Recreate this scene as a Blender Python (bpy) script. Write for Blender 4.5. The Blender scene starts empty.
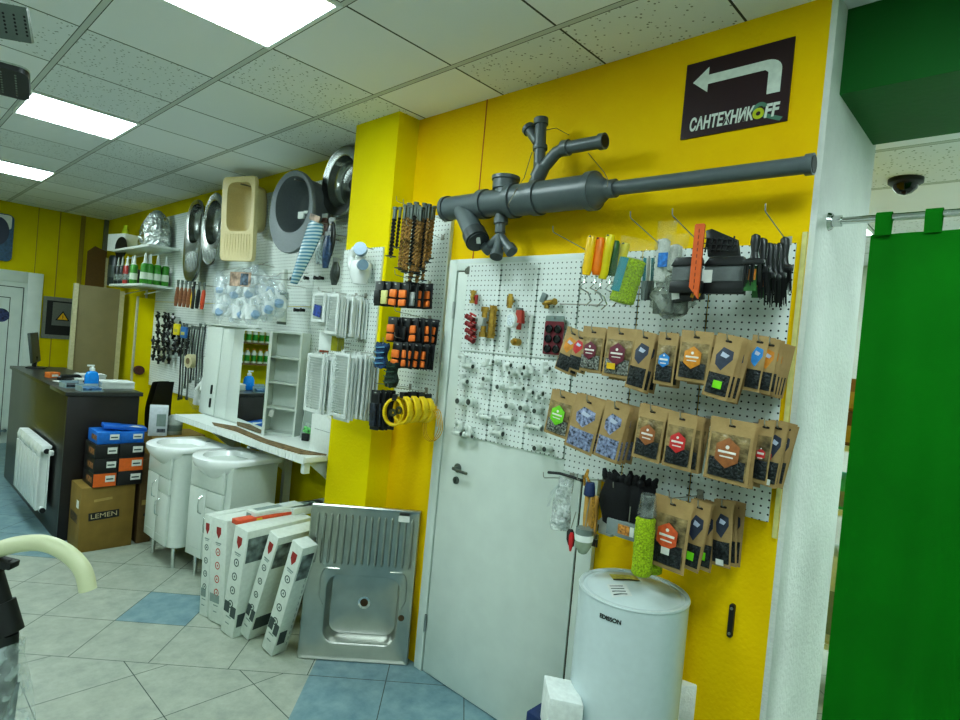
import bpy, bmesh, math, random
from math import sin, cos, pi, radians, hypot, sqrt
from mathutils import Vector, Matrix, Euler
random.seed(7)
scn = bpy.context.scene
COL = scn.collection

# ------------------------------------------------------------------ camera
CAM = Vector((-1.25976, -2.70071, 1.75623)); FPX = 595.16
YAW, PIT, ROL = .81325, -.01955, .09098
_f = Vector((sin(YAW)*cos(PIT), cos(YAW)*cos(PIT), sin(PIT)))
_r = Vector((cos(YAW), -sin(YAW), 0)); _u = _r.cross(_f)
_r2 = cos(ROL)*_r + sin(ROL)*_u; _u2 = -sin(ROL)*_r + cos(ROL)*_u
cd = bpy.data.cameras.new('camera'); cam = bpy.data.objects.new('camera', cd); COL.objects.link(cam)
cd.sensor_width = 36; cd.lens = FPX*36/960; cd.clip_start = .05; cd.clip_end = 60
m = Matrix((_r2, _u2, -_f)).transposed().to_4x4(); m.translation = CAM
cam.matrix_world = m; scn.camera = cam

def at(u, v, x=None, y=None, z=None, d=None):
    """photo pixel -> point on the world plane x=, y= or z= (surveying aid)"""
    R = _r2*((u-480)/FPX) - _u2*((v-360)/FPX) + _f
    if x is not None: t = (x-CAM.x)/R.x
    elif y is not None: t = (y-CAM.y)/R.y
    elif z is not None: t = (z-CAM.z)/R.z
    else: t = d
    return CAM + R*t

W = .954        # face of the door wall
XF = 1.11       # face of the far wall
PX = .805       # face of the pilaster
CEIL = 3.05
BACK = 6.85

# ------------------------------------------------------------------ materials
def lin(c):
    return tuple(((x/255/12.92) if x/255 <= .04045 else ((x/255+.055)/1.055)**2.4) for x in c)
_mc = {}
def M(name, rgb, rough=.5, metal=0, var=.06, scale=40, bump=0, bscale=200, spec=.5, emit=0, alpha=1, trans=0):
    if name in _mc: return _mc[name]
    mt = bpy.data.materials.new(name); mt.use_nodes = True
    nt = mt.node_tree; b = nt.nodes['Principled BSDF']
    c = lin(rgb)
    b.inputs['Roughness'].default_value = rough; b.inputs['Metallic'].default_value = metal
    b.inputs['Specular IOR Level'].default_value = spec
    tc = nt.nodes.new('ShaderNodeTexCoord')
    nz = nt.nodes.new('ShaderNodeTexNoise'); nz.inputs['Scale'].default_value = scale; nz.inputs['Detail'].default_value = 3
    nt.links.new(tc.outputs['Object'], nz.inputs['Vector'])
    rp = nt.nodes.new('ShaderNodeValToRGB')
    rp.color_ramp.elements[0].position = .3; rp.color_ramp.elements[1].position = .7
    rp.color_ramp.elements[0].color = tuple(x*(1-var*2) for x in c)+(1,)
    rp.color_ramp.elements[1].color = tuple(min(1, x*(1+var)) for x in c)+(1,)
    nt.links.new(nz.outputs['Fac'], rp.inputs['Fac'])
    nt.links.new(rp.outputs['Color'], b.inputs['Base Color'])
    if bump:
        n2 = nt.nodes.new('ShaderNodeTexNoise'); n2.inputs['Scale'].default_value = bscale; n2.inputs['Detail'].default_value = 4
        nt.links.new(tc.outputs['Object'], n2.inputs['Vector'])
        bp = nt.nodes.new('ShaderNodeBump'); bp.inputs['Strength'].default_value = bump; bp.inputs['Distance'].default_value = .01
        nt.links.new(n2.outputs['Fac'], bp.inputs['Height']); nt.links.new(bp.outputs['Normal'], b.inputs['Normal'])
    if emit:
        nt.links.new(rp.outputs['Color'], b.inputs['Emission Color']); b.inputs['Emission Strength'].default_value = emit
    if trans: b.inputs['Transmission Weight'].default_value = trans
    _mc[name] = mt
    return mt

def film(name, rgb=(225, 235, 235), opac=.2, bump=.35, bscale=28):
    """thin clear plastic: mostly see-through with glossy creases"""
    if name in _mc: return _mc[name]
    mt = bpy.data.materials.new(name); mt.use_nodes = True; nt = mt.node_tree
    b = nt.nodes['Principled BSDF']; b.inputs['Base Color'].default_value = lin(rgb)+(1,)
    b.inputs['Roughness'].default_value = .12
    tc = nt.nodes.new('ShaderNodeTexCoord'); nz = nt.nodes.new('ShaderNodeTexNoise')
    nz.inputs['Scale'].default_value = bscale; nz.inputs['Detail'].default_value = 2
    nt.links.new(tc.outputs['Object'], nz.inputs['Vector'])
    bp = nt.nodes.new('ShaderNodeBump'); bp.inputs['Strength'].default_value = bump; bp.inputs['Distance'].default_value = .02
    nt.links.new(nz.outputs['Fac'], bp.inputs['Height']); nt.links.new(bp.outputs['Normal'], b.inputs['Normal'])
    tr = nt.nodes.new('ShaderNodeBsdfTransparent'); mx = nt.nodes.new('ShaderNodeMixShader')
    mr = nt.nodes.new('ShaderNodeMapRange'); mr.inputs['From Min'].default_value = .35; mr.inputs['From Max'].default_value = .7
    mr.inputs['To Min'].default_value = opac*.35; mr.inputs['To Max'].default_value = min(1, opac*1.3)
    nt.links.new(nz.outputs['Fac'], mr.inputs['Value']); nt.links.new(mr.outputs['Result'], mx.inputs['Fac'])
    nt.links.new(tr.outputs[0], mx.inputs[1]); nt.links.new(b.outputs[0], mx.inputs[2])
    nt.links.new(mx.outputs[0], nt.nodes['Material Output'].inputs['Surface'])
    _mc[name] = mt
    return mt

def math_node(nt, op, a, b=None, c=None):
    n = nt.nodes.new('ShaderNodeMath'); n.operation = op
    for i, v in enumerate((a, b, c)):
        if v is None: continue
        if isinstance(v, (int, float)): n.inputs[i].default_value = v
        else: nt.links.new(v, n.inputs[i])
    return n.outputs[0]
def mixc(nt, fac, a, b):
    n = nt.nodes.new('ShaderNodeMix'); n.data_type = 'RGBA'
    if isinstance(fac, (int, float)): n.inputs[0].default_value = fac
    else: nt.links.new(fac, n.inputs[0])
    for i, v in ((6, a), (7, b)):
        if isinstance(v, tuple): n.inputs[i].default_value = v
        else: nt.links.new(v, n.inputs[i])
    return n.outputs[2]
def C4(rgb): return lin(rgb)+(1,)

def pegboard_mat(name='pegboard', rgb=(226, 234, 228), pitch=.025, r=.0035):
    if name in _mc: return _mc[name]
    mt = bpy.data.materials.new(name); mt.use_nodes = True; nt = mt.node_tree; b = nt.nodes['Principled BSDF']
    tc = nt.nodes.new('ShaderNodeTexCoord'); sp = nt.nodes.new('ShaderNodeSeparateXYZ')
    nt.links.new(tc.outputs['Object'], sp.inputs[0])
    fx = math_node(nt, 'SUBTRACT', math_node(nt, 'FRACT', math_node(nt, 'DIVIDE', sp.outputs[0], pitch)), .5)
    fz = math_node(nt, 'SUBTRACT', math_node(nt, 'FRACT', math_node(nt, 'DIVIDE', sp.outputs[2], pitch)), .5)
    rr = math_node(nt, 'ADD', math_node(nt, 'MULTIPLY', fx, fx), math_node(nt, 'MULTIPLY', fz, fz))
    hole = math_node(nt, 'LESS_THAN', rr, (r/pitch)**2)
    nz = nt.nodes.new('ShaderNodeTexNoise'); nz.inputs['Scale'].default_value = 6
    nt.links.new(tc.outputs['Object'], nz.inputs['Vector'])
    base = mixc(nt, nz.outputs['Fac'], C4(rgb), C4(tuple(int(x*.94) for x in rgb)))
    nt.links.new(mixc(nt, hole, base, C4((22, 26, 24))), b.inputs['Base Color'])
    b.inputs['Roughness'].default_value = .35
    _mc[name] = mt; return mt

def plaster_mat(name, rgb, bump=.5, bscale=90, stain=None, rough=.6, spec=.3):
    """painted plaster: fine orange-peel relief, broad tone drift"""
    if name in _mc: return _mc[name]
    mt = bpy.data.materials.new(name); mt.use_nodes = True; nt = mt.node_tree; b = nt.nodes['Principled BSDF']
    tc = nt.nodes.new('ShaderNodeTexCoord')
    n1 = nt.nodes.new('ShaderNodeTexNoise'); n1.inputs['Scale'].default_value = 2.2; n1.inputs['Detail'].default_value = 5
    n2 = nt.nodes.new('ShaderNodeTexNoise'); n2.inputs['Scale'].default_value = bscale; n2.inputs['Detail'].default_value = 3
    for n in (n1, n2): nt.links.new(tc.outputs['Object'], n.inputs['Vector'])
    c2 = stain or tuple(int(x*.88) for x in rgb)
    mr = nt.nodes.new('ShaderNodeMapRange'); mr.inputs['From Min'].default_value = .35; mr.inputs['From Max'].default_value = .7
    nt.links.new(n1.outputs['Fac'], mr.inputs['Value'])
    nt.links.new(mixc(nt, mr.outputs[0], C4(rgb), C4(c2)), b.inputs['Base Color'])
    bp = nt.nodes.new('ShaderNodeBump'); bp.inputs['Strength'].default_value = bump; bp.inputs['Distance'].default_value = .006
    nt.links.new(n2.outputs['Fac'], bp.inputs['Height']); nt.links.new(bp.outputs['Normal'], b.inputs['Normal'])
    b.inputs['Roughness'].default_value = rough; b.inputs['Specular IOR Level'].default_value = spec
    _mc[name] = mt; return mt

def ceiling_mat():
    mt = bpy.data.materials.new('ceiling_tiles'); mt.use_nodes = True; nt = mt.node_tree; b = nt.nodes['Principled BSDF']
    tc = nt.nodes.new('ShaderNodeTexCoord'); sp = nt.nodes.new('ShaderNodeSeparateXYZ'); nt.links.new(tc.outputs['Object'], sp.inputs[0])
    gx = math_node(nt, 'DIVIDE', sp.outputs[0], .6); gy = math_node(nt, 'DIVIDE', sp.outputs[1], .6)
    ax = math_node(nt, 'ABSOLUTE', math_node(nt, 'SUBTRACT', math_node(nt, 'FRACT', math_node(nt, 'ADD', gx, .5)), .5))
    ay = math_node(nt, 'ABSOLUTE', math_node(nt, 'SUBTRACT', math_node(nt, 'FRACT', math_node(nt, 'ADD', gy, .5)), .5))
    runner = math_node(nt, 'LESS_THAN', ax, .021)
    edge = math_node(nt, 'SUBTRACT', math_node(nt, 'LESS_THAN', ax, .027), runner)
    seam = math_node(nt, 'MULTIPLY', math_node(nt, 'LESS_THAN', ay, .008), math_node(nt, 'SUBTRACT', 1, runner))
    dark = math_node(nt, 'MAXIMUM', seam, edge)
    cb = nt.nodes.new('ShaderNodeCombineXYZ')
    nt.links.new(math_node(nt, 'FLOOR', gx), cb.inputs[0]); nt.links.new(math_node(nt, 'FLOOR', gy), cb.inputs[1])
    wn = nt.nodes.new('ShaderNodeTexWhiteNoise'); nt.links.new(cb.outputs[0], wn.inputs['Vector'])
    perf = math_node(nt, 'GREATER_THAN', wn.outputs['Value'], .5)
    vo = nt.nodes.new('ShaderNodeTexVoronoi'); vo.inputs['Scale'].default_value = 42; nt.links.new(tc.outputs['Object'], vo.inputs['Vector'])
    spk = math_node(nt, 'MULTIPLY', math_node(nt, 'LESS_THAN', vo.outputs['Distance'], .2), perf)
    tone = mixc(nt, wn.outputs['Value'], C4((236, 240, 242)), C4((220, 226, 228)))
    c = mixc(nt, math_node(nt, 'MULTIPLY', spk, .75), tone, C4((96, 102, 98)))
    c = mixc(nt, runner, c, C4((196, 202, 200)))
    c = mixc(nt, dark, c, C4((60, 66, 62)))
    nt.links.new(c, b.inputs['Base Color']); b.inputs['Roughness'].default_value = .8
    bp = nt.nodes.new('ShaderNodeBump'); bp.inputs['Strength'].default_value = .4; bp.inputs['Distance'].default_value = .004
    nt.links.new(math_node(nt, 'SUBTRACT', 1, math_node(nt, 'MAXIMUM', dark, spk)), bp.inputs['Height'])
    nt.links.new(bp.outputs['Normal'], b.inputs['Normal'])
    return mt

def floor_mat():
    """grey-green stone tiles on the diagonal, square-set field by the camera, some blue tiles"""
    mt = bpy.data.materials.new('floor_tiles'); mt.use_nodes = True; nt = mt.node_tree; b = nt.nodes['Principled BSDF']
    tc = nt.nodes.new('ShaderNodeTexCoord'); sp = nt.nodes.new('ShaderNodeSeparateXYZ'); nt.links.new(tc.outputs['Object'], sp.inputs[0])
    x, y = sp.outputs[0], sp.outputs[1]
    q = 1/sqrt(2); T = .405
    s = math_node(nt, 'MULTIPLY', math_node(nt, 'SUBTRACT', x, y), q)
    t = math_node(nt, 'MULTIPLY', math_node(nt, 'ADD', x, y), q)
    def cell(v, off, size):
        g = math_node(nt, 'DIVIDE', math_node(nt, 'SUBTRACT', v, off), size)
        a = math_node(nt, 'ABSOLUTE', math_node(nt, 'SUBTRACT', math_node(nt, 'FRACT', math_node(nt, 'ADD', g, .5)), .5))
        return math_node(nt, 'FLOOR', g), math_node(nt, 'MULTIPLY', a, size)
    si, sa = cell(s, -.85, T); ti, ta = cell(t, .25, T)
    xi, xa = cell(x, -.225, .415); yi, ya = cell(y, .42, .415)
    upper = math_node(nt, 'GREATER_THAN', t, .25)
    bluezone = math_node(nt, 'MULTIPLY', math_node(nt, 'GREATER_THAN', s, .375), math_node(nt, 'LESS_THAN', t, .655))
    bluezone = math_node(nt, 'MULTIPLY', bluezone, math_node(nt, 'GREATER_THAN', y, -1.0))
    diag = math_node(nt, 'MAXIMUM', upper, bluezone)
    da = math_node(nt, 'MINIMUM', sa, ta); dx = math_node(nt, 'MINIMUM', xa, ya)
    dist = math_node(nt, 'ADD', math_node(nt, 'MULTIPLY', diag, da), math_node(nt, 'MULTIPLY', math_node(nt, 'SUBTRACT', 1, diag), dx))
    dist = math_node(nt, 'MINIMUM', dist, math_node(nt, 'ABSOLUTE', math_node(nt, 'SUBTRACT', t, .25)))
    grout = math_node(nt, 'LESS_THAN', dist, .0022)
    b1 = math_node(nt, 'MULTIPLY', math_node(nt, 'COMPARE', ti, 1, .1), math_node(nt, 'COMPARE', si, 0, .1))
    # another blue field left of the counter
    b2 = math_node(nt, 'MULTIPLY', math_node(nt, 'LESS_THAN', s, -1.66), math_node(nt, 'GREATER_THAN', t, 1.465))
    blue = math_node(nt, 'MAXIMUM', math_node(nt, 'MAXIMUM', b1, b2), bluezone)
    cb = nt.nodes.new('ShaderNodeCombineXYZ')
    nt.links.new(math_node(nt, 'ADD', si, math_node(nt, 'MULTIPLY', xi, 3.3)), cb.inputs[0]); nt.links.new(math_node(nt, 'ADD', ti, math_node(nt, 'MULTIPLY', yi, 7.7)), cb.inputs[1])
    wn = nt.nodes.new('ShaderNodeTexWhiteNoise'); nt.links.new(cb.outputs[0], wn.inputs['Vector'])
    n1 = nt.nodes.new('ShaderNodeTexNoise'); n1.inputs['Scale'].default_value = 9; n1.inputs['Detail'].default_value = 8; n1.inputs['Roughness'].default_value = .7
    nt.links.new(tc.outputs['Object'], n1.inputs['Vector'])
    mr = nt.nodes.new('ShaderNodeMapRange'); mr.inputs['From Min'].default_value = .3; mr.inputs['From Max'].default_value = .7
    nt.links.new(n1.outputs['Fac'], mr.inputs['Value'])
    stone = mixc(nt, mr.outputs[0], C4((136, 143, 132)), C4((172, 178, 162)))
    stone = mixc(nt, math_node(nt, 'MULTIPLY', wn.outputs['Value'], .25), stone, C4((150, 154, 138)))
    bl = mixc(nt, mr.outputs[0], C4((92, 120, 130)), C4((130, 154, 158)))
    c = mixc(nt, blue, stone, bl)
    c = mixc(nt, grout, c, C4((52, 58, 54)))
    nt.links.new(c, b.inputs['Base Color'])
    b.inputs['Roughness'].default_value = .42; b.inputs['Specular IOR Level'].default_value = .35
    bp = nt.nodes.new('ShaderNodeBump'); bp.inputs['Strength'].default_value = .3; bp.inputs['Distance'].default_value = .003
    nt.links.new(math_node(nt, 'SUBTRACT', 1, grout), bp.inputs['Height']); nt.links.new(bp.outputs['Normal'], b.inputs['Normal'])
    return mt

# ------------------------------------------------------------------ mesh builder
class MB:
    def __init__(s): s.v = []; s.f = []
    def add(s, vs, fs):
        o = len(s.v); s.v += [Vector(p) for p in vs]; s.f += [tuple(i+o for i in f) for f in fs]; return s
    def box(s, c, d, rot=None):
        hx, hy, hz = d[0]/2, d[1]/2, d[2]/2
        vs = [Vector((x, y, z)) for x in (-hx, hx) for y in (-hy, hy) for z in (-hz, hz)]
        if rot is not None:
            R = Euler(rot).to_matrix(); vs = [R @ p for p in vs]
        c = Vector(c)
        return s.add([p+c for p in vs], [(0, 1, 3, 2), (4, 6, 7, 5), (0, 4, 5, 1), (2, 3, 7, 6), (0, 2, 6, 4), (1, 5, 7, 3)])
    def b2(s, x0, x1, y0, y1, z0, z1): return s.box(((x0+x1)/2, (y0+y1)/2, (z0+z1)/2), (abs(x1-x0), abs(y1-y0), abs(z1-z0)))
    def cyl(s, p0, p1, r0, r1=None, n=16, caps=True):
        p0, p1 = Vector(p0), Vector(p1); r1 = r0 if r1 is None else r1
        d = (p1-p0).normalized(); a = d.orthogonal().normalized(); b = d.cross(a)
        vs = [p0+(a*cos(2*pi*i/n)+b*sin(2*pi*i/n))*r0 for i in range(n)]+[p1+(a*cos(2*pi*i/n)+b*sin(2*pi*i/n))*r1 for i in range(n)]
        fs = [(i, (i+1) % n, n+(i+1) % n, n+i) for i in range(n)]
        if caps: fs += [tuple(range(n-1, -1, -1)), tuple(range(n, 2*n))]
        return s.add(vs, fs)
    def tube(s, path, r, n=8, caps=True):
        P = [Vector(p) for p in path]; k = len(P); vs = []; a = None
        for i, p in enumerate(P):
            t = (P[min(i+1, k-1)]-P[max(i-1, 0)]).normalized()
            a = t.orthogonal().normalized() if a is None else (a-t*a.dot(t)).normalized()
            b = t.cross(a); rr = r[i] if isinstance(r, (list, tuple)) else r
            vs += [p+(a*cos(2*pi*j/n)+b*sin(2*pi*j/n))*rr for j in range(n)]
        fs = [(i*n+j, i*n+(j+1) % n, (i+1)*n+(j+1) % n, (i+1)*n+j) for i in range(k-1) for j in range(n)]
        if caps: fs += [tuple(range(n-1, -1, -1)), tuple(range((k-1)*n, k*n))]
        return s.add(vs, fs)
    def lathe(s, prof, n=24, c=(0, 0, 0), sx=1, sy=1, caps=True):
        c = Vector(c); k = len(prof)
        vs = [c+Vector((r*cos(2*pi*j/n)*sx, r*sin(2*pi*j/n)*sy, z)) for r, z in prof for j in range(n)]
        fs = [(i*n+j, i*n+(j+1) % n, (i+1)*n+(j+1) % n, (i+1)*n+j) for i in range(k-1) for j in range(n)]
        if caps and prof[0][0] > 1e-6: fs.append(tuple(range(n-1, -1, -1)))
        if caps and prof[-1][0] > 1e-6: fs.append(tuple(range((k-1)*n, k*n)))
        return s.add(vs, fs)
    def prism(s, poly, y0, y1):
        """polygon in the xz plane, extruded along y"""
        n = len(poly)
        vs = [(x, y0, z) for x, z in poly]+[(x, y1, z) for x, z in poly]
        return s.add(vs, [tuple(range(n)), tuple(range(2*n-1, n-1, -1))]+[(i, n+i, n+(i+1) % n, (i+1) % n) for i in range(n)])
    def zprism(s, poly, z0, z1):
        n = len(poly)
        vs = [(x, y, z0) for x, y in poly]+[(x, y, z1) for x, y in poly]
        return s.add(vs, [tuple(range(n-1, -1, -1)), tuple(range(n, 2*n))]+[(i, (i+1) % n, n+(i+1) % n, n+i) for i in range(n)])
    def ball(s, c, r, d=(1, 1, 1), n=12):
        prof = [(max(sin(pi*i/8), 0)*r, -cos(pi*i/8)*r*d[2]) for i in range(9)]
        prof[0] = (1e-7, prof[0][1]); prof[-1] = (1e-7, prof[-1][1])
        return s.lathe(prof, n, c, d[0], d[1])
    def surf(s, fn, nu, nv, cu=False, cv=False):
        vs = [fn(i/(nu if cu else nu-1), j/(nv if cv else nv-1)) for i in range(nu) for j in range(nv)]
        fs = [(i*nv+j, ((i+1) % nu)*nv+j, ((i+1) % nu)*nv+(j+1) % nv, i*nv+(j+1) % nv)
              for i in range(nu if cu else nu-1) for j in range(nv if cv else nv-1)]
        return s.add(vs, fs)
    def loops(s, rings, close=False, caps=(True, True)):
        """skin a list of equal-length closed rings"""
        n = len(rings[0]); k = len(rings)
        vs = [p for r in rings for p in r]
        fs = [(i*n+j, i*n+(j+1) % n, (i+1)*n+(j+1) % n, (i+1)*n+j) for i in range(k-1) for j in range(n)]
        if caps[0]: fs.append(tuple(range(n-1, -1, -1)))
        if caps[1]: fs.append(tuple(range((k-1)*n, k*n)))
        return s.add(vs, fs)
    def build(s, name, mat, parent=None, bevel=0, seg=2, label=None, sharp=35, kind=None, flat=False):
        me = bpy.data.meshes.new(name); me.from_pydata(s.v, [], s.f)
        bm = bmesh.new(); bm.from_mesh(me)
        bmesh.ops.recalc_face_normals(bm, faces=bm.faces)
        if bevel:
            es = [e for e in bm.edges if len(e.link_faces) == 2 and e.calc_face_angle(0) > radians(30)]
            bmesh.ops.bevel(bm, geom=es, offset=bevel, segments=seg, affect='EDGES', profile=.5, clamp_overlap=True)
        bm.to_mesh(me); bm.free()
        if not flat:
            me.polygons.foreach_set('use_smooth', [True]*len(me.polygons))
            me.set_sharp_from_angle(angle=radians(sharp))
        me.materials.append(mat)
        o = bpy.data.objects.new(name, me); COL.objects.link(o)
        if parent is not None: o.parent = parent
        if label: o['label'] = label
        if kind: o['kind'] = kind
        return o

def rrect(w, h, r, n=5, cx=0, cz=0):
    pts = []
    for (sx, sz, a0) in ((1, 1, 0), (-1, 1, 90), (-1, -1, 180), (1, -1, 270)):
        for i in range(n):
            a = radians(a0+90*i/(n-1)); pts.append((cx+sx*(w/2-r)+r*cos(a), cz+sz*(h/2-r)+r*sin(a)))
    return pts

def thing(name, label, cat, loc=(0, 0, 0), rz=0, group=None, rx=0, ry=0):
    o = bpy.data.objects.new(name, None); COL.objects.link(o); o.empty_display_size = .05
    o.location = loc; o.rotation_euler = (radians(rx), radians(ry), radians(rz))
    tag(o, label, cat, group); return o
def tag(o, label, cat, group=None, kind=None):
    if label: o['label'] = label
    if cat: o['category'] = cat
    if group: o['group'] = group
    if kind: o['kind'] = kind
    return o
def struct(name, mb, mat, **k):
    o = mb.build(name, mat, **k); o['kind'] = 'structure'; return o
def dup(root, loc=None, rz=None, label=None, group=None, rx=None, ry=None):
    r = root.copy(); COL.objects.link(r)
    if loc is not None: r.location = loc
    e = r.rotation_euler
    if rz is not None: e.z = radians(rz)
    if rx is not None: e.x = radians(rx)
    if ry is not None: e.y = radians(ry)
    if label: r['label'] = label
    if group: r['group'] = group
    for ch in list(root.children):
        c = ch.copy(); COL.objects.link(c); c.parent = r
        for g in list(ch.children):
            d = g.copy(); COL.objects.link(d); d.parent = c
    return r
def text_part(name, s, size, mat, parent, loc, rot=(90, 0, 0), width=None, ext=.0008, shear=0, bold=0):
    cu = bpy.data.curves.new(name, 'FONT'); cu.body = s; cu.size = size; cu.align_x = 'CENTER'; cu.align_y = 'CENTER'
    cu.extrude = ext; cu.shear = shear; cu.offset = bold
    to = bpy.data.objects.new(name+'_curve', cu); COL.objects.link(to)
    bpy.context.view_layer.update()
    me = bpy.data.meshes.new_from_object(to.evaluated_get(bpy.context.evaluated_depsgraph_get()))
    bpy.data.objects.remove(to); bpy.data.curves.remove(cu)
    if width:
        xs = [v.co.x for v in me.vertices]; k = width/(max(xs)-min(xs))
        for v in me.vertices: v.co.x *= k
    me.materials.clear(); me.materials.append(mat)
    o = bpy.data.objects.new(name, me); COL.objects.link(o); o.parent = parent
    o.location = loc; o.rotation_euler = tuple(radians(a) for a in rot)
    return o
ORD = ['first', 'second', 'third', 'fourth', 'fifth', 'sixth', 'seventh', 'eighth', 'ninth', 'tenth', 'eleventh', 'twelfth',
       'thirteenth', 'fourteenth', 'fifteenth', 'sixteenth', 'seventeenth', 'eighteenth']

# common materials
yellow = plaster_mat('yellow_paint', (240, 200, 0), .45, 70, (232, 184, 0), spec=.10)
yellow_p = plaster_mat('yellow_paint_lemon_cast', (236, 216, 0), .45, 70, (230, 206, 0), spec=.06)  # same yellow paint; local lemon cast of the light put into the colour
yellow_dk = plaster_mat('yellow_paint_far_cast', (212, 196, 0), .15, 30, (196, 178, 0), spec=.08)  # same yellow paint, toned darker and greener to follow the far-end light
white_plaster = plaster_mat('white_plaster', (216, 222, 214), .8, 60)
white = M('white_enamel', (228, 234, 230), .3, var=.02)
whitem = M('white_matte', (222, 228, 222), .55, var=.03)
offwhite = M('door_white', (206, 216, 207), .4, var=.03, scale=8)
white_gl = M('white_ceramic', (236, 240, 238), .12, var=.01)
dark = M('dark_plastic', (22, 24, 24), .45)
black = M('black_matte', (12, 13, 13), .6)
steel = M('brushed_steel', (178, 182, 180), .28, 1, var=.08, scale=18)
steel_d = M('dull_steel', (120, 126, 122), .35, 1, var=.1, scale=30)
chrome = M('chrome', (215, 218, 218), .12, 1, var=.02)
wire = M('hook_wire', (150, 148, 138), .4, .4)
brass = M('brass', (186, 150, 74), .35, .9, var=.15)
kraft = M('kraft_paper', (164, 134, 88), .6, var=.08, scale=25, bump=.15, bscale=60)
carton = M('carton_board', (132, 106, 46), .7, var=.06, scale=12)
gpipe = M('grey_pipe_plastic', (84, 92, 94), .38, var=.03)
peg = pegboard_mat()
clear = film('clear_bag', (170, 180, 178), .10, .4, 22)
LK = 2.5; LCOL = (.80, 1, 1.0, 1); VT = 'Standard'; LOOK = 'None'; EXPO = 0.0; GAM = 1.0
# ------------------------------------------------------------------ the room
fl = struct('floor', MB().b2(-5, 5, -6, BACK+.2, -.1, 0), floor_mat())
struct('ceiling', MB().b2(-5, 1.3, -6, BACK+.2, CEIL, CEIL+.1), ceiling_mat())
struct('wall_right', MB().b2(W, 1.68, -2.085, .06, 0, CEIL), yellow)
struct('wall_end', MB().b2(W-.002, 1.69, -2.105, -2.085, 0, CEIL), white_plaster)
struct('wall_pilaster', MB().b2(PX, 1.3, .05, .47, 0, CEIL), yellow_p)
struct('wall_right_far', MB().b2(XF, 1.3, .47, BACK, 0, CEIL), yellow_dk)
struct('wall_back', MB().b2(-5, 1.3, BACK, BACK+.2, 0, CEIL), yellow_dk)
struct('wall_left', MB().b2(-5.2, -5, -6, BACK+.2, 0, CEIL), white_plaster)  # this unseen wall and the next are white to bounce more light
struct('wall_front', MB().b2(-5, 5, -6.2, -6, 0, CEIL), white_plaster)
green_paint = plaster_mat('green_paint', (2, 96, 26), .15, 40, (2, 86, 22))
struct('wall_lintel', MB().b2(1.07, 1.64, -6, -2.105, 2.755, CEIL), green_paint)
struct('wall_side_room_far', MB().b2(4.8, 5, -6, .2, 0, CEIL), white_plaster)
struct('wall_side_room_back', MB().b2(1.68, 5, .06, .2, 0, CEIL), white_plaster)
struct('ceiling_side_room', MB().b2(1.64, 5, -6, .2, 2.78, 2.88), bpy.data.materials['ceiling_tiles'])
# seams and cover strips on the back wall
cream_strip = M('cream_strip', (150, 130, 20), .5)
for i, (u, w) in enumerate(((83, .05), (60, .012), (38, .008))):
    p = at(u, 225, y=BACK)
    struct('trim_%d' % (i+1), MB().b2(p.x-w/2, p.x+w/2, BACK-(.02 if w > .03 else .004), BACK, 0, CEIL), cream_strip)
struct('trim_4', MB().b2(XF-.05, XF, BACK-.05, BACK, 0, CEIL), M('grey_trunking', (120, 124, 112), .5))
p = at(482, 160, x=W)
struct('trim_5', MB().b2(W-.003, W, p.y-.003, p.y+.003, 2.2, CEIL), M('red_brown_seam', (180, 100, 10), .6))
struct('trim_6', MB().b2(W-.012, W, -2.083, -2.068, 1.2, 2.25), M('cream_edge', (214, 205, 130), .5))

# door on the door wall
door = thing('door_2', None, None, (W, -.86, 0), -90); door['kind'] = 'structure'
# local x right(-y), local y into wall ; leaf from y=-.41 to -1.305
fr = MB(); x0, x1 = -.515, .52
fr.b2(x0, x0+.06, -.028, 0, 0, 2.215).b2(x1-.075, x1, -.028, 0, 0, 2.215).b2(x0+.06, x1-.075, -.028, 0, 2.155, 2.215)
fr.build('door_frame', offwhite, door, bevel=.003)
MB().b2(x0+.06, x1-.075, -.012, -.001, 0, 2.155).build('door_gap', M('door_gap_shade', (72, 64, 46), .7), door)  # dark sheet paints the shade in the gap around the leaf
MB().b2(x0+.067, x1-.088, -.022, -.0125, .006, 2.149).build('door_leaf', offwhite, door, bevel=.002)
h = MB(); p = at(457, 468, x=W-.03); hx = -(p.y+.86); hz = p.z
h.lathe([(.024, 0), (.024, .006), (.02, .008)], 20)
for i, v in enumerate(h.v): h.v[i] = Vector((v.x+hx, -.022-v.z, v.y+hz))
h.cyl((hx, -.022, hz), (hx, -.06, hz), .009); h.tube([(hx, -.06, hz), (hx+.03, -.063, hz-.002), (hx+.1, -.06, hz-.006)], .008, 10)
h.build('handle', steel_d, door)
h = MB().cyl((hx-.004, -.022, hz-.065), (hx-.004, -.032, hz-.065), .02, .018).b2(hx-.006, hx-.002, -.04, -.03, hz-.08, hz-.06)
h.build('lock_escutcheon', steel_d, door)
h = MB()
for z in (.22, 1.9): h.cyl((x0+.064, -.03, z), (x0+.064, -.03, z+.09), .007)
h.build('hinge', steel, door)

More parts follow.
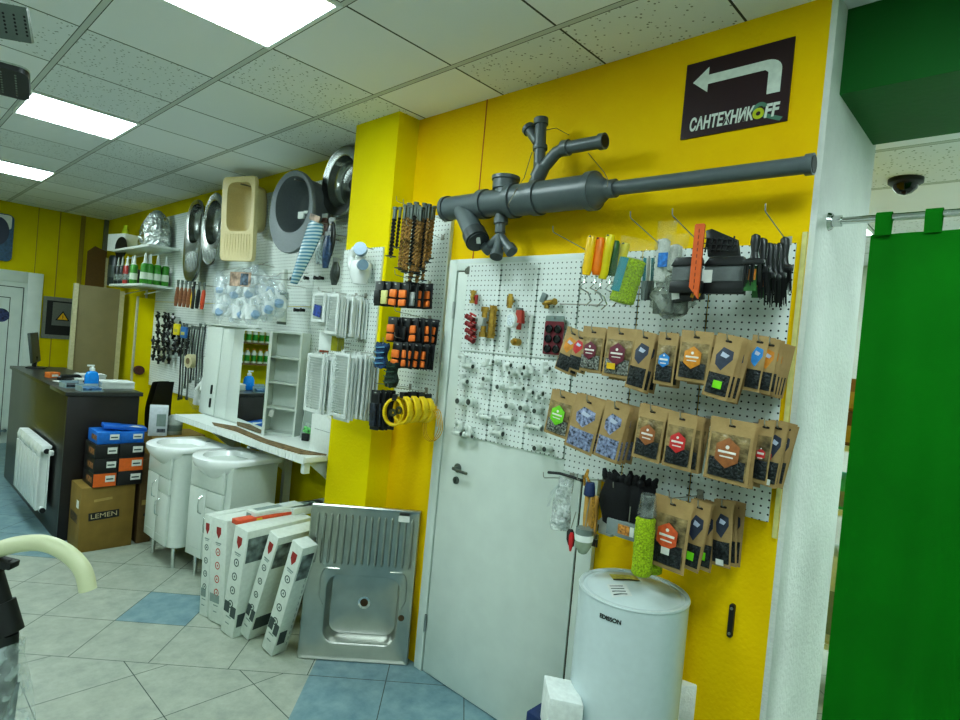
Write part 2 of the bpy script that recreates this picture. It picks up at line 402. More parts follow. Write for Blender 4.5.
# door on the back wall
d1 = thing('door_1', None, None, (-.1, BACK, 0)); d1['kind'] = 'structure'
xr = at(42, 290, y=BACK).x+.1
fr = MB().b2(xr-.16, xr, -.05, 0, 0, 2.2).b2(-.6, xr-.16, -.05, 0, 2.06, 2.2)
fr.build('door_frame', offwhite, d1, bevel=.004)
fr = MB().b2(-.6, xr-.16, -.03, 0, 0, 2.06); fr.build('door_leaf', offwhite, d1)
fr = MB().b2(xr-.2, xr-.19, -.035, -.03, .1, 2.0).b2(-.6, xr-.2, -.035, -.03, 1.99, 2.0).b2(xr-.33, xr-.322, -.035, -.03, .1, 1.86).b2(-.6, xr-.33, -.035, -.03, 1.85, 1.86)
fr.build('panel_groove', M('groove_grey', (70, 80, 74), .6), d1)
q = at(1, 315, y=BACK-.04)
st = MB().cyl((q.x+.1, -.037, q.z), (q.x+.1, -.03, q.z), .085, n=28); st.build('round_sticker', M('navy_print', (52, 62, 108), .5, var=.5, scale=30), d1)
q = at(4, 430, y=BACK-.05)
MB().cyl((q.x+.1, -.1, q.z), (q.x+.1, -.03, q.z), .02).b2(q.x-.02, q.x+.12, -.11, -.09, q.z-.012, q.z+.012).build('handle', chrome, d1)

# ------------------------------------------------------------------ ceiling lights
diff = bpy.data.materials.new('light_diffuser'); diff.use_nodes = True
_nt = diff.node_tree; _b = _nt.nodes['Principled BSDF']
_tc = _nt.nodes.new('ShaderNodeTexCoord'); _wv = _nt.nodes.new('ShaderNodeTexNoise'); _wv.inputs['Scale'].default_value = 5
_nt.links.new(_tc.outputs['Object'], _wv.inputs['Vector'])
_mr = _nt.nodes.new('ShaderNodeMapRange'); _mr.inputs['To Min'].default_value = 9.5*LK; _mr.inputs['To Max'].default_value = 15*LK
_nt.links.new(_wv.outputs['Fac'], _mr.inputs['Value']); _nt.links.new(_mr.outputs[0], _b.inputs['Emission Strength'])
_b.inputs['Emission Color'].default_value = LCOL
_b.inputs['Base Color'].default_value = (.8, .85, .8, 1)
where = {(-.3, -.3): 'nearest bright square ceiling light panel, cut off by the top of the photo',
         (-.3, 2.1): 'bright ceiling light panel, the middle one of the row',
         (-.3, 4.5): 'farthest bright ceiling light panel, small at the left edge of the photo'}
k = 0
for y in (-5.1, -2.7, -.3, 2.1, 4.5):
    for x in (-.3, -2.7):
        if y < -5 and x > -1: continue
        vis = where.get((x, y))
        if vis is None: k += 1  # unseen panels added on the grid for illumination; the last brightens the wall end
        t = thing('ceiling_light', vis or 'added square ceiling light panel outside the photo, %s one counted from the camera' % ORD[k], 'ceiling light', (x, y, CEIL), 0, 'square ceiling light panels')
        a = .3
        MB().b2(-a, a, -a, -a+.02, -.012, 0).b2(-a, a, a-.02, a, -.012, 0).b2(-a, -a+.02, -a+.02, a-.02, -.012, 0).b2(a-.02, a, -a+.02, a-.02, -.012, 0).build('frame', white, t)
        MB().b2(-a+.02, a-.02, -a+.02, a-.02, -.009, 0).build('diffuser', diff, t)
# unseen panels added to brighten the room beyond the curtain
for x, y, w_ in ((2.5, -3.3, 'first'), (3.2, -1.5, 'second'), (3.9, -3.3, 'third'), (2.5, -4.7, 'fourth'), (3.9, -4.7, 'fifth')):
    t = thing('ceiling_light', 'added unseen ceiling light panel of the side room behind the green curtain, %s one' % w_, 'ceiling light', (x, y, 2.78), 0, 'added side room ceiling light panels')
    MB().b2(-.3, .3, -.3, -.28, -.012, 0).b2(-.3, .3, .28, .3, -.012, 0).b2(-.3, -.28, -.28, .28, -.012, 0).b2(.28, .3, -.28, .28, -.012, 0).build('frame', white, t)
    MB().b2(-.28, .28, -.28, .28, -.009, 0).build('diffuser', diff, t)

# dome camera on the side room ceiling
p = at(906, 179, z=2.78)
t = thing('dome_camera', 'small black dome security camera on the ceiling beyond the green curtain', 'security camera', p)
MB().lathe([(.075, 0), (.075, -.02), (.06, -.03)], 24).build('base', dark, t)
MB().lathe([(.055, -.025), (.05, -.05), (.03, -.07), (1e-6, -.08)], 24).build('dome', M('smoked_glass', (10, 11, 12), .08), t)

# curtain rod and curtain
ry0 = -2.105
t = thing('curtain_rod', 'chrome curtain rod fixed to the white wall end above the green curtain', 'curtain rod', (1.1, ry0, 2.316))
MB().cyl((0, 0, 0), (0, -2.2, 0), .0125, n=14).build('rod', chrome, t)
MB().cyl((0, 0, 0), (0, -.012, 0), .033, .028, n=20).cyl((0, -.012, 0), (0, -.04, 0), .02, n=16).build('flange', chrome, t)
cy = at(872, 222, x=1.1).y
cg = M('green_curtain_cloth', (0, 112, 8), .8, var=.06, scale=3, bump=.1, bscale=350, spec=.2)
L = 2.1
def cur(u, v):
    y = -L*u; z = 2.262-v*2.24
    a = .022*sin(u*L*17+.6)+.012*sin(u*L*41+v*1.2)
    return Vector((a*(.25+.75*v)+.0, y, z))
t = thing('curtain', 'long bright green cloth curtain hanging from a chrome rod on tab loops', 'curtain', (1.1, cy, 0))
MB().surf(cur, 160, 14).build('cloth', cg, t, sharp=80)
for i in range(14):
    y = -.012-i*.135
    lp = MB(); n = 12
    def loop(u, v, y=y):
        a = 2*pi*u; r = .019
        zz = 2.316+r*sin(a) if sin(a) > -.2 else 2.316-.06
        return Vector((r*cos(a)*(1 if sin(a) > -.2 else .5), y-.045*v-.0, zz))
    lp.surf(loop, 14, 2, cu=True).build('tab_loop', cg, t, sharp=80)

# ------------------------------------------------------------------ sign with arrow
tl, br = at(688, 66, x=W), at(790, 124, x=W); bl, tr_ = at(683, 140, x=W), at(796, 36, x=W)
sw, sh = abs(tr_.y-tl.y), abs(tl.z-bl.z)
t = thing('arrow_sign', 'dark maroon wall sign with white left-turn arrow and white lettering', 'sign', (W, (tl.y+tr_.y)/2, (tl.z+bl.z)/2), -90)
MB().b2(-sw/2, sw/2, -.006, 0, -sh/2, sh/2).build('board', M('sign_maroon', (44, 16, 26), .45, var=.03), t)
ink = M('sign_white', (214, 224, 214), .5)
def S(u, v): return ((u-.5)*sw, (.5-v)*sh)
poly = [S(.08, .265), S(.235, .10), S(.235, .205), S(.78, .205)]
for i in range(1, 7):
    a = radians(90-15*i); poly.append((S(.78, .34)[0]+.135*sw*cos(a), S(.78, .34)[1]+.135*sh*sin(a)))
poly += [S(.915, .63), S(.80, .63), S(.80, .36), S(.77, .325), S(.235, .325), S(.235, .43)]
MB().prism(poly, -.0075, -.006).build('arrow', ink, t, label='white left-turn arrow')
c = S(.39, .84); text_part('lettering', 'САНТЕХНИК', .066, ink, t, (c[0], -.0065, c[1]), width=.62*sw, shear=.12, bold=.0022)
c = S(.855, .845); text_part('lettering', 'FF', .066, ink, t, (c[0], -.0065, c[1]), width=.13*sw, shear=.12, bold=.0022)
c = S(.745, .85)
def ring(c, r0, r1, y0, y1, a0=0, a1=360, n=26):
    mb = MB()
    for i in range(n):
        b0, b1 = radians(a0+(a1-a0)*i/n), radians(a0+(a1-a0)*(i+1)/n)
        mb.prism([(c[0]+r0*cos(b0), c[1]+r0*sin(b0)), (c[0]+r1*cos(b0), c[1]+r1*sin(b0)), (c[0]+r1*cos(b1), c[1]+r1*sin(b1)), (c[0]+r0*cos(b1), c[1]+r0*sin(b1))], y0, y1)
    return mb
ring(c, .008, .02, -.0085, -.0065).build('ring_emblem', M('lime_print', (186, 196, 30), .5), t)
ring((c[0]+.005, c[1]+.014), .012, .026, -.0075, -.0062, 20, 200).build('wrench_emblem', M('teal_print', (86, 130, 110), .5), t)
MB().prism([(c[0]+.02, c[1]-.002), (c[0]+.085, c[1]-.028), (c[0]+.075, c[1]-.04), (c[0]+.012, c[1]-.014)], -.0068, -.0061).build('wrench_emblem', M('teal_print', (86, 130, 110)), t)

# ------------------------------------------------------------------ black pull handle on the yellow wall
p = at(732, 620, x=W)
t = thing('door_pull', 'small black slotted pull handle screwed to the yellow wall beside the water heater', 'handle', (W, p.y, p.z), -90)
MB().prism(rrect(.018, .12, .008), -.014, 0).build('plate', dark, t)
MB().cyl((0, -.018, .045), (0, -.013, .045), .005).cyl((0, -.018, -.045), (0, -.013, -.045), .005).build('screw', steel, t)

# ------------------------------------------------------------------ grey pipe display
PD = .15
org = at(580, 190, x=W-PD)
t = thing('sewer_pipe_assembly', 'long grey plastic sewer pipe assembly with branches wired high on the yellow wall', 'pipe', (W, org.y, org.z), -90)
def PL(u, v, d=PD):
    q = at(u, v, x=W-d); return Vector((-(q.y-org.y), -d, q.z-org.z))
a, b_ = PL(446, 207), PL(815, 163); ax = (b_-a).normalized()
def on(u):   # point of the main axis at image column u
    lo, hi = 0, 1
    P0, P1 = PL(446, 209), PL(814, 164)
    for _ in range(40):
        md = (lo+hi)/2; w = P0.lerp(P1, md); g = Vector((W+w.y, org.y-w.x, org.z+w.z))-CAM
        uu = 480+FPX*g.dot(_r2)/g.dot(_f)
        if uu < u: lo = md
        else: hi = md
    return P0.lerp(P1, lo)
R1 = .058
MB().cyl(on(446), on(500), R1, n=28).cyl(on(443), on(449), R1+.006, n=28).build('tee_pipe', gpipe, t)
br0, br1 = on(462), PL(477, 240, PD+.06)
MB().cyl(br0, br1, .05, n=24).build('branch_pipe', gpipe, t)
dv = (br1-br0).normalized()
MB().cyl(br1-dv*.05, br1+dv*.01, .058, n=24).cyl(br1+dv*.01, br1+dv*.018, .05, n=24).build('end_cap', M('dark_grey_cap', (52, 58, 60), .4), t)
q = br1+dv*.0185; sc = PL(480, 243, PD+.07)
MB().box(q+Vector((.012, -.012, .006)), (.02, .004, .03), (.5, 0, .3)).build('barcode_label', M('label_white', (205, 210, 205), .6), t)
MB().cyl(on(482), on(520), R1+.004, n=28).cyl(on(481), on(487), R1+.012, n=28).build('cross_pipe', gpipe, t)
up0, up1 = on(506), PL(506, 178)
MB().cyl(up0, up1, .052, n=24).cyl(up1-Vector((0, 0, .055)), up1, .06, n=24).cyl(up1-Vector((0, 0, .012)), up1+Vector((0, 0, .004)), .067, n=24).build('upright_socket', gpipe, t)
dn0, dn1 = on(501), PL(500, 233)
MB().cyl(dn0, dn1, .025, n=18).cyl(PL(501, 218), PL(501, 224), .034, n=18).build('drop_pipe', gpipe, t)
for u, v, d in ((484, 251, PD+.02), (496, 257, PD+.05), (512, 252, PD+.0)):
    e = PL(u, v, d); s0 = PL(500, 236); dd = (e-s0).normalized()
    MB().cyl(s0, e, .022, n=18).cyl(e-dd*.035, e, .03, n=18).build('outlet', gpipe, t)
MB().cyl(on(512), on(540), R1+.014, n=28).cyl(on(511), on(517), R1+.022, n=28).cyl(on(534), on(541), R1+.02, n=28).build('sleeve', gpipe, t)
MB().cyl(on(540), on(594), R1+.012, n=28).cyl(on(589), on(596), R1+.022, n=28).build('thick_pipe', gpipe, t)
c0, c1 = on(596), on(608)
MB().cyl(c0, c1, R1+.015, .034, n=28).build('reducer', gpipe, t)
MB().cyl(c1, on(814), .0285, n=20).cyl(c1, on(616), .037, n=20).cyl(on(806), on(815), .0345, n=20).build('thin_pipe', gpipe, t)
MB().cyl(on(815), on(815)+ax*.0015, .028, n=20).build('pipe_mouth', black, t)
y0, y1 = on(527), PL(540, 172)
MB().cyl(y0, y1, .028, n=18).cyl(y1-(y1-y0).normalized()*.03, y1+(y1-y0).normalized()*.03, .035, n=18).build('angled_pipe', gpipe, t)
v0, v1 = y1, PL(541, 119)
MB().cyl(PL(539, 172), v1, .026, n=18).cyl(PL(540, 150), PL(540, 146), .033, n=18).cyl(PL(541, 125), v1, .033, n=18).build('vertical_pipe', gpipe, t)
w0, w1 = PL(538, 142), PL(528, 128)
MB().cyl(w0, w1, .024, n=18).cyl(w1-(w1-w0).normalized()*.02, w1, .031, n=18).build('side_outlet', gpipe, t)
e0, e1, e2, e3 = y1, PL(556, 153), PL(566, 148), PL(605, 141)
MB().tube([e0, e0.lerp(e1, .8), e1, e2, e2.lerp(e3, .2), e3], .027, 18).cyl(PL(569, 147.5), PL(563, 148.5), .034, n=18).cyl(PL(600, 141.8), e3, .033, n=18).build('elbow_pipe', gpipe, t)
MB().cyl(e3, e3+(e3-e2).normalized()*.0015, .026, n=18).build('pipe_mouth', black, t)
for path in ([PL(532, 152, .002), PL(524, 178, .06), PL(516, 190, PD+.09), PL(508, 205, PD+.085), PL(512, 212, PD)],
             [PL(588, 153, .002), PL(604, 172, .1), PL(608, 180, PD+.045), PL(607, 187, PD+.05)],
             [PL(569, 135, .002), PL(556, 128, .08), PL(546, 130, PD)]):
    MB().tube(path, .002, 6).build('wire_tie', M('tie_wire', (150, 140, 120), .4, .7), t)
# ------------------------------------------------------------------ pegboards by the door
BD = W-.03     # front face of the boards on the door wall
def board(y0, y1, z0, z1, x, label, group, th=.006):
    o = MB().b2(-abs(y1-y0)/2+.003, abs(y1-y0)/2-.003, 0, th, -(z1-z0)/2+.003, (z1-z0)/2-.003).build('pegboard_panel', peg, None, flat=True)
    o.location = (x, (y0+y1)/2, (z0+z1)/2); o.rotation_euler.z = radians(-90)
    tag(o, label, 'pegboard', group); return o
ys = [-.49, -.725, -.96, -1.195]; zs = [2.19, 1.735, 1.30]
for r, rn in enumerate(('upper', 'lower')):
    for c, cn in enumerate(('left', 'middle', 'right')):
        board(ys[c], ys[c+1], zs[r+1], zs[r], BD, 'white perforated panel on the door, %s row, %s one of three' % (rn, cn), 'perforated panels on the white door')
ys2 = [-1.198, -1.485, -1.772, -2.06]; zs2 = [2.213, 1.73, 1.25]
for r, rn in enumerate(('upper', 'lower')):
    for c, cn in enumerate(('left', 'middle', 'right')):
        board(ys2[c], ys2[c+1], zs2[r+1], zs2[r], BD, 'white perforated panel behind the brown pouches, %s row, %s one of three' % (rn, cn), 'perforated panels behind the pouches')
# battens that carry the boards
for y in (-1.41, -2.03):
    o = MB().b2(BD+.006, W, y-.015, y+.015, 1.27, 2.2).build('mounting_batten', offwhite, None)
    tag(o, 'thin white batten behind the perforated panels, %s' % ('beside the door frame' if y > -1.7 else 'near the white wall end'), 'batten', 'mounting battens')
o = MB().b2(BD+.006, W-.023, -1.18, -.5, 1.9, 1.93).build('mounting_batten', offwhite, None)
tag(o, 'thin white batten behind the perforated panels on the door', 'batten', 'mounting battens')

_hk = {}
def hook(y, z, d, label, x=None, rise=.02, up=.025):
    x = BD if x is None else x
    key = (round(d, 3), rise, up)
    t = thing('peg_hook', label, 'hook', (x, y, z), -90, 'wire display hooks')
    if key in _hk:
        for ch in _hk[key].children:
            c = ch.copy(); COL.objects.link(c); c.parent = t
    else:
        MB().tube([(0, .0, 0), (0, -d, rise), (0, -d-.008, rise+.005), (0, -d-.012, rise+up)], .0021, 6).build('arm', wire, t)
        MB().b2(-.012, .012, -.003, 0, -.008, .022).build('back_plate', wire, t, bevel=.001)
        _hk[key] = t
    return t

sheen = film('pouch_window', (235, 235, 225), .22, .8, 45)
bits = M('dark_contents', (44, 48, 50), .4, .3, var=.5, scale=120, bump=.8, bscale=120)
bits_g = M('grey_contents', (128, 128, 122), .35, .5, var=.6, scale=140, bump=.8, bscale=140)
bits_b = M('blue_grey_print', (132, 140, 172), .4, 0, var=.5, scale=90)
kraft_d = M('dark_kraft_paper', (98, 76, 48), .6, var=.1, scale=25)
ink_l = M('badge_light_print', (225, 220, 210), .5)
BADGE = dict(maroon=(104, 34, 52), red=(196, 44, 44), orange=(206, 130, 34), blue=(44, 128, 200), green=(112, 200, 36), brown=(150, 92, 50), coral=(208, 88, 44), slate=(48, 54, 72))
def badge_mat(c): return M('badge_'+c, BADGE[c], .45, var=.12, scale=60)
ylw = M('yellow_print', (226, 178, 20), .45)
stick_g = M('green_price_sticker', (128, 220, 30), .5); stick_w = M('white_price_sticker', (222, 224, 216), .5)
def hexa(cx, cz, r, k=1.15): return [(cx+r*cos(radians(90+60*i)), cz+k*r*sin(radians(90+60*i))) for i in range(6)]

def pouch_parts(t, w, h, kind, badge, sticker=None):
    """origin at the hang hole; front towards -y"""
    top, bot = .022, -h+.022
    km = kraft
    def puff(side):
        def fn(u, v):
            x = (u-.5)*w; z = top+(bot-top)*v
            b = (sin(pi*u)**.7)*(sin(pi*min(1, max(0, (v-.18)/.82)))**.8)*.010 + .0008
            return Vector((x*(1-.02*sin(pi*v)), -b*(1 if side == 0 else -.7), z))
        return fn
    MB().surf(puff(1), 9, 11).surf(puff(0), 9, 11).build('bag', km, t, sharp=60)
    def yf(x, z):
        u = min(1, max(0, x/w+.5)); v = min(1, max(0, (z-top)/(bot-top)))
        return puff(0)(u, v).y
    def patch(name, poly, mat, off, rows=1, label=None):
        # a printed shape lying just in front of the bag
        cx = sum(p[0] for p in poly)/len(poly); cz = sum(p[1] for p in poly)/len(poly)
        vs = [Vector((cx, yf(cx, cz)-off, cz))]; n = len(poly)
        for k in (.5, 1):
            for x, z in poly:
                X, Z = cx+(x-cx)*k, cz+(z-cz)*k; vs.append(Vector((X, yf(X, Z)-off, Z)))
        fs = [(0, 1+i, 1+(i+1) % n) for i in range(n)]+[(1+i, 1+n+i, 1+n+(i+1) % n, 1+(i+1) % n) for i in range(n)]
        return MB().add(vs, fs).build(name, mat, t, sharp=80, label=label)
    MB().prism(rrect(.022, .007, .003, 4), -.0025, -.0018).build('hang_hole', M('hole_dark', (40, 30, 20), .7), t)
    if kind == 'window':
        def win(u, v):
            x = (u-.5)*w*.86; z = top+(bot-top)*(.24+.70*v); return Vector((x, yf(x, z)-.0012, z))
        MB().surf(win, 7, 7).build('window', M('window_film', (140, 120, 84), .10, 0, var=.45, scale=18, bump=.7, bscale=35), t, sharp=80)
        def con(u, v):
            x = (u-.5)*w*.8; z = bot+h*(.07+.30*v); e = sin(pi*u)*sin(pi*v)
            return Vector((x, yf(x, z)-.0018-.004*e*(.6+.4*sin(37*u+11*v)*cos(23*v+5*u)), z))
        MB().surf(con, 12, 8).build('contents', bits_g if badge in ('maroon', 'green') else bits, t, sharp=80)
        patch('badge', hexa(0, top-h*.53, w*.30), badge_mat(badge), .0075)
        patch('badge_print', [(-w*.2, top-h*.50), (w*.2, top-h*.50), (w*.2, top-h*.535), (-w*.2, top-h*.535)], ink_l, .0085)
        patch('badge_print', [(-w*.15, top-h*.58), (w*.15, top-h*.58), (w*.15, top-h*.60), (-w*.15, top-h*.60)], ink_l, .0085)
        patch('badge_print', [(w*.045*cos(i*pi/4), top-h*.44+w*.045*sin(i*pi/4)) for i in range(8)], ink_l, .0085)
    else:
        patch('picture', [(-w*.12, top-h*.20), (w*.30, top-h*.24), (w*.34, top-h*.36), (w*.02, top-h*.56), (-w*.26, top-h*.48), (-w*.32, top-h*.34)], badge_mat(badge) if badge != 'grey' else bits_b, .0012)
        patch('picture_highlight', [(-w*.1, top-h*.27), (w*.2, top-h*.31), (w*.1, top-h*.36), (-w*.14, top-h*.34)], M('pale_print', (176, 184, 204), .45), .0020)
        def con(u, v):
            x = (u-.5)*w*.84; z = bot+h*(.06+.33*v); e = sin(pi*u)*sin(pi*v)
            return Vector((x, yf(x, z)-.0015-.004*e*(.6+.4*sin(37*u+11*v)*cos(23*v+5*u)), z))
        MB().surf(con, 12, 8).build('window', bits_b if badge == 'grey' else bits, t, sharp=80)
    if sticker == 'white_low':
        patch('price_label', [(-w*.1, top-h*.78), (w*.12, top-h*.78), (w*.12, top-h*.68), (-w*.1, top-h*.68)], stick_w, .009)
    elif sticker == 'green':
        patch('price_label', [(-w*.12, bot+h*.16), (w*.22, bot+h*.16), (w*.22, bot+h*.28), (-w*.12, bot+h*.28)], stick_g, .008)
    elif sticker == 'yellow':
        patch('price_label', [(-w*.3, bot+h*.16), (w*.0, bot+h*.16), (w*.0, bot+h*.28), (-w*.3, bot+h*.28)], ylw, .008)
    elif sticker == 'barcode':
        patch('barcode_label', [(-w*.2, bot+h*.03), (w*.2, bot+h*.03), (w*.2, bot+h*.12), (-w*.2, bot+h*.12)], stick_w, .007)

FX = .70   # plane of the front pouches
def pouch_stack(u0, v0, u1, vb, badge, kind, nm, where, n=3, sticker=None, tilt=0, gap=.03, fx=FX, hookrow='', back_w=None, yaw=0):
    a, b = at(u0, v0, x=fx), at(u1, v0+(u1-u0)*.06, x=fx)
    c = at((u0+u1)/2-(vb-v0)*.09, vb, x=fx)
    w = abs(a.y-b.y)*.95; h = (a.z+b.z)/2-c.z; tilt += 5.5 if kind == 'card' else 2.5
    y, z = (a.y+b.y)/2, (a.z+b.z)/2-.022
    d = BD-fx
    hook(y, z-.004-.012, d+.012, 'wire hook of the %s' % (nm+', '+where), rise=.02)
    t = thing('product_pouch', '%s, front one, %s' % (nm, where), 'pouch', (fx, y, z), -90+yaw, 'brown paper product pouches', ry=0)
    t.rotation_euler = Euler((radians(0), radians(tilt), radians(-90+yaw)), 'XYZ')
    pouch_parts(t, w, h, kind, badge, sticker)
    for k in range(1, n):
        x = fx+gap*k
        if x > BD-.02: break
        r = dup(t, (x, y+random.uniform(-.012, .006), z-.02*k/8+random.uniform(-.006, .004)), -90+yaw+random.uniform(-6, 6),
                '%s, %s in its stack, %s' % (nm, ORD[k], where), 'brown paper product pouches', ry=tilt+random.uniform(-3, 3))
    return t

UP, MID, LOW = 'upper pouch row', 'middle pouch row', 'lowest pouch row'
pouch_stack(566, 328, 583, 374, 'orange', 'card', 'narrow yellow printed packet', UP, 2, tilt=10)
pouch_stack(574, 332, 590, 372, 'red', 'card', 'narrow red printed packet', UP, 2, tilt=6)
pouch_stack(583, 326, 607, 372, 'maroon', 'window', 'maroon badge pouch', UP+', no yellow mark', 3)
pouch_stack(607, 327, 638, 378, 'maroon', 'window', 'maroon badge pouch with yellow mark', UP, 3, 'yellow')
pouch_stack(636, 331, 657, 391, 'slate', 'card', 'kraft pouch with slate picture', UP, 3, tilt=3)
pouch_stack(659, 332, 680, 385, 'blue', 'window', 'blue badge pouch', UP, 3)
pouch_stack(681, 330, 715, 382, 'orange', 'window', 'wide orange badge pouch', UP, 4)
pouch_stack(716, 334, 744, 400, 'slate', 'card', 'tall kraft pouch with green price sticker', UP, 5, 'green', tilt=4)
pouch_stack(752, 335, 770, 392, 'blue', 'card', 'narrow pouch with blue picture', UP, 3, fx=.76)
pouch_stack(763, 338, 781, 394, 'orange', 'card', 'narrow pouch with amber picture', UP, 5, fx=.78)
pouch_stack(551, 391, 577, 437, 'green', 'window', 'lime green badge pouch', MID, 2, tilt=5)
pouch_stack(575, 396, 606, 453, 'grey', 'card', 'wide pouch with blue-grey picture', MID, 3, tilt=5)
pouch_stack(605, 402, 631, 462, 'grey', 'card', 'narrower pouch with blue-grey picture', MID, 4, tilt=4)
pouch_stack(639, 405, 669, 461, 'brown', 'window', 'brown badge pouch', MID, 3, tilt=2)
pouch_stack(668, 412, 699, 469, 'red', 'window', 'red badge pouch', MID, 4)
pouch_stack(710, 418, 758, 483, 'brown', 'window', 'large dark orange badge pouch', MID, 4)
pouch_stack(758, 420, 776, 484, 'red', 'window', 'narrow red badge pouch', MID, 4, fx=.76)
pouch_stack(770, 421, 789, 488, 'slate', 'card', 'narrow pouch with black picture', MID, 4, 'barcode', fx=.79)
pouch_stack(654, 497, 695, 570, 'coral', 'window', 'large coral badge pouch', LOW, 1, 'white_low')
pouch_stack(690, 501, 712, 572, 'slate', 'card', 'kraft pouch with small green sticker', LOW, 4, 'green', fx=.745)
pouch_stack(714, 500, 735, 566, 'slate', 'card', 'dark kraft pouch with barcode label', LOW, 4, 'barcode', fx=.80, tilt=-8)

# ------------------------------------------------------------------ fittings on the door panels
pvc = M('white_fitting_plastic', (204, 212, 204), .35, var=.05)
hole_d = M('socket_dark', (58, 64, 58), .6)
def fitting(u, v, kind, label, s=1.0, mat=None, rot=0, group='white pipe fittings on the door panels', name='pipe_fitting'):
    s *= .98; p = at(u, v, x=BD-.03)
    t = thing(name, label, 'pipe fitting', (BD, p.y, p.z), -90, group)
    mm = mat or pvc; r = .0125*s; D = -.03
    R = Matrix.Rotation(radians(rot), 3, 'Y')
    def q(x, y, z): return R @ Vector((x*s, 0, z*s)) + Vector((0, y, 0))
    MB().cyl((0, 0, 0), (0, -.022, 0), .0022, n=8).build('pin', wire, t)
    if kind == 'elbow':
        MB().tube([q(.034, D, 0), q(.012, D, 0), q(.004, D, -.003), q(0, D, -.012), q(0, D, -.034)], [r]*5, 14).cyl(q(.034, D, 0), q(.02, D, 0), r*1.25, n=14).cyl(q(0, D, -.034), q(0, D, -.02), r*1.25, n=14).build('body', mm, t)
        MB().cyl(q(.0345, D, 0), q(.0352, D, 0), r*.85, n=14).build('bore', hole_d, t)
    elif kind == 'tee':
        MB().cyl(q(-.034, D, 0), q(.034, D, 0), r, n=14).cyl(q(0, D, 0), q(0, D, .032), r, n=14).cyl(q(-.034, D, 0), q(-.02, D, 0), r*1.25, n=14).cyl(q(.034, D, 0), q(.02, D, 0), r*1.25, n=14).cyl(q(0, D, .02), q(0, D, .034), r*1.25, n=14).build('body', mm, t)
        MB().cyl(q(.0345, D, 0), q(.0352, D, 0), r*.85, n=14).build('bore', hole_d, t); MB().cyl(q(0, D, .0345), q(0, D, .0352), r*.85, n=14).build('bore', hole_d, t)
    elif kind == 'coupling':
        MB().cyl((0, -.004, 0), (0, -.05, 0), r*1.25, n=16).cyl((0, -.02, 0), (0, -.034, 0), r*1.45, n=16).build('body', mm, t)
        MB().cyl((0, -.0505, 0), (0, -.0512, 0), r*.9, n=16).build('bore', hole_d, t)
    elif kind == 'clip':
        MB().cyl(q(-.05, -.02, 0), q(.05, -.02, 0), r*.8, n=12).cyl(q(-.05, -.02, 0), q(-.036, -.02, 0), r*1.3, n=12).cyl(q(.05, -.02, 0), q(.036, -.02, 0), r*1.2, n=12).build('body', mm, t)
        MB().cyl(q(-.0505, -.02, 0), q(-.0512, -.02, 0), r*.9, n=12).build('bore', hole_d, t)
    elif kind == 'cap':
        MB().ball((0, D, 0), r*1.5, (1, .8, 1)).cyl((0, D, 0), (0, -.006, 0), r*1.3, n=14).build('body', mm, t)
    elif kind == 'valve':
        MB().cyl(q(-.03, D, 0), q(.03, D, 0), r*.9, n=12).cyl(q(-.03, D, 0), q(-.016, D, 0), r*1.2, n=6).cyl(q(.03, D, 0), q(.016, D, 0), r*1.2, n=6).ball(q(0, D, 0), r*1.15).build('body', mm, t)
        MB().cyl(q(0, D, 0), q(0, D, .02), r*.4, n=8).box(q(.012, D, .024), (.044*s, .012*s, .008*s), (0, radians(rot), 0)).build('handle', mm if mat is None else M('red_handle', (170, 40, 36), .4), t)
    return t
R1L = 'upper fitting row'
fits = [((464, 356), 'elbow', 1.0, 90), ((468, 366), 'tee', 1.0, 0), ((487, 365), 'elbow', .9, 180), ((496, 362), 'coupling', .8, 0), ((506, 365), 'elbow', .9, 0), ((519, 367), 'elbow', .9, 0), ((512, 373), 'coupling', .7, 0),
        ((532, 367), 'elbow', .9, 90), ((525, 374), 'coupling', .7, 0), ((545, 368), 'tee', .8, 90),
        ((462, 381), 'tee', 1.1, 90), ((486, 379), 'coupling', .9, 0), ((482, 388), 'elbow', .8, 180), ((500, 387), 'coupling', .95, 0), ((511, 388), 'tee', .8, 0), ((519, 388), 'tee', .8, 0), ((528, 392), 'tee', .85, 90), ((538, 393), 'elbow', .85, 0),
        ((460, 401), 'coupling', 1.3, 0), ((471, 402), 'coupling', 1.4, 0), ((509, 406), 'coupling', 1.05, 0), ((523, 408), 'coupling', 1.05, 0), ((537, 411), 'coupling', 1.0, 0),
        ((484, 417), 'clip', 1.0, -3), ((504, 418), 'clip', .9, -3), ((461, 423), 'elbow', 1.0, 90), ((471, 428), 'elbow', 1.0, 90), ((457, 433), 'valve', 1.0, 0), ((468, 435), 'valve', 1.0, 0), ((497, 433), 'tee', 1.1, 0),
        ((532, 427), 'clip', 1.0, 0), ((537, 448), 'coupling', 1.0, 0), ((547, 449), 'coupling', 1.0, 0)]
rowname = lambda v: 'top row' if v < 377 else 'second row' if v < 395 else 'middle row' if v < 412 else 'fourth row' if v < 430 else 'bottom row'
cnt = {}
kn = dict(elbow='white elbow pipe fitting', tee='white tee pipe fitting', coupling='white coupling seen end on', clip='white straight pipe piece', valve='white plastic valve')
for (u, v), kd, s, rot in fits:
    k = (kd, rowname(v)); cnt[k] = cnt.get(k, 0)+1
    fitting(u, v, kd, '%s, %s such from the left, %s on the door' % (kn[kd], ORD[cnt[k]-1], k[1]), s, rot=rot)
G = 'brass plumbing pieces on the door panels'
redv = M('red_valve', (130, 40, 40), .4, .2)
fitting(473, 297, 'valve', 'red-handled valve hung alone above the brass manifold', 1.1, brass, 90, G)
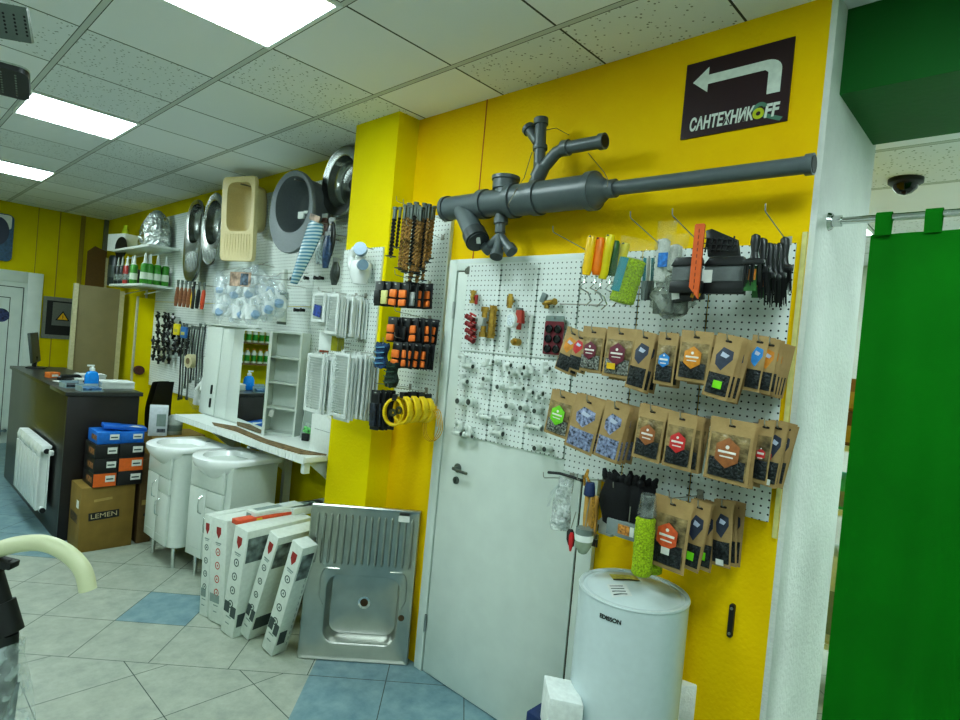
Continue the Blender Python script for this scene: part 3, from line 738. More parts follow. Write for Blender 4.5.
for i, v in enumerate((318, 325, 332, 339)):
    fitting(470, v, 'valve', 'red and silver valve, %s from the top, beside the brass manifold' % ORD[i], 1.0, redv, 20, G)
def wthing(name, label, cat, u, v, d=0, group=None, x=None):
    q = at(u, v, x=(BD if x is None else x)-d); return thing(name, label, cat, (BD if x is None else x, q.y, q.z), -90, group)
t = wthing('brass_manifold', 'brass manifold with grey square valve body on the door panel', 'manifold', 484, 322, .03, G)
MB().cyl((0, -.03, -.07), (0, -.03, .07), .014, n=12).cyl((0, -.03, .05), (0, -.03, .075), .02, n=6).cyl((0, -.03, -.075), (0, -.03, -.05), .02, n=6).cyl((0, 0, 0), (0, -.03, 0), .006).build('body', brass, t)
MB().box((.0, -.045, 0), (.036, .03, .042)).build('valve_block', M('grey_block', (176, 178, 170), .4), t, bevel=.004)
MB().cyl((-.014, -.04, .01), (-.04, -.04, .012), .009, n=10).build('inlet', steel_d, t)
t = wthing('brass_manifold', 'plain long brass manifold bar right of the grey square valve', 'manifold', 492, 323, .03, G)
MB().cyl((0, -.03, -.075), (0, -.03, .085), .018, n=12).cyl((0, 0, 0), (0, -.03, 0), .006).build('body', brass, t)
mb = MB()
for i in range(4): mb.cyl((0, -.03, -.055+.04*i), (.024, -.035, -.055+.04*i), .009, n=10)
mb.build('outlet', brass, t)
t = wthing('brass_union', 'yellow brass union nut hung above the round gauge', 'pipe fitting', 510, 301, .03, G)
MB().cyl((0, -.03, -.02), (0, -.03, .022), .016, n=6).cyl((0, -.03, .02), (0, -.03, .034), .011, n=12).cyl((0, -.03, -.034), (0, -.03, -.02), .012, n=12).cyl((0, 0, 0), (0, -.03, 0), .005).build('body', brass, t)
t = wthing('pressure_reducer', 'red water pressure reducer with white round gauge on the door panel', 'gauge', 517, 321, .035, G)
MB().cyl((.015, -.035, -.01), (.015, -.035, .05), .026, .02, n=16).cyl((.015, -.035, -.04), (.015, -.035, -.01), .012, n=12).cyl((0, 0, 0), (.01, -.035, 0), .006).build('body', M('red_bronze', (168, 62, 48), .4, .3), t)
MB().cyl((-.012, -.04, .0), (-.016, -.066, .0), .035, n=24).build('gauge', whitem, t)
MB().cyl((-.0162, -.0665, 0), (-.0163, -.067, 0), .029, n=24).build('gauge_face', M('gauge_dial', (210, 222, 226), .4, var=.3, scale=160), t)
MB().cyl((.01, -.035, .05), (.01, -.035, .062), .018, n=12).build('cap', steel_d, t)
t = wthing('brass_union', 'small brass union with screwed ring directly below the gauge', 'pipe fitting', 516, 342, .03, G)
MB().cyl((0, -.01, 0), (0, -.045, 0), .018, n=14).cyl((0, 0, .0), (0, -.06, 0), .01, n=12).build('body', brass, t)
for (u, v0, v1, nm) in ((507, 324, 350, 'left of the gauge'), (531, 315, 353, 'right of the gauge')):
    a, b = at(u+.8, v0, x=BD-.012), at(u-1.5, v1, x=BD-.012)
    t = thing('plastic_tube', 'thin upright white plastic tube %s on the door panel' % nm, 'tube', (BD, a.y, b.z), -90, G)
    MB().cyl((0, -.012, 0), (0, -.012, a.z-b.z), .009, n=12).build('tube', pvc, t)
    MB().cyl((0, -.012, .04), (0, 0, .04), .004, n=8).build('pin', wire, t)
t = wthing('angle_valve', 'grey-handled brass angle valve at the upper right of the door panels', 'pipe fitting', 547, 303, .03, G)
MB().cyl((-.02, -.03, 0), (.04, -.034, .005), .011, n=12).cyl((.04, -.034, .005), (.05, -.035, .006), .016, n=6).cyl((0, -.03, 0), (0, -.03, -.025), .011, n=12).cyl((0, 0, 0), (0, -.03, 0), .005).build('body', brass, t)
MB().box((-.018, -.034, .022), (.03, .016, .045), (0, .35, 0)).build('handle', M('grey_handle', (110, 122, 120), .4), t, bevel=.004)
a, b = at(560, 304, x=BD-.06), at(603, 305, x=BD-.06)
t = thing('straight_rod', 'thin steel display rod running level beside the angle valve', 'rod', (BD, a.y, a.z), -90)
MB().cyl((0, -.06, 0), (abs(a.y-b.y), -.06, b.z-a.z), .003, n=8).cyl((abs(a.y-b.y)*.7, -.06, (b.z-a.z)*.7), (abs(a.y-b.y)*.7, 0, (b.z-a.z)*.7), .003, n=8).build('rod', wire, t)
t = wthing('blister_card', 'dark red card with six round black caps on the door panel', 'card', 554, 328, .02)
MB().prism(rrect(.105, .15, .008, cz=-.045), -.02, -.017).build('card', M('dark_red_card', (112, 30, 42), .4), t)
MB().prism(rrect(.105, .03, .008, cz=.04), -.0195, -.0165).build('header', M('grey_header', (120, 134, 130), .4), t)
for i in range(3):
    for j in range(2):
        MB().lathe([(.019, 0), (.019, .008), (.014, .011), (.013, .007), (1e-6, .007)], 18).build('black_cap', M('black_gloss', (18, 18, 20), .25), t).location = (-.024+.048*j, -.0205, -.005-.045*i)
for ch in t.children:
    if ch.name.startswith('black_cap'): ch.rotation_euler = (radians(90), 0, 0)
MB().cyl((0, 0, .045), (0, -.03, .047), .0025, n=6).build('hang_pin', wire, t)
for (u, v, nm) in ((459, 268, 'tiny grey hook at the top left corner of the door frame'),):
    t = wthing('corner_hook', nm, 'hook', u+7, v, .02, x=W-.028)
    MB().b2(-.01, .01, -.006, 0, -.03, .01).tube([(0, -.006, 0), (0, -.02, -.005), (0, -.024, -.02), (0, -.016, -.028)], .004, 8).build('hook', M('dull_grey', (130, 132, 120), .5), t)
# ------------------------------------------------------------------ top row of tools
def roller_frame(u, v, u2, v2, col, label, fx):
    """paint roller frame hung by its handle: handle on top, wire cranked below"""
    a, b = at(u, v, x=fx), at(u2, v2, x=fx)
    t = thing('paint_roller', label, 'paint roller', (fx, a.y, a.z), -90, 'paint roller frames')
    dx, dz = -(b.y-a.y), b.z-a.z
    D = Vector((dx, 0, dz)); n = D.normalized(); L = D.length
    def P(s, k=0): return n*s + Vector((0, k, 0))
    mb = MB().tube([P(-.012), P(.0), P(L*.3), P(L*.6), P(L*.85), P(L)], [.015, .0195, .0195, .0185, .0195, .015], 14)
    mb.build('handle', M('handle_'+col, dict(yellow=(240, 190, 10), orange=(240, 120, 14), green=(40, 90, 40), lemon=(226, 206, 20))[col], .35, var=.03), t)
    MB().cyl(P(-.006)+Vector((0, -.014, 0)), P(-.006)+Vector((0, -.0175, 0)), .005, n=8).build('hang_hole', hole_d, t)
    e = P(L); MB().tube([e, e+n*.03, e+n*.05+Vector((-.02, 0, 0)), e+n*.07+Vector((.03, -.01, 0)), e+n*.10+Vector((.05, -.01, 0)), e+n*.12+Vector((.03, -.01, 0))], .003, 8).build('wire_crank', chrome, t)
    return t
hk = hook(at(585, 253, x=BD).y-.02, at(600, 258, x=BD).z-.0+.03, .26, 'wire hook with the yellow and orange roller handles, top row', rise=.03)
roller_frame(592, 239, 586, 275, 'yellow', 'yellow-handled paint roller frame, leftmost of the top row', .68)
roller_frame(600, 241, 596, 275, 'orange', 'orange-handled paint roller frame between two yellow ones', .70)
roller_frame(610, 238, 602, 279, 'lemon', 'yellow-handled paint roller frame right of the orange one', .72)
roller_frame(615, 244, 611, 276, 'green', 'dark green-handled paint roller frame behind the yellow ones', .76)
roller_frame(625, 246, 618, 272, 'lemon', 'short yellow roller handle at the back, beside the lime fleece roller', .80)
fleece = M('lime_fleece', (178, 206, 30), .95, var=.25, scale=160, bump=1, bscale=260)
whfl = M('white_fleece', (222, 226, 216), .95, var=.1, scale=160, bump=1, bscale=260)
teal = M('teal_card', (20, 120, 128), .5)
def fleece_roller(name, label, p0, p1, r, x, mat, group, bag=None, card=None, n=28):
    a, b = at(*p0, x=x), at(*p1, x=x)
    t = thing(name, label, 'paint roller', (x, a.y, a.z), -90, group)
    D = Vector((-(b.y-a.y), 0, b.z-a.z)); L = D.length; q = D.normalized()
    ax2 = Vector((0, 1, 0)); ax3 = q.cross(ax2)
    rnd = random.Random(5)
    def fn(u, v):
        rr = r*(1 if .03 < v < .97 else .8)*(1+rnd.uniform(-.05, .05)); a_ = 2*pi*u
        return q*(L*v)+(ax2*cos(a_)+ax3*sin(a_))*rr
    MB().surf(fn, n, 26, cu=True).build('fleece_sleeve', mat, t, sharp=80)
    MB().cyl(q*(-.004), q*(L+.004), r*.55, n=16).build('core', M('core_white', (190, 190, 180), .5), t)
    if card: 
        mb = MB(); s = ax3*(-r*1.02)
        def cf(u, v): return q*(L*(.02+.75*v)) + (ax2*cos(radians(170+70*u))+ax3*sin(radians(170+70*u)))*(r*1.12)
        mb.surf(cf, 5, 6).build('card_insert', card, t, sharp=80)
    if bag:
        def bf(u, v):
            a_ = 2*pi*u; rr = r*(1.25+.12*sin(5*a_+9*v)); k = 1 if v > .35 else .35+.65*v/.35
            return q*(L*(-.45+1.5*v)) + ax2*cos(a_)*rr*k + ax3*sin(a_)*rr*(1.15+.3*(1-v))
        MB().surf(bf, 20, 10, cu=True).build('clear_bag', clear, t, sharp=80)
    return t
fleece_roller('fleece_roller', 'fat lime green fleece paint roller in a clear bag, top row', (634, 259), (621, 303), .045, .70, fleece, 'fleece roller sleeves', True, teal)
hook(at(660, 250, x=BD).y, at(655, 245, x=BD).z, .24, 'long wire hook above the lime green fleece roller', rise=.05)
hook(at(700, 250, x=BD).y, at(697, 244, x=BD).z, .24, 'long wire hook above the white rollers', rise=.05)
t = fleece_roller('fleece_roller', 'white fleece roller on a printed card with a blue square, top row', (665, 240), (659, 282), .02, .70, whfl, 'fleece roller sleeves', True)
MB().box((.012, -.026, -.075), (.035, .003, .05)).build('blue_print', M('blue_print', (40, 112, 190), .5, var=.3, scale=80), t)
fleece_roller('fleece_roller', 'white fleece roller deeper on the hook, right of the blue square card', (676, 246), (673, 272), .024, .78, whfl, 'fleece roller sleeves', True)
fleece_roller('fleece_roller', 'dirty white foam roller end under the blue square card', (655, 292), (668, 309), .026, .76, M('foam_grey_white', (196, 198, 190), .9, bump=.6), 'fleece roller sleeves', False)
# grey tube brushes between lime roller and white card
for i, (u, c) in enumerate(((645, 'teal_card'), (649, 'core_white'), (653, 'teal_card'))):
    a, b = at(u, 258, x=.74+.02*i), at(u-2, 300, x=.74+.02*i)
    t = thing('spare_rod', 'slim %s handled tool between the lime and white rollers, %s from left' % ('teal' if c == 'teal_card' else 'grey', ORD[i]), 'tool', (.74+.02*i, a.y, a.z), -90, 'slim tools between the rollers')
    D = Vector((-(b.y-a.y), 0, b.z-a.z))
    MB().cyl((0, 0, 0), D, .006, n=10).build('rod', bpy.data.materials[c], t); MB().cyl(D*.55, D, .01, .008, n=10).build('grip', M('grey_grip', (120, 128, 126), .5), t)
# smoky bag full of roller ends
a = at(672, 300, x=.76)
t = thing('roller_bag', 'crumpled smoky clear bag of grey roller refills under the white rollers', 'bag', (.76, a.y, a.z), -90)
rb = random.Random(3)
MB().surf(lambda u, v: Vector(((.085+.012*sin(7*v*pi+9*u))*cos(2*pi*u)*(sin(pi*min(.98, max(.02, v)))**.5), .05*sin(2*pi*u)*(sin(pi*min(.98, max(.02, v)))**.5), .09-.16*v)), 22, 12, cu=True).build('bag', film('smoky_bag', (150, 156, 150), .5), t, sharp=80)
mb = MB()
for i in range(5): mb.cyl((-.05+.025*i, rb.uniform(-.02, .02), .02), (-.055+.026*i, rb.uniform(-.02, .02), -.05), .016, n=12)
mb.build('refills', M('refill_grey', (120, 124, 116), .8), t)

blk_plas = M('black_tool_plastic', (20, 21, 22), .4)
greyb = M('grey_float_sponge', (98, 102, 102), .7, bump=.4, bscale=160)
def wp(u, v, x): q = at(u, v, x=x); return q
# grey-bladed floats with black backs
def plaster_float(u0, v0, u1, v1, x, label):
    a, b = at(u0, v0, x=x), at(u1, v1, x=x); w = abs(a.y-b.y); h = a.z-b.z
    t = thing('plaster_float', label, 'float', (x, a.y, a.z), -90, 'plastering floats')
    MB().b2(0, w, -.006, .004, -h*.66, -h*.24).build('sponge_face', greyb, t, bevel=.002)
    MB().prism([(-.004, -h*.24), (w*.12, 0), (w*.95, 0), (w+.004, -h*.24)], -.012, .012).b2(-.004, w+.004, -.008, .014, -h, -h*.66).build('back_plate', blk_plas, t, bevel=.003)
    MB().tube([(w*.2, .01, -h*.5), (w*.2, .06, -h*.5), (w*.8, .06, -h*.5), (w*.8, .01, -h*.5)], .012, 10).build('handle', blk_plas, t)
    return t
plaster_float(674, 258, 700, 293, .69, 'black float with ribbed grey sponge left of the orange strip')
t = plaster_float(706, 258, 743, 294, .72, 'wide black float with grey sponge right of the orange strip')
q = at(709, 275, x=.705)
MB().b2(-.0+.0, .042, -.0085, -.0065, -.055, -.012).build('price_label', stick_w, t).location = (-.012, 0, -.03)
t = thing('grid_float', 'slanted black gridded float hanging above the wide grey one', 'float', (.74, at(706, 232, x=.74).y, at(706, 232, x=.74).z), -90)
a = at(706, 230, x=.74)
gx = lambda u, v: ((-(at(u, v, x=.74).y-a.y)), at(u, v, x=.74).z-at(706, 232, x=.74).z)
poly = [gx(706, 231), gx(712, 229), gx(738, 240), gx(740, 256), gx(708, 257)]
MB().prism(poly, -.006, .008).build('plate', blk_plas, t, bevel=.002)
mb = MB(); c0 = Vector((sum(p[0] for p in poly)/5, 0, sum(p[1] for p in poly)/5))
for i in range(6): mb.box((c0.x-.045+.018*i, -.009, c0.z-.008), (.003, .007, .05), (0, .1, 0))
for i in range(3): mb.box((c0.x, -.009, c0.z-.026+.018*i), (.11, .007, .003), (0, .12, 0))
mb.build('grid_ribs', M('black_rib', (34, 36, 36), .45), t)
a, b = at(700, 228, x=.67), at(700, 299, x=.67); w = .034; h = a.z-b.z
t = thing('orange_strip', 'bright orange perforated trowel strip hanging edge-on in the top row', 'tool', (.67, a.y, a.z), -90)
MB().prism([(-w/2, .01), (-w/2+.004, .014), (w/2-.004, .014), (w/2, .01), (w/2, -h), (-w/2, -h+.04)], -.004, .004).build('strip', M('orange_plastic', (206, 88, 26), .5), t)
mb = MB()
for i in range(12): mb.box((0, -.0042, -.01-i*.021), (.003, .001, .012))
mb.build('slots', M('slot_dark', (110, 44, 10), .6), t)
a = at(680, 296, x=.72)
t = thing('striped_pack', 'black and orange striped pack with barcode under the left float', 'pack', (.72, a.y, a.z), -90)
MB().box((.03, 0, 0), (.11, .02, .036), (0, -.14, 0)).build('pack', blk_plas, t, bevel=.003)
MB().box((-.012, -.0105, .0), (.028, .001, .026), (0, -.14, 0)).build('barcode_label', stick_w, t)
MB().box((.05, -.0105, .004), (.012, .001, .022), (0, .3, 0)).box((.075, -.0105, .007), (.008, .001, .022), (0, .3, 0)).build('stripes', ylw, t)
# black wire brushes
hook(at(790, 243, x=BD).y+.006, at(788, 243, x=BD).z, .24, 'long wire hook with the black brushes, top right', rise=.05)
def black_brush(u, v, ub, vb, x, label, wide=.028):
    a, b = at(u, v, x=x), at(ub, vb, x=x); h = a.z-b.z; s = -(b.y-a.y)
    t = thing('black_brush', label, 'brush', (x, a.y, a.z), -90, 'black brushes on the top right hook')
    P = lambda k: Vector((s*k, 0, -h*k))
    MB().loops([[P(k)+Vector((w*cos(2*pi*i/12), .011*sin(2*pi*i/12), 0)) for i in range(12)] for k, w in ((-.03, .006), (0, .014), (.12, .016), (.3, .011), (.42, .013), (.45, wide*.7))]).build('handle', blk_plas, t, sharp=60)
    MB().box(P(.5), (wide*1.3, .02, h*.1)).build('ferrule', dark, t, bevel=.003)
    rb = random.Random(int(u*10)); mb = MB()
    for i in range(18):
        xx = rb.uniform(-.5, .5)*wide*1.2; yy = rb.uniform(-.008, .008)
        mb.cyl(P(.52)+Vector((xx, yy, 0)), P(.95+rb.uniform(-.08, .05))+Vector((xx*1.15, yy, 0)), .003, .0015, n=5)
    mb.build('bristles', black, t)
    return t
black_brush(756, 236, 752, 288, .69, 'black brush nearest on the top right hook, beside the green label card', .05)
black_brush(763, 240, 764, 300, .725, 'black brush second on the top right hook')
black_brush(770, 245, 769, 306, .755, 'black brush third on the top right hook')
black_brush(775, 246, 774, 309, .79, 'black brush fourth on the top right hook')
black_brush(780, 245, 780, 307, .82, 'black brush fifth on the top right hook')
black_brush(785, 239, 784, 298, .86, 'black brush deepest on the top right hook', .04)
for i, (u, v, lb, x) in enumerate(((751, 280, 'orange and green label card hanging under the nearest black brush', .70), (759, 287, 'pale orange label card behind the green one under the black brushes', .735))):
    a = at(u, v, x=x)
    t = thing('label_card', lb, 'card', (x, a.y, a.z), -90, 'brush label cards')
    MB().b2(-.02, .02, -.001, .001, -.035, .045).build('card', M('card_green', (40, 96, 40), .5), t)
    MB().b2(-.014, .014, -.0018, -.001, .0, .035).build('picture', M('card_orange', (214, 132, 50), .5, var=.2, scale=60), t)

# ------------------------------------------------------------------ hanging group left of the lowest row
silver = film('silver_film', (196, 204, 200), .75, 1, 50)
def low_hook(u, v, lb, d=.2): return hook(at(u, v, x=BD).y, at(u, v, x=BD).z, d, lb)
low_hook(605, 480, 'wire hook with wooden-handled brushes, lowest row'); low_hook(640, 488, 'wire hook with black gloves, lowest row')
low_hook(572, 478, 'wire hook with the silvery film pouch, lowest row')
a = at(566, 478, x=.74)
t = thing('silver_pouch', 'silvery clear film pouch of cable ties hanging beside the wooden brushes', 'pouch', (.74, a.y, a.z), -90)
MB().surf(lambda u, v: Vector((.045*cos(2*pi*u)*(.75+.35*v)*(1 if v < .93 else .7)-.012*v, .022*sin(2*pi*u)*(.6+.6*v)+.006*sin(12*u+9*v), -.21*v)), 18, 14, cu=True).build('pouch', silver, t, sharp=70)
rb = random.Random(4); mb = MB()
for i in range(14):
    an = rb.uniform(0, 1); mb.tube([(rb.uniform(-.02, .03), -.0, -.01), (-.03-.02*an, -.01, -.03-.05*an), (-.055-.02*rb.random(), -.012, -.06-.08*an)], .0014, 5)
mb.build('tie_ends', M('tie_clear', (190, 200, 196), .3), t)
MB().tube([(-.09, 0, .004), (-.03, 0, .012), (.03, .0, .01), (.08, 0, .006)], .006, 8).build('black_header', black, t)
MB().surf(lambda u, v: Vector((.036*cos(2*pi*u)*sin(pi*max(.02, min(.98, v))), .02*sin(2*pi*u)*sin(pi*max(.02, min(.98, v))), -.14-.07*v)), 14, 8, cu=True).build('contents', M('tie_pack', (120, 126, 122), .3, var=.6, scale=90, bump=.8), t)
wood = M('pale_wood', (192, 146, 70), .5, var=.12, scale=14)
def wood_brush(u, v, vb, x, label):
    a, b = at(u, v, x=x), at(u-(vb-v)*.09, vb, x=x); h = a.z-b.z; s = -(b.y-a.y)
    t = thing('wooden_brush', label, 'brush', (x, a.y, a.z), -90, 'wooden-handled brushes')
    P = lambda k: Vector((s*k, 0, -h*k))
    MB().loops([[P(k)+Vector((w*cos(2*pi*i/12), .6*w*sin(2*pi*i/12), 0)) for i in range(12)] for k, w in ((0, .006), (.04, .011), (.5, .012), (.7, .008), (.74, .014), (.78, .018))]).build('handle', wood, t, sharp=60)
    MB().box(P(.8), (.042, .014, h*.1)).build('ferrule', steel, t, bevel=.002)
    mb = MB(); rb = random.Random(int(u*7))
    for i in range(16):
        xx = rb.uniform(-.02, .02); mb.cyl(P(.84)+Vector((xx, rb.uniform(-.005, .005), 0)), P(1.0)+Vector((xx, 0, 0)), .003, .002, n=5)
    mb.build('bristles', M('dark_bristle', (50, 42, 30), .8), t)
wood_brush(588, 492, 545, .70, 'wooden-handled brush nearest the door in the lowest row')
wood_brush(593, 493, 544, .735, 'wooden-handled brush second from the door in the lowest row')
wood_brush(597, 496, 546, .77, 'wooden-handled brush third from the door in the lowest row')
wood_brush(606, 488, 532, .82, 'wooden-handled brush deepest, next to the black gloves')
a = at(588, 470, x=.71)
t = thing('cord_loop', 'loop of yellow-brown cord tied above the wooden brushes', 'cord', (.71, a.y, a.z), -90)
MB().tube([(0, .0, 0), (.01, -.02, -.02), (.03, -.02, -.05), (.045, -.015, -.1), (.05, -.01, -.17), (.045, -.01, -.24)], .0055, 8).tube([(0, 0, 0), (-.006, -.01, -.03), (.0, -.014, -.06)], .005, 8).build('cord', M('cord_ochre', (170, 124, 40), .8, var=.3, scale=120), t)
a = at(590, 487, x=.69)
t = thing('blue_plug', 'dark blue cap hanging in front of the wooden brush handles', 'cap', (.69, a.y, a.z), -90)
MB().lathe([(.004, .02), (.016, .018), (.02, 0), (.022, -.03), (.018, -.034)], 16).build('cap', M('navy_plastic', (26, 44, 84), .45), t)
a = at(584, 537, x=.68)
t = thing('conical_cup', 'clear and white conical cup hanging below the wooden brushes', 'cup', (.68, a.y, a.z), -90)
MB().lathe([(.034, .012), (.036, 0), (.034, -.012)], 24).build('white_band', whitem, t)
MB().lathe([(.033, .035), (.034, .012), (.03, .01)], 24).build('grey_top', M('grey_lid', (110, 120, 116), .4), t)
MB().lathe([(.034, -.012), (.03, -.035), (.016, -.06), (.008, -.064), (1e-6, -.064)], 24).build('cone', M('clear_cone', (150, 160, 140), .25), t)
MB().tube([(0, 0, .035), (.004, .0, .1), (.0, .02, .16)], .002, 6).build('string', wire, t)
a = at(570, 537, x=.69)
t = thing('red_grip_tool', 'small black and red gripped tool left of the conical cup', 'tool', (.69, a.y, a.z), -90)
MB().loops([[Vector((r*cos(2*pi*i/10)+o, r*.7*sin(2*pi*i/10), z)) for i in range(10)] for z, r, o in ((.03, .01, 0), (.02, .016, 0), (-.01, .018, .004), (-.03, .013, .008), (-.035, .005, .01))]).build('body', black, t)
MB().loops([[Vector((r*cos(2*pi*i/10)+.012, r*.7*sin(2*pi*i/10)-.008, z)) for i in range(10)] for z, r in ((.022, .006), (.01, .011), (-.025, .01), (-.05, .004))]).build('red_grip', M('red_grip', (200, 40, 44), .4), t)
MB().tube([(0, 0, .03), (.01, .01, .1)], .002, 6).build('string', wire, t)
# black gloves bundles
glove = M('black_glove_knit', (14, 14, 16), .85, bump=.5, bscale=300)
for i, (u, v, x, lb) in enumerate(((617, 480, .74, 'pair of black knitted gloves nearest the wooden brushes'), (630, 483, .76, 'pair of black knitted gloves in the middle of the lowest row'), (643, 484, .79, 'pair of black knitted gloves behind the lime roller'))):
    a = at(u, v, x=x)
    t = thing('black_gloves', lb, 'gloves', (x, a.y, a.z), -90, 'black knitted gloves')
    rb = random.Random(i)
    def gl(u_, v_): 
        w = .062*(.75+.3*sin(pi*v_)); return Vector((w*cos(2*pi*u_)+.004*sin(9*v_+i), .024*sin(2*pi*u_)*(.8+.3*sin(5*v_)), -.17*v_+.004*sin(14*u_)))
    MB().surf(gl, 18, 10, cu=True).build('palms', glove, t, sharp=80)
    mb = MB()
    for k in range(5):
        xx = -.045+.0225*k; mb.tube([(xx, 0, .0), (xx*1.05, -.008, .012), (xx*1.3+rb.uniform(-.012, .012), -.014, .02+.02*rb.random())], [.014, .013, .007], 8)
    mb.build('fingers', glove, t, sharp=80)
for i, (u, v, x, lb) in enumerate(((628, 531, .73, 'flat grey pack with orange label under the black gloves'), (607, 527, .80, 'small white pack behind the wooden brushes'))):
    a = at(u, v, x=x)
    t = thing('grey_pack', lb, 'pack', (x, a.y, a.z), -90)
    w = .085 if i == 0 else .03
    MB().b2(-w, w, -.012, .012, -.03, .03).build('pack', M('pack_grey', (124, 132, 132), .5) if i == 0 else M('pack_white', (190, 194, 188), .5), t, bevel=.003)
    if i == 0: MB().b2(-.035, .012, -.0135, -.012, -.015, .02).build('label', M('pack_label_orange', (206, 136, 60), .5, var=.4, scale=80), t); MB().b2(.014, .03, -.0135, -.012, -.015, .02).build('label', stick_w, t)
    MB().cyl((0, .0, .03), (0, .0, .09), .002, n=6).build('hang_wire', wire, t)
t = fleece_roller('fleece_roller', 'upright lime green fleece roller hanging above the water heater', (646, 517), (641, 575), .034, .66, fleece, 'fleece roller sleeves', False)
MB().surf(lambda u, v: Vector((.034*cos(2*pi*u)*(1-.25*v)+.003*sin(14*u), .034*sin(2*pi*u)*(1-.25*v), .005+.075*v)), 16, 6, cu=True).build('smoky_cap', film('smoky_bag'), t, sharp=80)
MB().cyl((0, 0, .0), (0, 0, .07), .02, .014, n=14).build('black_hub', black, t)
fleece_roller('fleece_roller', 'short lime green fleece roller behind the coral badge pouch', (655, 545), (653, 573), .03, .76, fleece, 'fleece roller sleeves', False)
hook(at(700, 498, x=BD).y, at(694, 494, x=BD).z, .25, 'wire hook with the coral badge pouch, lowest row')

# ------------------------------------------------------------------ water heater on its carton
hc = Vector((.742, -1.68, 0)); HR = .195; HB, HT = .485, .93
t = thing('water_heater', 'white enamel cylindrical electric water heater standing on foam blocks', 'water heater', (hc.x, hc.y, HB), -45)
MB().lathe([(.15, -.02), (HR-.01, 0), (HR, .012), (HR, HT-HB-.004), (HR-.003, HT-HB)], 56).build('tank', M('heater_enamel', (198, 213, 215), .25, var=.015), t)
MB().lathe([(HR, HT-HB-.003), (HR+.003, HT-HB), (HR, HT-HB+.006), (HR-.012, HT-HB+.004), (HR-.016, HT-HB-.004), (HR*.6, HT-HB+.016), (1e-6, HT-HB+.026)], 56).build('lid', M('heater_lid', (190, 204, 204), .3, var=.015), t)
# lettering follows the curve: one raised sliver per letter
zl = HT-HB-.048
a0 = radians(-128)
letters = text_part('brand_lettering', 'EDISSON', .02, M('ink_black', (20, 22, 24), .5), t, (0, 0, 0), rot=(0, 0, 0), width=.078, bold=.0007)
for v in letters.data.vertices:
    x, y, z = v.co; a = a0+x/HR; rr = HR+.0008+z; v.co = Vector((rr*cos(a), rr*sin(a), zl+y))
sl = MB(); zt = HT-HB+.02
def lid_patch(x0, x1, y0, y1, off):
    vs = []
    for i in range(5):
        for j in range(5):
            x = x0+(x1-x0)*i/4; y = y0+(y1-y0)*j/4; r = hypot(x, y)
            z = HT-HB+.016+(HR*.6-r)*(.01/(HR*.6)) if r < HR*.6 else HT-HB+.016-(r-HR*.6)*(.02/(HR-.016-HR*.6))
            vs.append((x, y, z+off))
    return MB().add(vs, [(i*5+j, (i+1)*5+j, (i+1)*5+j+1, i*5+j+1) for i in range(4) for j in range(4)])
lid_patch(-.105, -.035, -.105, -.015, .0012).build('info_label', M('label_white', (205, 210, 205), .6), t, sharp=80)
for k in range(4): lid_patch(-.098, -.05, -.095+.02*k, -.088+.02*k, .0018).build('label_print', M('label_ink', (70, 76, 78), .6, var=.5, scale=300), t, sharp=80)
lid_patch(-.07, .03, .03, .09, .0014).build('energy_label', M('energy_yellow', (196, 186, 90), .5, var=.2, scale=60), t, sharp=80)
lid_patch(-.07, .03, .02, .034, .002).build('energy_label', M('ink_black', (20, 22, 24)), t, sharp=80)
q = at(688, 617, x=.80)
MB().box((0, 0, 0), (.03, .024, .05)).box((.012, 0, -.012), (.02, .024, .014)).build('wall_bracket', white, t, bevel=.003).location = (.158, .168, zl-.03)
foam = M('white_foam', (226, 232, 228), .8, bump=.3, bscale=160)
def yaw(rel, a=-45): c, s_ = cos(radians(a)), sin(radians(a)); return Vector((hc.x+rel[0]*c-rel[1]*s_, hc.y+rel[0]*s_+rel[1]*c, 0))
# heater carton
CT = .425
t = thing('heater_carton', 'dark blue and brown carton on the floor carrying the water heater', 'carton', (.735, -1.655, 0), -90)
hx0 = -.255; 
MB().b2(-.25, .25, -.2, .19, 0, CT).build('box', M('carton_blue', (24, 46, 92), .5, var=.1), t, bevel=.004)
MB().b2(-.02, .25, -.2022, -.199, .05, CT-.02).build('brown_side', M('carton_brown_print', (120, 92, 50), .6), t)
MB().b2(-.24, -.2, -.2025, -.2, CT-.16, CT-.05).b2(-.19, -.16, -.2025, -.2, CT-.12, CT-.05).build('print', M('blue_white_print', (150, 170, 190), .5), t)
for (rel, lb, d) in (((-.235, -.06), 'white foam block under the left side of the water heater', (.12, .15, .16)), ((.225, .10), 'white foam block under the right side of the water heater', (.11, .16, .16))):
    q = yaw(rel); q.z = CT+.002
    t = thing('foam_block', lb, 'foam block', q, -45, 'white foam packing blocks')
    sx = -1 if rel[0] < 0 else 1
    MB().prism([(-d[0]/2, 0), (d[0]/2, 0), (d[0]/2, d[2]*.9 if sx < 0 else d[2]), (-d[0]/2, d[2]*1.0 if sx < 0 else d[2]*.9)], -d[1]/2, d[1]/2).build('block', foam, t, bevel=.006)
t = thing('foam_block', 'white foam slab lying under the water heater base', 'foam block', (hc.x, hc.y, CT+.002), -45, 'white foam packing blocks')
MB().b2(-.12, .12, -.06, .1, 0, HB-CT-.024).build('block', M('black_foam', (24, 24, 24), .8), t)
t['label'] = 'dark foam pad under the water heater base'
# ------------------------------------------------------------------ pilaster boards
BP = PX-.012
board(.47, .075, 1.30, 2.285, BP, 'tall white perforated panel on the yellow pilaster front', None, .012)
BR = W-.022
board(.045, -.325, 1.42, 2.47, BR, 'tall white perforated panel on the wall between the pilaster and the door', None, .022)
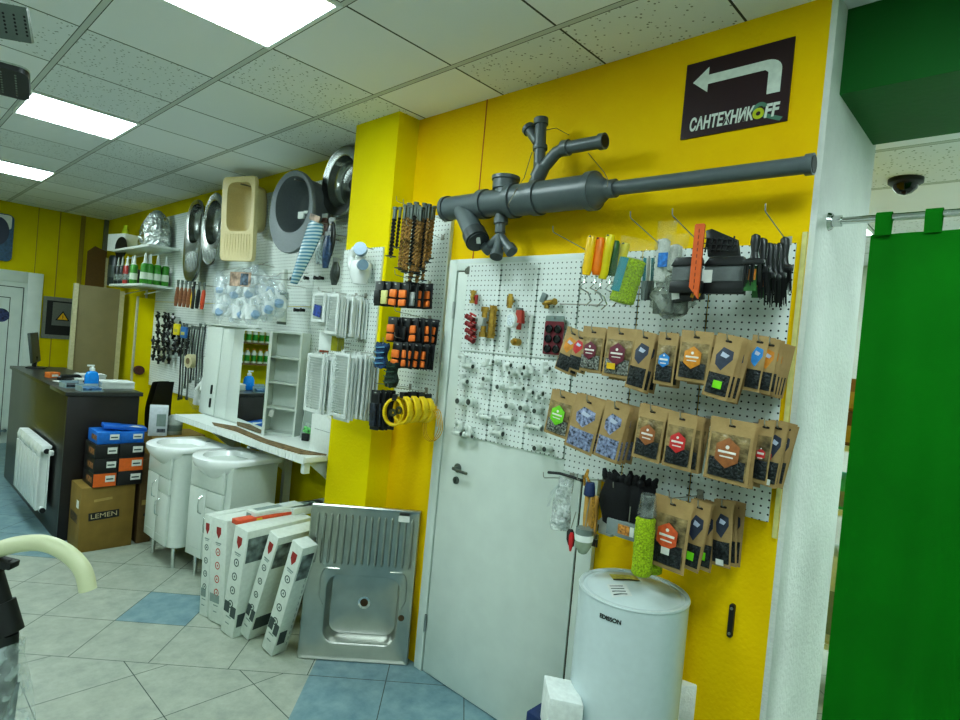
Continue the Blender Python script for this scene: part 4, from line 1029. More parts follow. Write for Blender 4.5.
# drill bits
bitm = M('drill_bronze', (168, 128, 74), .4, .5, var=.4, scale=60); bitd = M('drill_dark', (52, 50, 48), .35, .8, var=.3, scale=60)
def drill_bit(u, v, vb, x, r, mat, label):
    a, b = at(u, v, x=x), at(u-(vb-v)*.1, vb, x=x); h = a.z-b.z
    t = thing('drill_bit', label, 'drill bit', (x, a.y, a.z), -90, 'masonry drill bits')
    s = -(b.y-a.y)
    D = Vector((s, 0, -h)); q = D.normalized(); L = D.length; e1 = Vector((0, 1, 0)); e2 = q.cross(e1)
    MB().cyl(q*(-.02), q*(L*.14), r*.85, n=10).cyl(q*(-.03), q*(-.018), r*1.2, n=10).build('shank', steel_d, t)
    rings = []; n = 12; N = max(18, int(L/.007))
    for i in range(N+1):
        k = i/N; tw = k*L/.045*2*pi; ring = []
        for j in range(n):
            a_ = 2*pi*j/n; rr = r*(1 if abs(cos(a_)) > .6 else .55)
            ring.append(q*(L*(.14+.86*k))+(e1*cos(a_+tw)+e2*sin(a_+tw))*rr)
        rings.append(ring)
    MB().loops(rings).build('flute', mat, t, sharp=30)
    MB().cyl(q*L, q*(L+.012), r*1.15, .001, n=10).build('tip', steel_d, t)
    MB().cyl(q*(L*1.0), q*(L*1.0+.003), r*2.3, n=14).build('cap_ring', dark, t)
rb = random.Random(11)
h0 = at(448, 221, x=BR)
for i, (u, v) in enumerate(((443, 220), (440, 238), (430, 215))):
    q = at(u, v, x=BR-.02); hook(q.y, q.z, .25+.04*(i == 0), 'wire hook with the drill bits beside the pilaster, %s' % ('upper', 'lower', 'back')[i], x=BR)
db = [(395, 214, 254, .66, .010), (405, 212, 266, .68, .009), (409, 210, 268, .69, .009), (412, 212, 270, .70, .010), (416, 209, 262, .71, .009), (418, 212, 275, .72, .009), (421, 214, 270, .73, .010),
      (424, 210, 272, .75, .009), (426, 213, 266, .76, .008), (429, 211, 268, .77, .008), (432, 214, 260, .79, .008), (434, 213, 256, .81, .008), (400, 214, 245, .67, .007), (415, 230, 280, .74, .009), (422, 232, 284, .77, .009), (427, 236, 278, .79, .008)]
for i, (u, v, vb, x, r) in enumerate(db):
    drill_bit(u, v-1, vb+2, x, r*1.3, bitm if i % 4 else bitd, 'long drill bit alone at the left of the bunch by the pilaster' if i == 0 else '%s spiral drill bit in the bunch by the pilaster, %s from the left' % ('bronze' if i % 4 else 'dark steel', ORD[i]))
# orange-blocked black packs
org_ = M('orange_block', (236, 120, 50), .45)
packb = M('pack_black', (24, 26, 28), .4, var=.3, scale=80)
def orange_pack(u, v, x, label, w=.075, h=.115, tilt=0, one=False, col=None):
    q = at(u, v, x=x)
    t = thing('tape_pack', label, 'pack', (x, q.y, q.z), -90, 'black hanging packs by the pilaster', ry=tilt)
    MB().b2(-w/2, w/2, -.004, .004, -h, .02).build('card', packb, t, bevel=.002)
    MB().prism(rrect(.016, .007, .003, 4, 0, .008), -.0047, -.004).build('hang_hole', M('hole_pale', (150, 152, 146), .6), t)
    m_ = col or org_
    mb = MB()
    if one: mb.b2(-w*.34, w*.34, -.02, -.004, -h*.9, -h*.25)
    else: mb.b2(-w*.36, w*.36, -.02, -.004, -h*.55, -h*.18).b2(-w*.36, w*.36, -.02, -.004, -h*.92, -h*.62)
    mb.build('orange_block' if not col else 'block', m_, t, bevel=.006)
    MB().b2(-w*.42, w*.42, -.016, -.004, -h*.6, -h*.57).build('strap', black, t)
    return t
rows = [(('upper', 287), [(379, .70, 'b'), (386, .71, 'c'), (395, .72, 'o'), (404, .73, 'o'), (413, .76, 's'), (419, .79, 'o'), (427, .83, 'o')]),
        (('middle', 322), [(392, .71, 'o'), (397, .73, 'b'), (405, .75, 'b'), (413, .77, 'o'), (419, .79, 'b'), (426, .82, 'o'), (433, .86, 'o')]),
        (('lower', 347), [(397, .70, 'o'), (403, .72, 'o'), (409, .74, 'o'), (416, .77, 'o'), (423, .80, 'o'), (429, .83, 'b')])]
for (rn, v0), its in rows:
    q = at(440, v0-2, x=BR); hook(at(430, v0-4, x=BR).y, q.z, .24, 'wire hook with the %s row of orange-blocked packs' % rn, x=BR)
    for i, (u, x, kd) in enumerate(its):
        orange_pack(u+1, v0-1+(u-400)*.06, x, '%s, %s from the left, %s row by the pilaster' % ({'o': 'black pack with orange blocks', 'b': 'plain black pack', 'c': 'black pack with pale yellow strip', 's': 'black pack with silver block'}[kd], ORD[i], rn),
                    tilt=rb.uniform(-5, 5), one=kd in 'bcs', col={'o': None, 'b': packb, 'c': M('pale_lime', (206, 206, 130), .5), 's': M('silver_block', (170, 174, 172), .35, .5)}[kd])
for i, (u, v, x, lb) in enumerate(((383, 343, .66, 'bundle of blue mesh netting hung left of the lower orange packs'), (393, 362, .69, 'dark green mesh bundle below the blue one'))):
    q = at(u, v, x=x); t = thing('mesh_bundle', lb, 'bundle', (x, q.y, q.z), -90, 'mesh bundles')
    MB().surf(lambda a, b: Vector((.045*cos(2*pi*a)*(.8+.25*sin(9*b+i)), .03*sin(2*pi*a)+.004*sin(25*a), -.13*b+.006*sin(20*a))), 18, 12, cu=True).build('bundle', M('mesh_blue', (20, 66, 110), .6, var=.5, scale=120, bump=.8) if i == 0 else M('mesh_green', (26, 48, 36), .6, var=.5, scale=120, bump=.8), t, sharp=80)
    mb = MB()
    for k in range(4): mb.tube([(-.042, -.02, -.02-.028*k), (0, -.036, -.026-.028*k), (.042, -.02, -.02-.028*k)], .003, 6)
    mb.build('ties', M('mesh_tie', (90, 140, 170), .5) if i == 0 else M('mesh_tie_dark', (40, 70, 50), .5), t)
    MB().cyl((0, 0, -.01), (0, 0, .03), .002, n=6).build('hang_wire', wire, t)
# bottom row: dark packs and yellow coiled hoses
q = at(430, 392, x=BR); hook(q.y+.03, q.z, .26, 'wire hook with the yellow coils by the pilaster', x=BR)
q = at(410, 391, x=BR); hook(q.y, q.z+.02, .24, 'wire hook with the dark packs left of the yellow coils', x=BR)
for i, (u, x) in enumerate(((376, .66), (381, .68), (386, .71), (391, .74))):
    orange_pack(u, 394, x, 'dark blue-black hanging pack left of the yellow coils, %s from the left' % ORD[i], .07, .19, rb.uniform(-4, 4), True, M('pack_slate', (40, 48, 60), .4, var=.5, scale=60))
cord_y = M('yellow_coil', (232, 196, 20), .35)
for i, (u, v, x, R_) in enumerate(((394, 412, .66, .055), (403, 410, .69, .056), (411, 409, .73, .054), (419, 409, .78, .052), (426, 410, .84, .05))):
    q = at(u, v, x=x); t = thing('hose_coil', 'yellow coiled hose, %s from the left in the row under the orange packs' % ORD[i], 'hose', (x, q.y, q.z), -90+(40 if i == 0 else 10), 'yellow hose coils')
    pts = []
    for k in range(97):
        a = 2*pi*k/24; pts.append(Vector((R_*.9*cos(a), -.018+.036*k/96, R_*1.2*sin(a))))
    MB().tube(pts, .0075, 7).build('coil', cord_y, t, sharp=80)
    if i < 2: ring((0, 0), .006, .02, -.034, -.028).build('end_fitting', M('fitting_dark_ring', (60, 60, 30), .4), t)
    MB().b2(-.012, .012, -.024, .024, R_*1.1, R_*1.1+.03).build('clip', M('clip_black', (20, 20, 20), .4), t)
q = at(432, 425, x=.86); t = thing('clear_hose_coil', 'loose coil of thin transparent amber tubing at the right of the yellow coils', 'hose', (.86, q.y, q.z), -90)
MB().tube([Vector((.06*cos(2*pi*k/26)+.004*sin(k), -.02+.0005*k, .085*sin(2*pi*k/26))) for k in range(92)], .0022, 6).build('coil', M('amber_tube', (210, 160, 40), .2), t, sharp=80)
MB().cyl((0, 0, .08), (0, 0, .14), .002, n=6).build('hang_wire', wire, t)
# white trap hanging on the pilaster
q = at(363, 267, x=BP-.06); t = thing('drain_trap', 'white plastic bottle drain trap hanging on the pilaster panel', 'drain trap', (BP, q.y, q.z), -90); t.scale = (1.25, 1.25, 1.25)
MB().lathe([(1e-6, -.085), (.03, -.08), (.046, -.045), (.05, .0), (.046, .02), (.03, .03)], 22, (.0, -.06, 0)).build('bottle', white_gl, t)
MB().tube([(.0, -.06, .02), (.0, -.06, .06), (-.02, -.06, .085), (-.06, -.06, .08), (-.085, -.06, .05), (-.08, -.06, .01), (-.06, -.06, -.01)], .018, 12).build('bent_pipe', white_gl, t)
MB().cyl((.02, -.08, .07), (.04, -.1, .075), .03, n=20).cyl((.05, -.09, .0), (.075, -.1, .0), .024, n=18).build('slip_nut', M('blue_grey_nut', (120, 142, 160), .35, .2), t)
MB().cyl((0, 0, .09), (0, -.06, .092), .003, n=6).build('hang_pin', wire, t)
# ventilation grilles
grm = M('grille_white', (214, 220, 216), .4, var=.03)
def grille(loc, w, h, label, group, sticker=False):
    t = thing('vent_grille', label, 'grille', loc, -90, group)
    MB().b2(-w/2, -w/2+.014, -.006, .004, -h, 0).b2(w/2-.014, w/2, -.006, .004, -h, 0).b2(-w/2+.014, w/2-.014, -.006, .004, -.016, 0).b2(-w/2+.014, w/2-.014, -.006, .004, -h, -h+.016).build('frame', grm, t)
    mb = MB(); n = int((h-.03)/.014)
    for i in range(n): mb.box((0, -.001, -.022-i*(h-.036)/n), (w-.026, .002, .011), (.5, 0, 0))
    mb.build('slats', grm, t)
    MB().b2(-.012, .012, -.004, .002, -.001, .018).build('hang_tab', grm, t)
    if sticker: MB().box((0, -.007, -h*.62), (w*.62, .001, h*.4), (0, .15, 0)).build('sticker', M('blue_sticker', (44, 70, 150), .5, var=.5, scale=70), t)
    return t
def grille_stack(u, v, vb, n, w, x0, x1, nm, first, wb=None):
    a, b = at(u, v, x=x0), at(u, vb, x=x0); h = a.z-b.z; g = 'white vent grilles, '+nm
    t0 = grille((x0, a.y, a.z), w, h, first, g, 'blue' in first)
    hook(a.y, a.z+.01, BP-x0, 'wire hook with the white grilles, '+nm, x=BP, rise=.0)
    src = t0
    if 'blue' in first: src = None
    for k in range(1, n):
        x = x0+(x1-x0)*k/(n-1)
        lb = 'white slatted vent grille, %s behind the front one, %s' % (ORD[k], nm)
        loc = (x, a.y+random.uniform(-.012, .008), a.z-.004-random.uniform(0, .02))
        if src is None: src = grille(loc, w, h, lb, g)
        else: dup(src, loc, -90+random.uniform(-5, 5), lb, g)
grille_stack(320, 293, 322, 5, .13, .55, .64, 'upper left hook on the pilaster', 'white vent grille pack with a blue sticker, front of the upper left hook')
grille_stack(334, 294, 334, 10, .12, .58, .775, 'upper right hook on the pilaster', 'white vent grille at the front of the upper right hook', )
grille_stack(317, 354, 413, 5, .17, .52, .62, 'lower left hook on the pilaster', 'largest white vent grille facing out at the lower left hook')
grille_stack(343, 353, 418, 9, .15, .58, .775, 'lower right hook on the pilaster', 'tall white vent grille at the front of the lower right hook')
q = at(334, 341, x=.62); t = thing('white_cylinder_box', 'small white carton with olive end panel between the two rows of grilles', 'carton', (.66, at(334, 341, x=.66).y, at(334, 351, x=.66).z), -60)
MB().b2(-.075, .045, -.04, .04, 0, .105).build('box', whitem, t, bevel=.003)
MB().b2(.0452, .0465, -.038, .038, .002, .103).b2(.005, .045, -.0412, -.04, .002, .103).build('olive_panel', M('olive_print', (166, 160, 20), .5), t)
MB().cyl((0, .03, .05), (.05, .12, .05), .003, n=6).build('support_wire', wire, t)
q = at(325, 346, x=.66); t = thing('red_yellow_packet', 'tiny red and yellow printed packet left of the olive-ended carton', 'packet', (.64, at(324, 350, x=.64).y, at(324, 354, x=.64).z), -60)
MB().b2(-.028, .028, -.005, .005, 0, .1).build('packet', M('packet_red', (190, 96, 70), .5, var=.7, scale=40), t, bevel=.002)
MB().b2(-.024, .024, -.006, -.005, .05, .09).build('picture', M('packet_yellow', (220, 180, 60), .5, var=.5, scale=50), t)
MB().cyl((0, .005, .05), (.1, .12, .05), .003, n=6).build('support_wire', wire, t)

# ------------------------------------------------------------------ far wall: boards, sinks, shelves
BF = XF-.02
YE = at(151, 350, x=BF).y
yb = [.50, 1.30, 2.10, 2.90, 3.70, YE]; zb = [1.0, 1.95, 2.90]
for r, rn in enumerate(('lower', 'upper')):
    for c in range(5):
        board(yb[c+1], yb[c], zb[r], zb[r+1], BF, 'white perforated panel of the far wall, %s row, %s from the pilaster' % (rn, ORD[c]), 'perforated panels of the far wall', .012)

def ell(a, b, n=32, cx=0, cz=0, p=2.0):
    out = []
    for i in range(n):
        t_ = 2*pi*i/n; c, s_ = cos(t_), sin(t_)
        out.append((cx+a*abs(c)**(2/p)*(1 if c >= 0 else -1), cz+b*abs(s_)**(2/p)*(1 if s_ >= 0 else -1)))
    return out
def R3(poly, y): return [Vector((x, y, z)) for x, z in poly]
def hung_sink(name, label, u, v, x, w, h, mat, rz, bowls, depth, p=2.0, lip=.012, ridges=None, rx=0, thick=.02, drain_mat=None):
    """face in the xz plane towards -y, bowl behind; bowls = (cx, cz, a, b, p)"""
    q = at(u, v, x=x); t = thing(name, label, 'sink', (x, q.y, q.z), rz, 'sinks hung on the far wall', rx=rx)
    cx, cz, a, b, bp = bowls
    O = ell(w/2, h/2, 40, 0, 0, p); I = lambda k, y, g=0: R3(ell(a*k, b*k, 40, cx, cz, bp), y)
    mb = MB()
    mb.loops([R3(ell(w/2-.004, h/2-.004, 40, 0, 0, p), thick), R3(O, thick*.6), R3(O, 0), R3(ell(w/2-.006, h/2-.006, 40, 0, 0, p), -lip*.6), R3(ell(w/2-.02, h/2-.02, 40, 0, 0, p), -lip*.3), I(1.06, 0), I(1.0, .004)], caps=(False, False))
    mb.build('rim', mat, t, sharp=50)
    mb = MB().loops([I(1.0, .004), I(.96, depth*.5), I(.9, depth*.85), I(.78, depth*.97), I(.4, depth), I(.1, depth*1.01)], caps=(False, True))
    mb.loops([I(1.03, .004), I(1.0, depth*.5), I(.94, depth*.9), I(.8, depth*1.03), I(.4, depth*1.05)], caps=(False, True))
    mb.build('bowl', mat, t, sharp=50)
    MB().cyl((cx, depth*.985, cz), (cx, depth*.96, cz), .035, n=20).build('drain', drain_mat or black, t)
    if ridges:
        mb = MB()
        for i in range(ridges[0]): 
            xx = -ridges[1]/2+ridges[1]*i/(ridges[0]-1); hh = ridges[3]*sqrt(max(.1, 1-(xx/(w/2))**2)) if p < 3 else ridges[3]
            mb.tube([(xx, -.002, ridges[2]+hh/2), (xx, -.005, ridges[2]), (xx, -.002, ridges[2]-hh/2)], .004, 6)
        mb.build('drainer_ridges', mat, t)
    MB().cyl((0, thick*.5, h/2-.06), (0, max(BF-x, .02)*1.0 if rz == -90 else (BF-x)*1.02, h/2-.05), .006, n=8).build('hanger', wire, t)
    return t
steel_s = M('satin_steel', (150, 154, 150), .24, 1, var=.08, scale=10)
hung_sink('steel_sink', 'long oval steel sink with drainer, farthest of the sinks on the wall', 193, 241, .965, .44, .80, steel_s, -90, (0, .17, .16, .19, 2.4), .10, 2.6, ridges=(9, .28, -.2, .2))
hung_sink('steel_sink', 'oval steel sink with drainer beside the beige one', 212, 229, .945, .42, .66, steel_s, -90, (0, .06, .165, .2, 2.2), .12, 2.2, ridges=(9, .26, -.24, .12))
bsk = M('beige_composite', (206, 190, 142), .45, var=.04, scale=120)
hung_sink('composite_sink', 'beige rectangular composite sink with ribbed drainer', 238, 219, .87, .38, .69, bsk, -72, (0, .1, .14, .2, 5), .19, 14, lip=.014, ridges=(10, .28, -.22, .2), thick=.03, rx=3)
gsk = M('grey_granite', (112, 118, 122), .5, var=.12, scale=200)
hung_sink('composite_sink', 'large dark grey oval granite sink with deep bowl', 291, 212, .84, .52, .585, gsk, -84, (0, .055, .20, .2, 2.1), .22, 2.1, lip=.012, thick=.03, rx=2)
hung_sink('steel_sink', 'round polished steel sink, half hidden behind the yellow pilaster', 341, 181, .99, .47, .48, steel_s, -90, (0, 0, .17, .175, 2), .09, 2, thick=.015)
# dark oven-like brackets and bolts between the panels are pegs
for i, (u, v) in enumerate(((285, 279), (292, 279), (306, 278), (316, 278), (321, 278), (296, 310), (302, 310))):
    q = at(u, v, x=BF-.02); t = thing('display_peg', 'short black display peg, %s on the bare panel under the granite sink' % ORD[i], 'peg', (BF, q.y, q.z), -90, 'black display pegs')
    MB().cyl((0, 0, 0), (0, -.03, 0), .012, n=12).cyl((0, -.03, 0), (0, -.035, 0), .016, n=12).build('peg', dark, t)

# shelves
shm = M('shelf_white', (206, 214, 206), .45, var=.03)
def wall_shelf(ur, vr, uc, vc, ul, vl, label):
    e = at(ur, vr, x=BF); c = at(uc, vc, y=e.y); l = at(ul, vl, x=c.x)
    t = thing('wall_shelf', label, 'shelf', (c.x, e.y, c.z), 0, 'white wall shelves')
    MB().b2(0, XF-c.x-.0, 0, min(l.y, BACK-.2)-e.y, -.025, 0).build('board', shm, t, bevel=.002)
    for k in (.2, .8):
        yy = (min(l.y, BACK-.2)-e.y)*k
        MB().box((XF-c.x-.01, yy, -.085), (.015, .03, .12)).box((XF-c.x-.12, yy, -.06), (.25, .012, .012), (0, -.35, 0)).build('bracket', white, t)
    return c, e, l
c, e, l = wall_shelf(180, 251, 149, 243.5, 112, 247.5, 'upper white wall shelf carrying a foil dome')
SZ = c.z; SX = c.x
q = at(154, 243, x=SX+.15); a = at(154, 207, x=SX+.15)
t = thing('foil_dome', 'tall crinkled silver foil wrapped dome on the upper wall shelf', 'foil package', (SX+.16, q.y, SZ), -60)
H = a.z-q.z; w = .19; rr = random.Random(2)
foil = M('foil', (200, 206, 204), .22, 1, var=.15, scale=40, bump=1, bscale=45)
MB().surf(lambda u, v: Vector((w*cos(2*pi*u)*(1-.75*v**3.2)*(1+.05*rr.uniform(-1, 1)), .12*sin(2*pi*u)*(1-.75*v**3.2)*(1+.09*rr.uniform(-1, 1)), H*v+(.0 if v in (0, 1) else rr.uniform(-.01, .01)))), 30, 18, cu=True).surf(lambda u, v: Vector((w*.25*cos(2*pi*u)*(1-v), .12*.25*sin(2*pi*u)*(1-v), H+.012*v)), 30, 3, cu=True).build('foil', foil, t, flat=True)
q = at(122, 246, x=SX+.12)
t = thing('white_carton', 'white carton with a round dark opening at the far end of the upper shelf', 'carton', (SX+.15, q.y, SZ), -78)
MB().b2(-.2, .18, -.1, .12, 0, .2).build('box', whitem, t, bevel=.003)
MB().cyl((.12, -.101, .03), (.12, -.106, .03), .13, n=24).build('opening', black, t)
q = at(128, 232, x=SX+.2)
t = thing('lime_tag', 'small lime yellow item lying on the white carton of the upper shelf', 'tag', (SX+.17, q.y, SZ+.2), -80)
MB().loops([[Vector((r*cos(2*pi*i/10), r*.6*sin(2*pi*i/10), z)) for i in range(10)] for z, r in ((0, .05), (.06, .055), (.1, .03), (.13, .035))]).build('body', M('lime_item', (200, 214, 30), .5), t)
c, e, l = wall_shelf(174, 291, 141, 283, 109, 285.5, 'lower white wall shelf carrying green sealant tubes')
SZ = c.z; SX = c.x; SY = e.y
grn = M('sealant_green', (62, 140, 40), .35, var=.1, scale=50); lab = M('sealant_label', (214, 226, 206), .4)
def tube_item(u, v, kind, label, sx=SX+.06):
    q = at(u, v, x=sx) if u < 139 else at(u, v, y=SY+.09 if kind != 'jar' else SY+.2)
    q.z = SZ; q.x = min(max(q.x, SX+.05), XF-.09); q.y = max(q.y, SY+.06)
    t = thing('sealant_tube' if kind != 'jar' else 'paint_jar', label, 'tube' if kind != 'jar' else 'jar', q, -60, 'sealant tubes on the lower wall shelf')
    if kind == 'jar':
        MB().lathe([(.06, 0), (.063, .01), (.063, .16), (.055, .17)], 18).build('body', dark, t); MB().lathe([(.058, .171), (.058, .19), (1e-6, .192)], 18).build('lid', M('jar_lid', (60, 64, 66), .4), t); return
    body = {'green': grn, 'dark': M('sealant_dark', (24, 30, 30), .35), 'red': M('sealant_red', (150, 40, 34), .35)}[kind]
    MB().lathe([(.036, 0), (.038, .004), (.038, .2), (.03, .215)], 18).build('body', body, t)
    MB().lathe([(.0386, .05), (.0386, .12)], 18).build('label', lab if kind == 'green' else M('label_dim', (120, 130, 124), .5, var=.4, scale=60), t)
    MB().lathe([(.03, .215), (.016, .225), (.012, .29), (.008, .32), (1e-6, .32)], 14).build('nozzle', whitem if kind != 'dark' else M('nozzle_grey', (150, 156, 150), .4), t)
for i, (u, v) in enumerate(((133, 282), (141.5, 284), (148.5, 285), (156, 286), (165, 287))): tube_item(u, v, 'green', 'green and white sealant tube on the lower wall shelf, %s from the left' % ORD[i])
for i, (u, v, kd) in enumerate(((117, 285, 'dark'), (121, 285, 'dark'), (126, 284, 'red'), (131, 284, 'dark'))): tube_item(u, v, kd, '%s tube at the far end of the lower shelf, %s from the left' % ({'dark': 'dark', 'red': 'dark red'}[kd], ORD[i]), SX+.08)
for i, (u, v) in enumerate(((137, 281), (147, 282), (157, 283))): tube_item(u, v, 'jar', 'dark jar behind the green sealant tubes, %s from the left' % ORD[i], SX+.2)
q = at(115, 258, x=SX+.15)
t = thing('dark_can', 'dark round can hanging under the upper shelf at its far end', 'can', (SX+.17, q.y, SZ), -90)
MB().lathe([(.08, 0), (.085, .02), (.085, .34), (.07, .37), (1e-6, .37)], 22).build('can', M('can_dark', (30, 40, 42), .35), t); MB().lathe([(.087, .1), (.087, .25)], 22).build('band', M('can_band', (66, 76, 74), .4), t)
t['label'] = 'tall dark round can at the far end of the lower shelf'
# small hung goods on the far boards
hand = M('copper_handle', (150, 96, 66), .45, var=.15); 
for i, (u, c_) in enumerate(((178, 0), (182, 0), (186, 0), (190, 0), (194, 2), (199, 3), (204, 1))):
    x = .93+.01*(i % 3); a = at(u, 287+(u-178)*.12, x=x); b = at(u-2.5, 306+(u-178)*.12, x=x); h = a.z-b.z
    t = thing('hand_tool', {0: 'copper-handled hand tool, %s from the left, above the tap rows' % ORD[i], 1: 'hand tool with orange-red grip at the right of the copper-handled tools', 2: 'black and yellow pliers among the copper-handled tools', 3: 'black-handled tool right of the yellow pliers'}[c_], 'tool', (x, a.y, a.z), -90, 'hand tools above the tap rows')
    mt = {0: hand, 1: M('orange_red', (200, 76, 44), .45), 2: M('grip_yellow', (224, 180, 20), .45), 3: dark}[c_]
    D = Vector((-(b.y-a.y), 0, -h))
    MB().tube([(0, 0, .0), D*.2, D*.6, D], [.012, .018, .02, .014], 10).build('handle', mt, t)
    MB().cyl((0, 0, 0), (0, 0, .07), .009, .014, n=8).build('head', steel_d if c_ != 2 else dark, t)
    if c_ == 2: MB().tube([(0, -.01, .02), (.03, -.01, -h*.4), (.02, -.01, -h*1.05)], .014, 8).build('second_handle', dark, t)
    MB().cyl((0, 0, .04), (0, BF-x, .05), .003, n=6).build('hang_pin', wire, t)
tapm = M('dark_chrome', (84, 84, 82), .25, .85, var=.4, scale=60)
def small_tap():
    t = thing('tap_valve', 'small dark metal tap valve in the dense hanging rows beside the yellow upright panel', 'tap', (0, 0, -5), -90, 'dense rows of small tap valves')
    MB().cyl((-.04, -.07, 0), (.04, -.07, 0), .017, n=8).cyl((0, -.07, 0), (0, -.07, -.05), .013, n=8).ball((0, -.07, 0), .024, n=8).build('body', tapm, t)
    MB().box((.015, -.07, .036), (.07, .018, .012), (0, .3, 0)).cyl((0, -.07, .02), (0, -.07, .036), .006, n=6).build('lever', black, t)
    MB().cyl((0, 0, .01), (0, -.08, .01), .003, n=5).build('pin', wire, t)
    return t
tp = None; rb = random.Random(8)
for r in range(6):
    for c in range(8):
        u = 148+c*5.2+rb.uniform(-.8, .8); v = 316+r*8.2+c*.5+rb.uniform(-1.5, 1.5)
        if (r == 0 and c > 5) or (r == 5 and c > 4) or u > 186: continue
        q = at(u, v, x=BF-.07)
        if q.y > 4.4: continue
        if tp is None: tp = small_tap(); tp.location = (BF, q.y, q.z)
        else: dup(tp, (BF, q.y, q.z), -90+rb.uniform(-25, 25), ry=rb.uniform(-30, 30))
hosem = M('braided_hose', (130, 134, 130), .3, .8, var=.4, scale=200)
for i in range(9):
    u = 184+i*2.7; x = .98+.01*(i % 3); a = at(u, 327+rb.uniform(-3, 4), x=x); b = at(u-5, 372+rb.uniform(0, 26), x=x); h = a.z-b.z
    t = thing('braided_hose', 'thin braided steel hose hanging left of the white mirror cabinet, %s from the left' % ORD[i], 'hose', (x, a.y, a.z), -90, 'braided hoses left of the mirror cabinet')
    s = -(b.y-a.y)*.4
    MB().tube([(0, 0, 0), (s*.4, -.01, -h*.4), (s*.8, .0, -h*.8), (s, 0, -h)], .008, 8).build('hose', hosem if i % 2 else M('hose_dark', (50, 52, 52), .4, .4), t)
    MB().cyl((0, 0, 0), (0, 0, .03), .013, n=6).cyl((s, 0, -h), (s, 0, -h-.03), .013, n=6).build('nut', steel_d, t)
    MB().cyl((0, 0, .02), (0, BF-x, .03), .003, n=5).build('pin', wire, t)
for (u, v, col, lb) in ((177, 329, (226, 206, 20), 'bright yellow packet above the hanging hoses'), (184, 332, (50, 110, 170), 'blue packet right of the bright yellow packet')):
    q = at(u, v, x=.95); t = thing('bright_packet', lb, 'packet', (.95, q.y, q.z), -80)
    MB().b2(-.05, .05, -.012, .012, -.06, .05).build('packet', M('packet_%d' % u, col, .45, var=.1), t, bevel=.006); MB().b2(-.03, .03, -.0125, -.0121, -.03, .0).build('print', M('packet_print', (180, 170, 90) if u == 177 else (150, 180, 200), .5), t); MB().cyl((0, .01, .05), (.03, BF-.95, .06), .003, n=5).build('pin', wire, t)
q = at(191, 361, x=.95); t = thing('tape_roll', 'cream roll of tape hanging among the braided hoses', 'tape', (.95, q.y, q.z), -80)
MB().cyl((0, -.03, 0), (0, .03, 0), .065, n=22).build('roll', M('tape_cream', (206, 196, 156), .5), t); MB().cyl((0, -.031, 0), (0, -.034, 0), .03, n=18).build('core', M('tape_core', (120, 100, 70), .7), t); MB().cyl((0, 0, .03), (.02, BF-.95, .05), .003, n=5).build('pin', wire, t)
for i, (u, v, s, lb) in enumerate(((197, 392, 1.0, 'crumpled clear bag with white parts at the left of the mirror cabinet'), (203, 380, .8, 'second clear bag of parts just above the counter, touching the mirror cabinet'))):
    q = at(u, v, x=.9); t = thing('clear_parts_bag', lb, 'bag', (.9, q.y, q.z), -70)
    MB().surf(lambda a, b: Vector((.11*s*cos(2*pi*a)*sin(pi*max(.04, min(.96, b)))**.6*(1+.1*sin(7*b+5*a)), .06*s*sin(2*pi*a)*sin(pi*max(.04, min(.96, b)))**.6, .16*s-.32*s*b)), 20, 14, cu=True).build('bag', film('clear_bag'), t, sharp=80)
    mb = MB(); r2 = random.Random(i)
    for k in range(5): mb.cyl((r2.uniform(-.06, .06)*s, r2.uniform(-.03, .03), -.11*s), (r2.uniform(-.06, .06)*s, r2.uniform(-.03, .03), .02*s), .022*s, n=10)
    mb.build('parts', whitem, t)
    MB().cyl((0, 0, .14*s), (.06, BF-.9, .16*s), .003, n=5).build('pin', wire, t)
# bags of white traps
blu = M('pale_blue_part', (150, 176, 206), .35)
bag_spots = [(221, 288, .92, .85), (234, 286, .99, .9), (249, 285, .92, .9), (221, 304, .70, .8), (237, 307, .78, .8), (252, 307, .68, .8), (266, 303, .76, .85), (278, 298, .84, .9), (263, 286, 1.0, .85)]
for i, (u, v, x, s) in enumerate(bag_spots):
    q = at(u, v, x=x); t = thing('trap_bag', 'clear bag of white trap parts above the mirror cabinet, %s from left, %s layer' % (ORD[[k for k in sorted(range(9), key=lambda k: bag_spots[k][0]) if (bag_spots[k][1] < 292) == (v < 292)].index(i)], 'upper' if v < 292 else 'lower'), 'bag', (x, q.y, q.z), -70+(37*i) % 50-25, 'clear bags of white trap parts', ry=(53*i) % 60-30)
    r2 = random.Random(20+i)
    MB().surf(lambda a, b: Vector((.13*s*cos(2*pi*a)*sin(pi*max(.05, min(.95, b)))**.55*(1+.1*sin(7*b+5*a+i))*(.45+.55*min(1, b*1.8)), .07*s*sin(2*pi*a)*sin(pi*max(.05, min(.95, b)))**.55, .2*s-.36*s*b)), 20, 14, cu=True).build('bag', film('trap_bag_film', (206, 220, 228), .26, .4, 16), t, sharp=80)
    MB().lathe([(1e-6, -.09*s), (.05*s, -.085*s), (.06*s, 0), (.045*s, .03*s)], 16, (r2.uniform(-.03, .03), 0, -.02)).tube([(.0, 0, .01), (.0, 0, .07*s), (.05*s, 0, .09*s), (.08*s, 0, .03*s)], .02*s, 10).cyl((-.09*s, -.01, -.1*s), (-.02*s, -.01, .02*s), .022*s, n=12).build('trap', white_gl, t)
    MB().cyl((.05*s, -.03, -.08*s), (.08*s, -.04, -.06*s), .035*s, n=14).build('blue_ring', blu, t)
    MB().tube([(0, 0, .18*s), (.02, .03, .21*s), (.08, (BF-x)*.9, .22*s)], .003, 5).build('hang_wire', wire, t)
q = at(262, 284, x=.8)
q = at(240, 280, x=.78); t = thing('header_card', 'printed orange and grey header card in the heap of trap bags', 'card', (.77, q.y, q.z), -70)
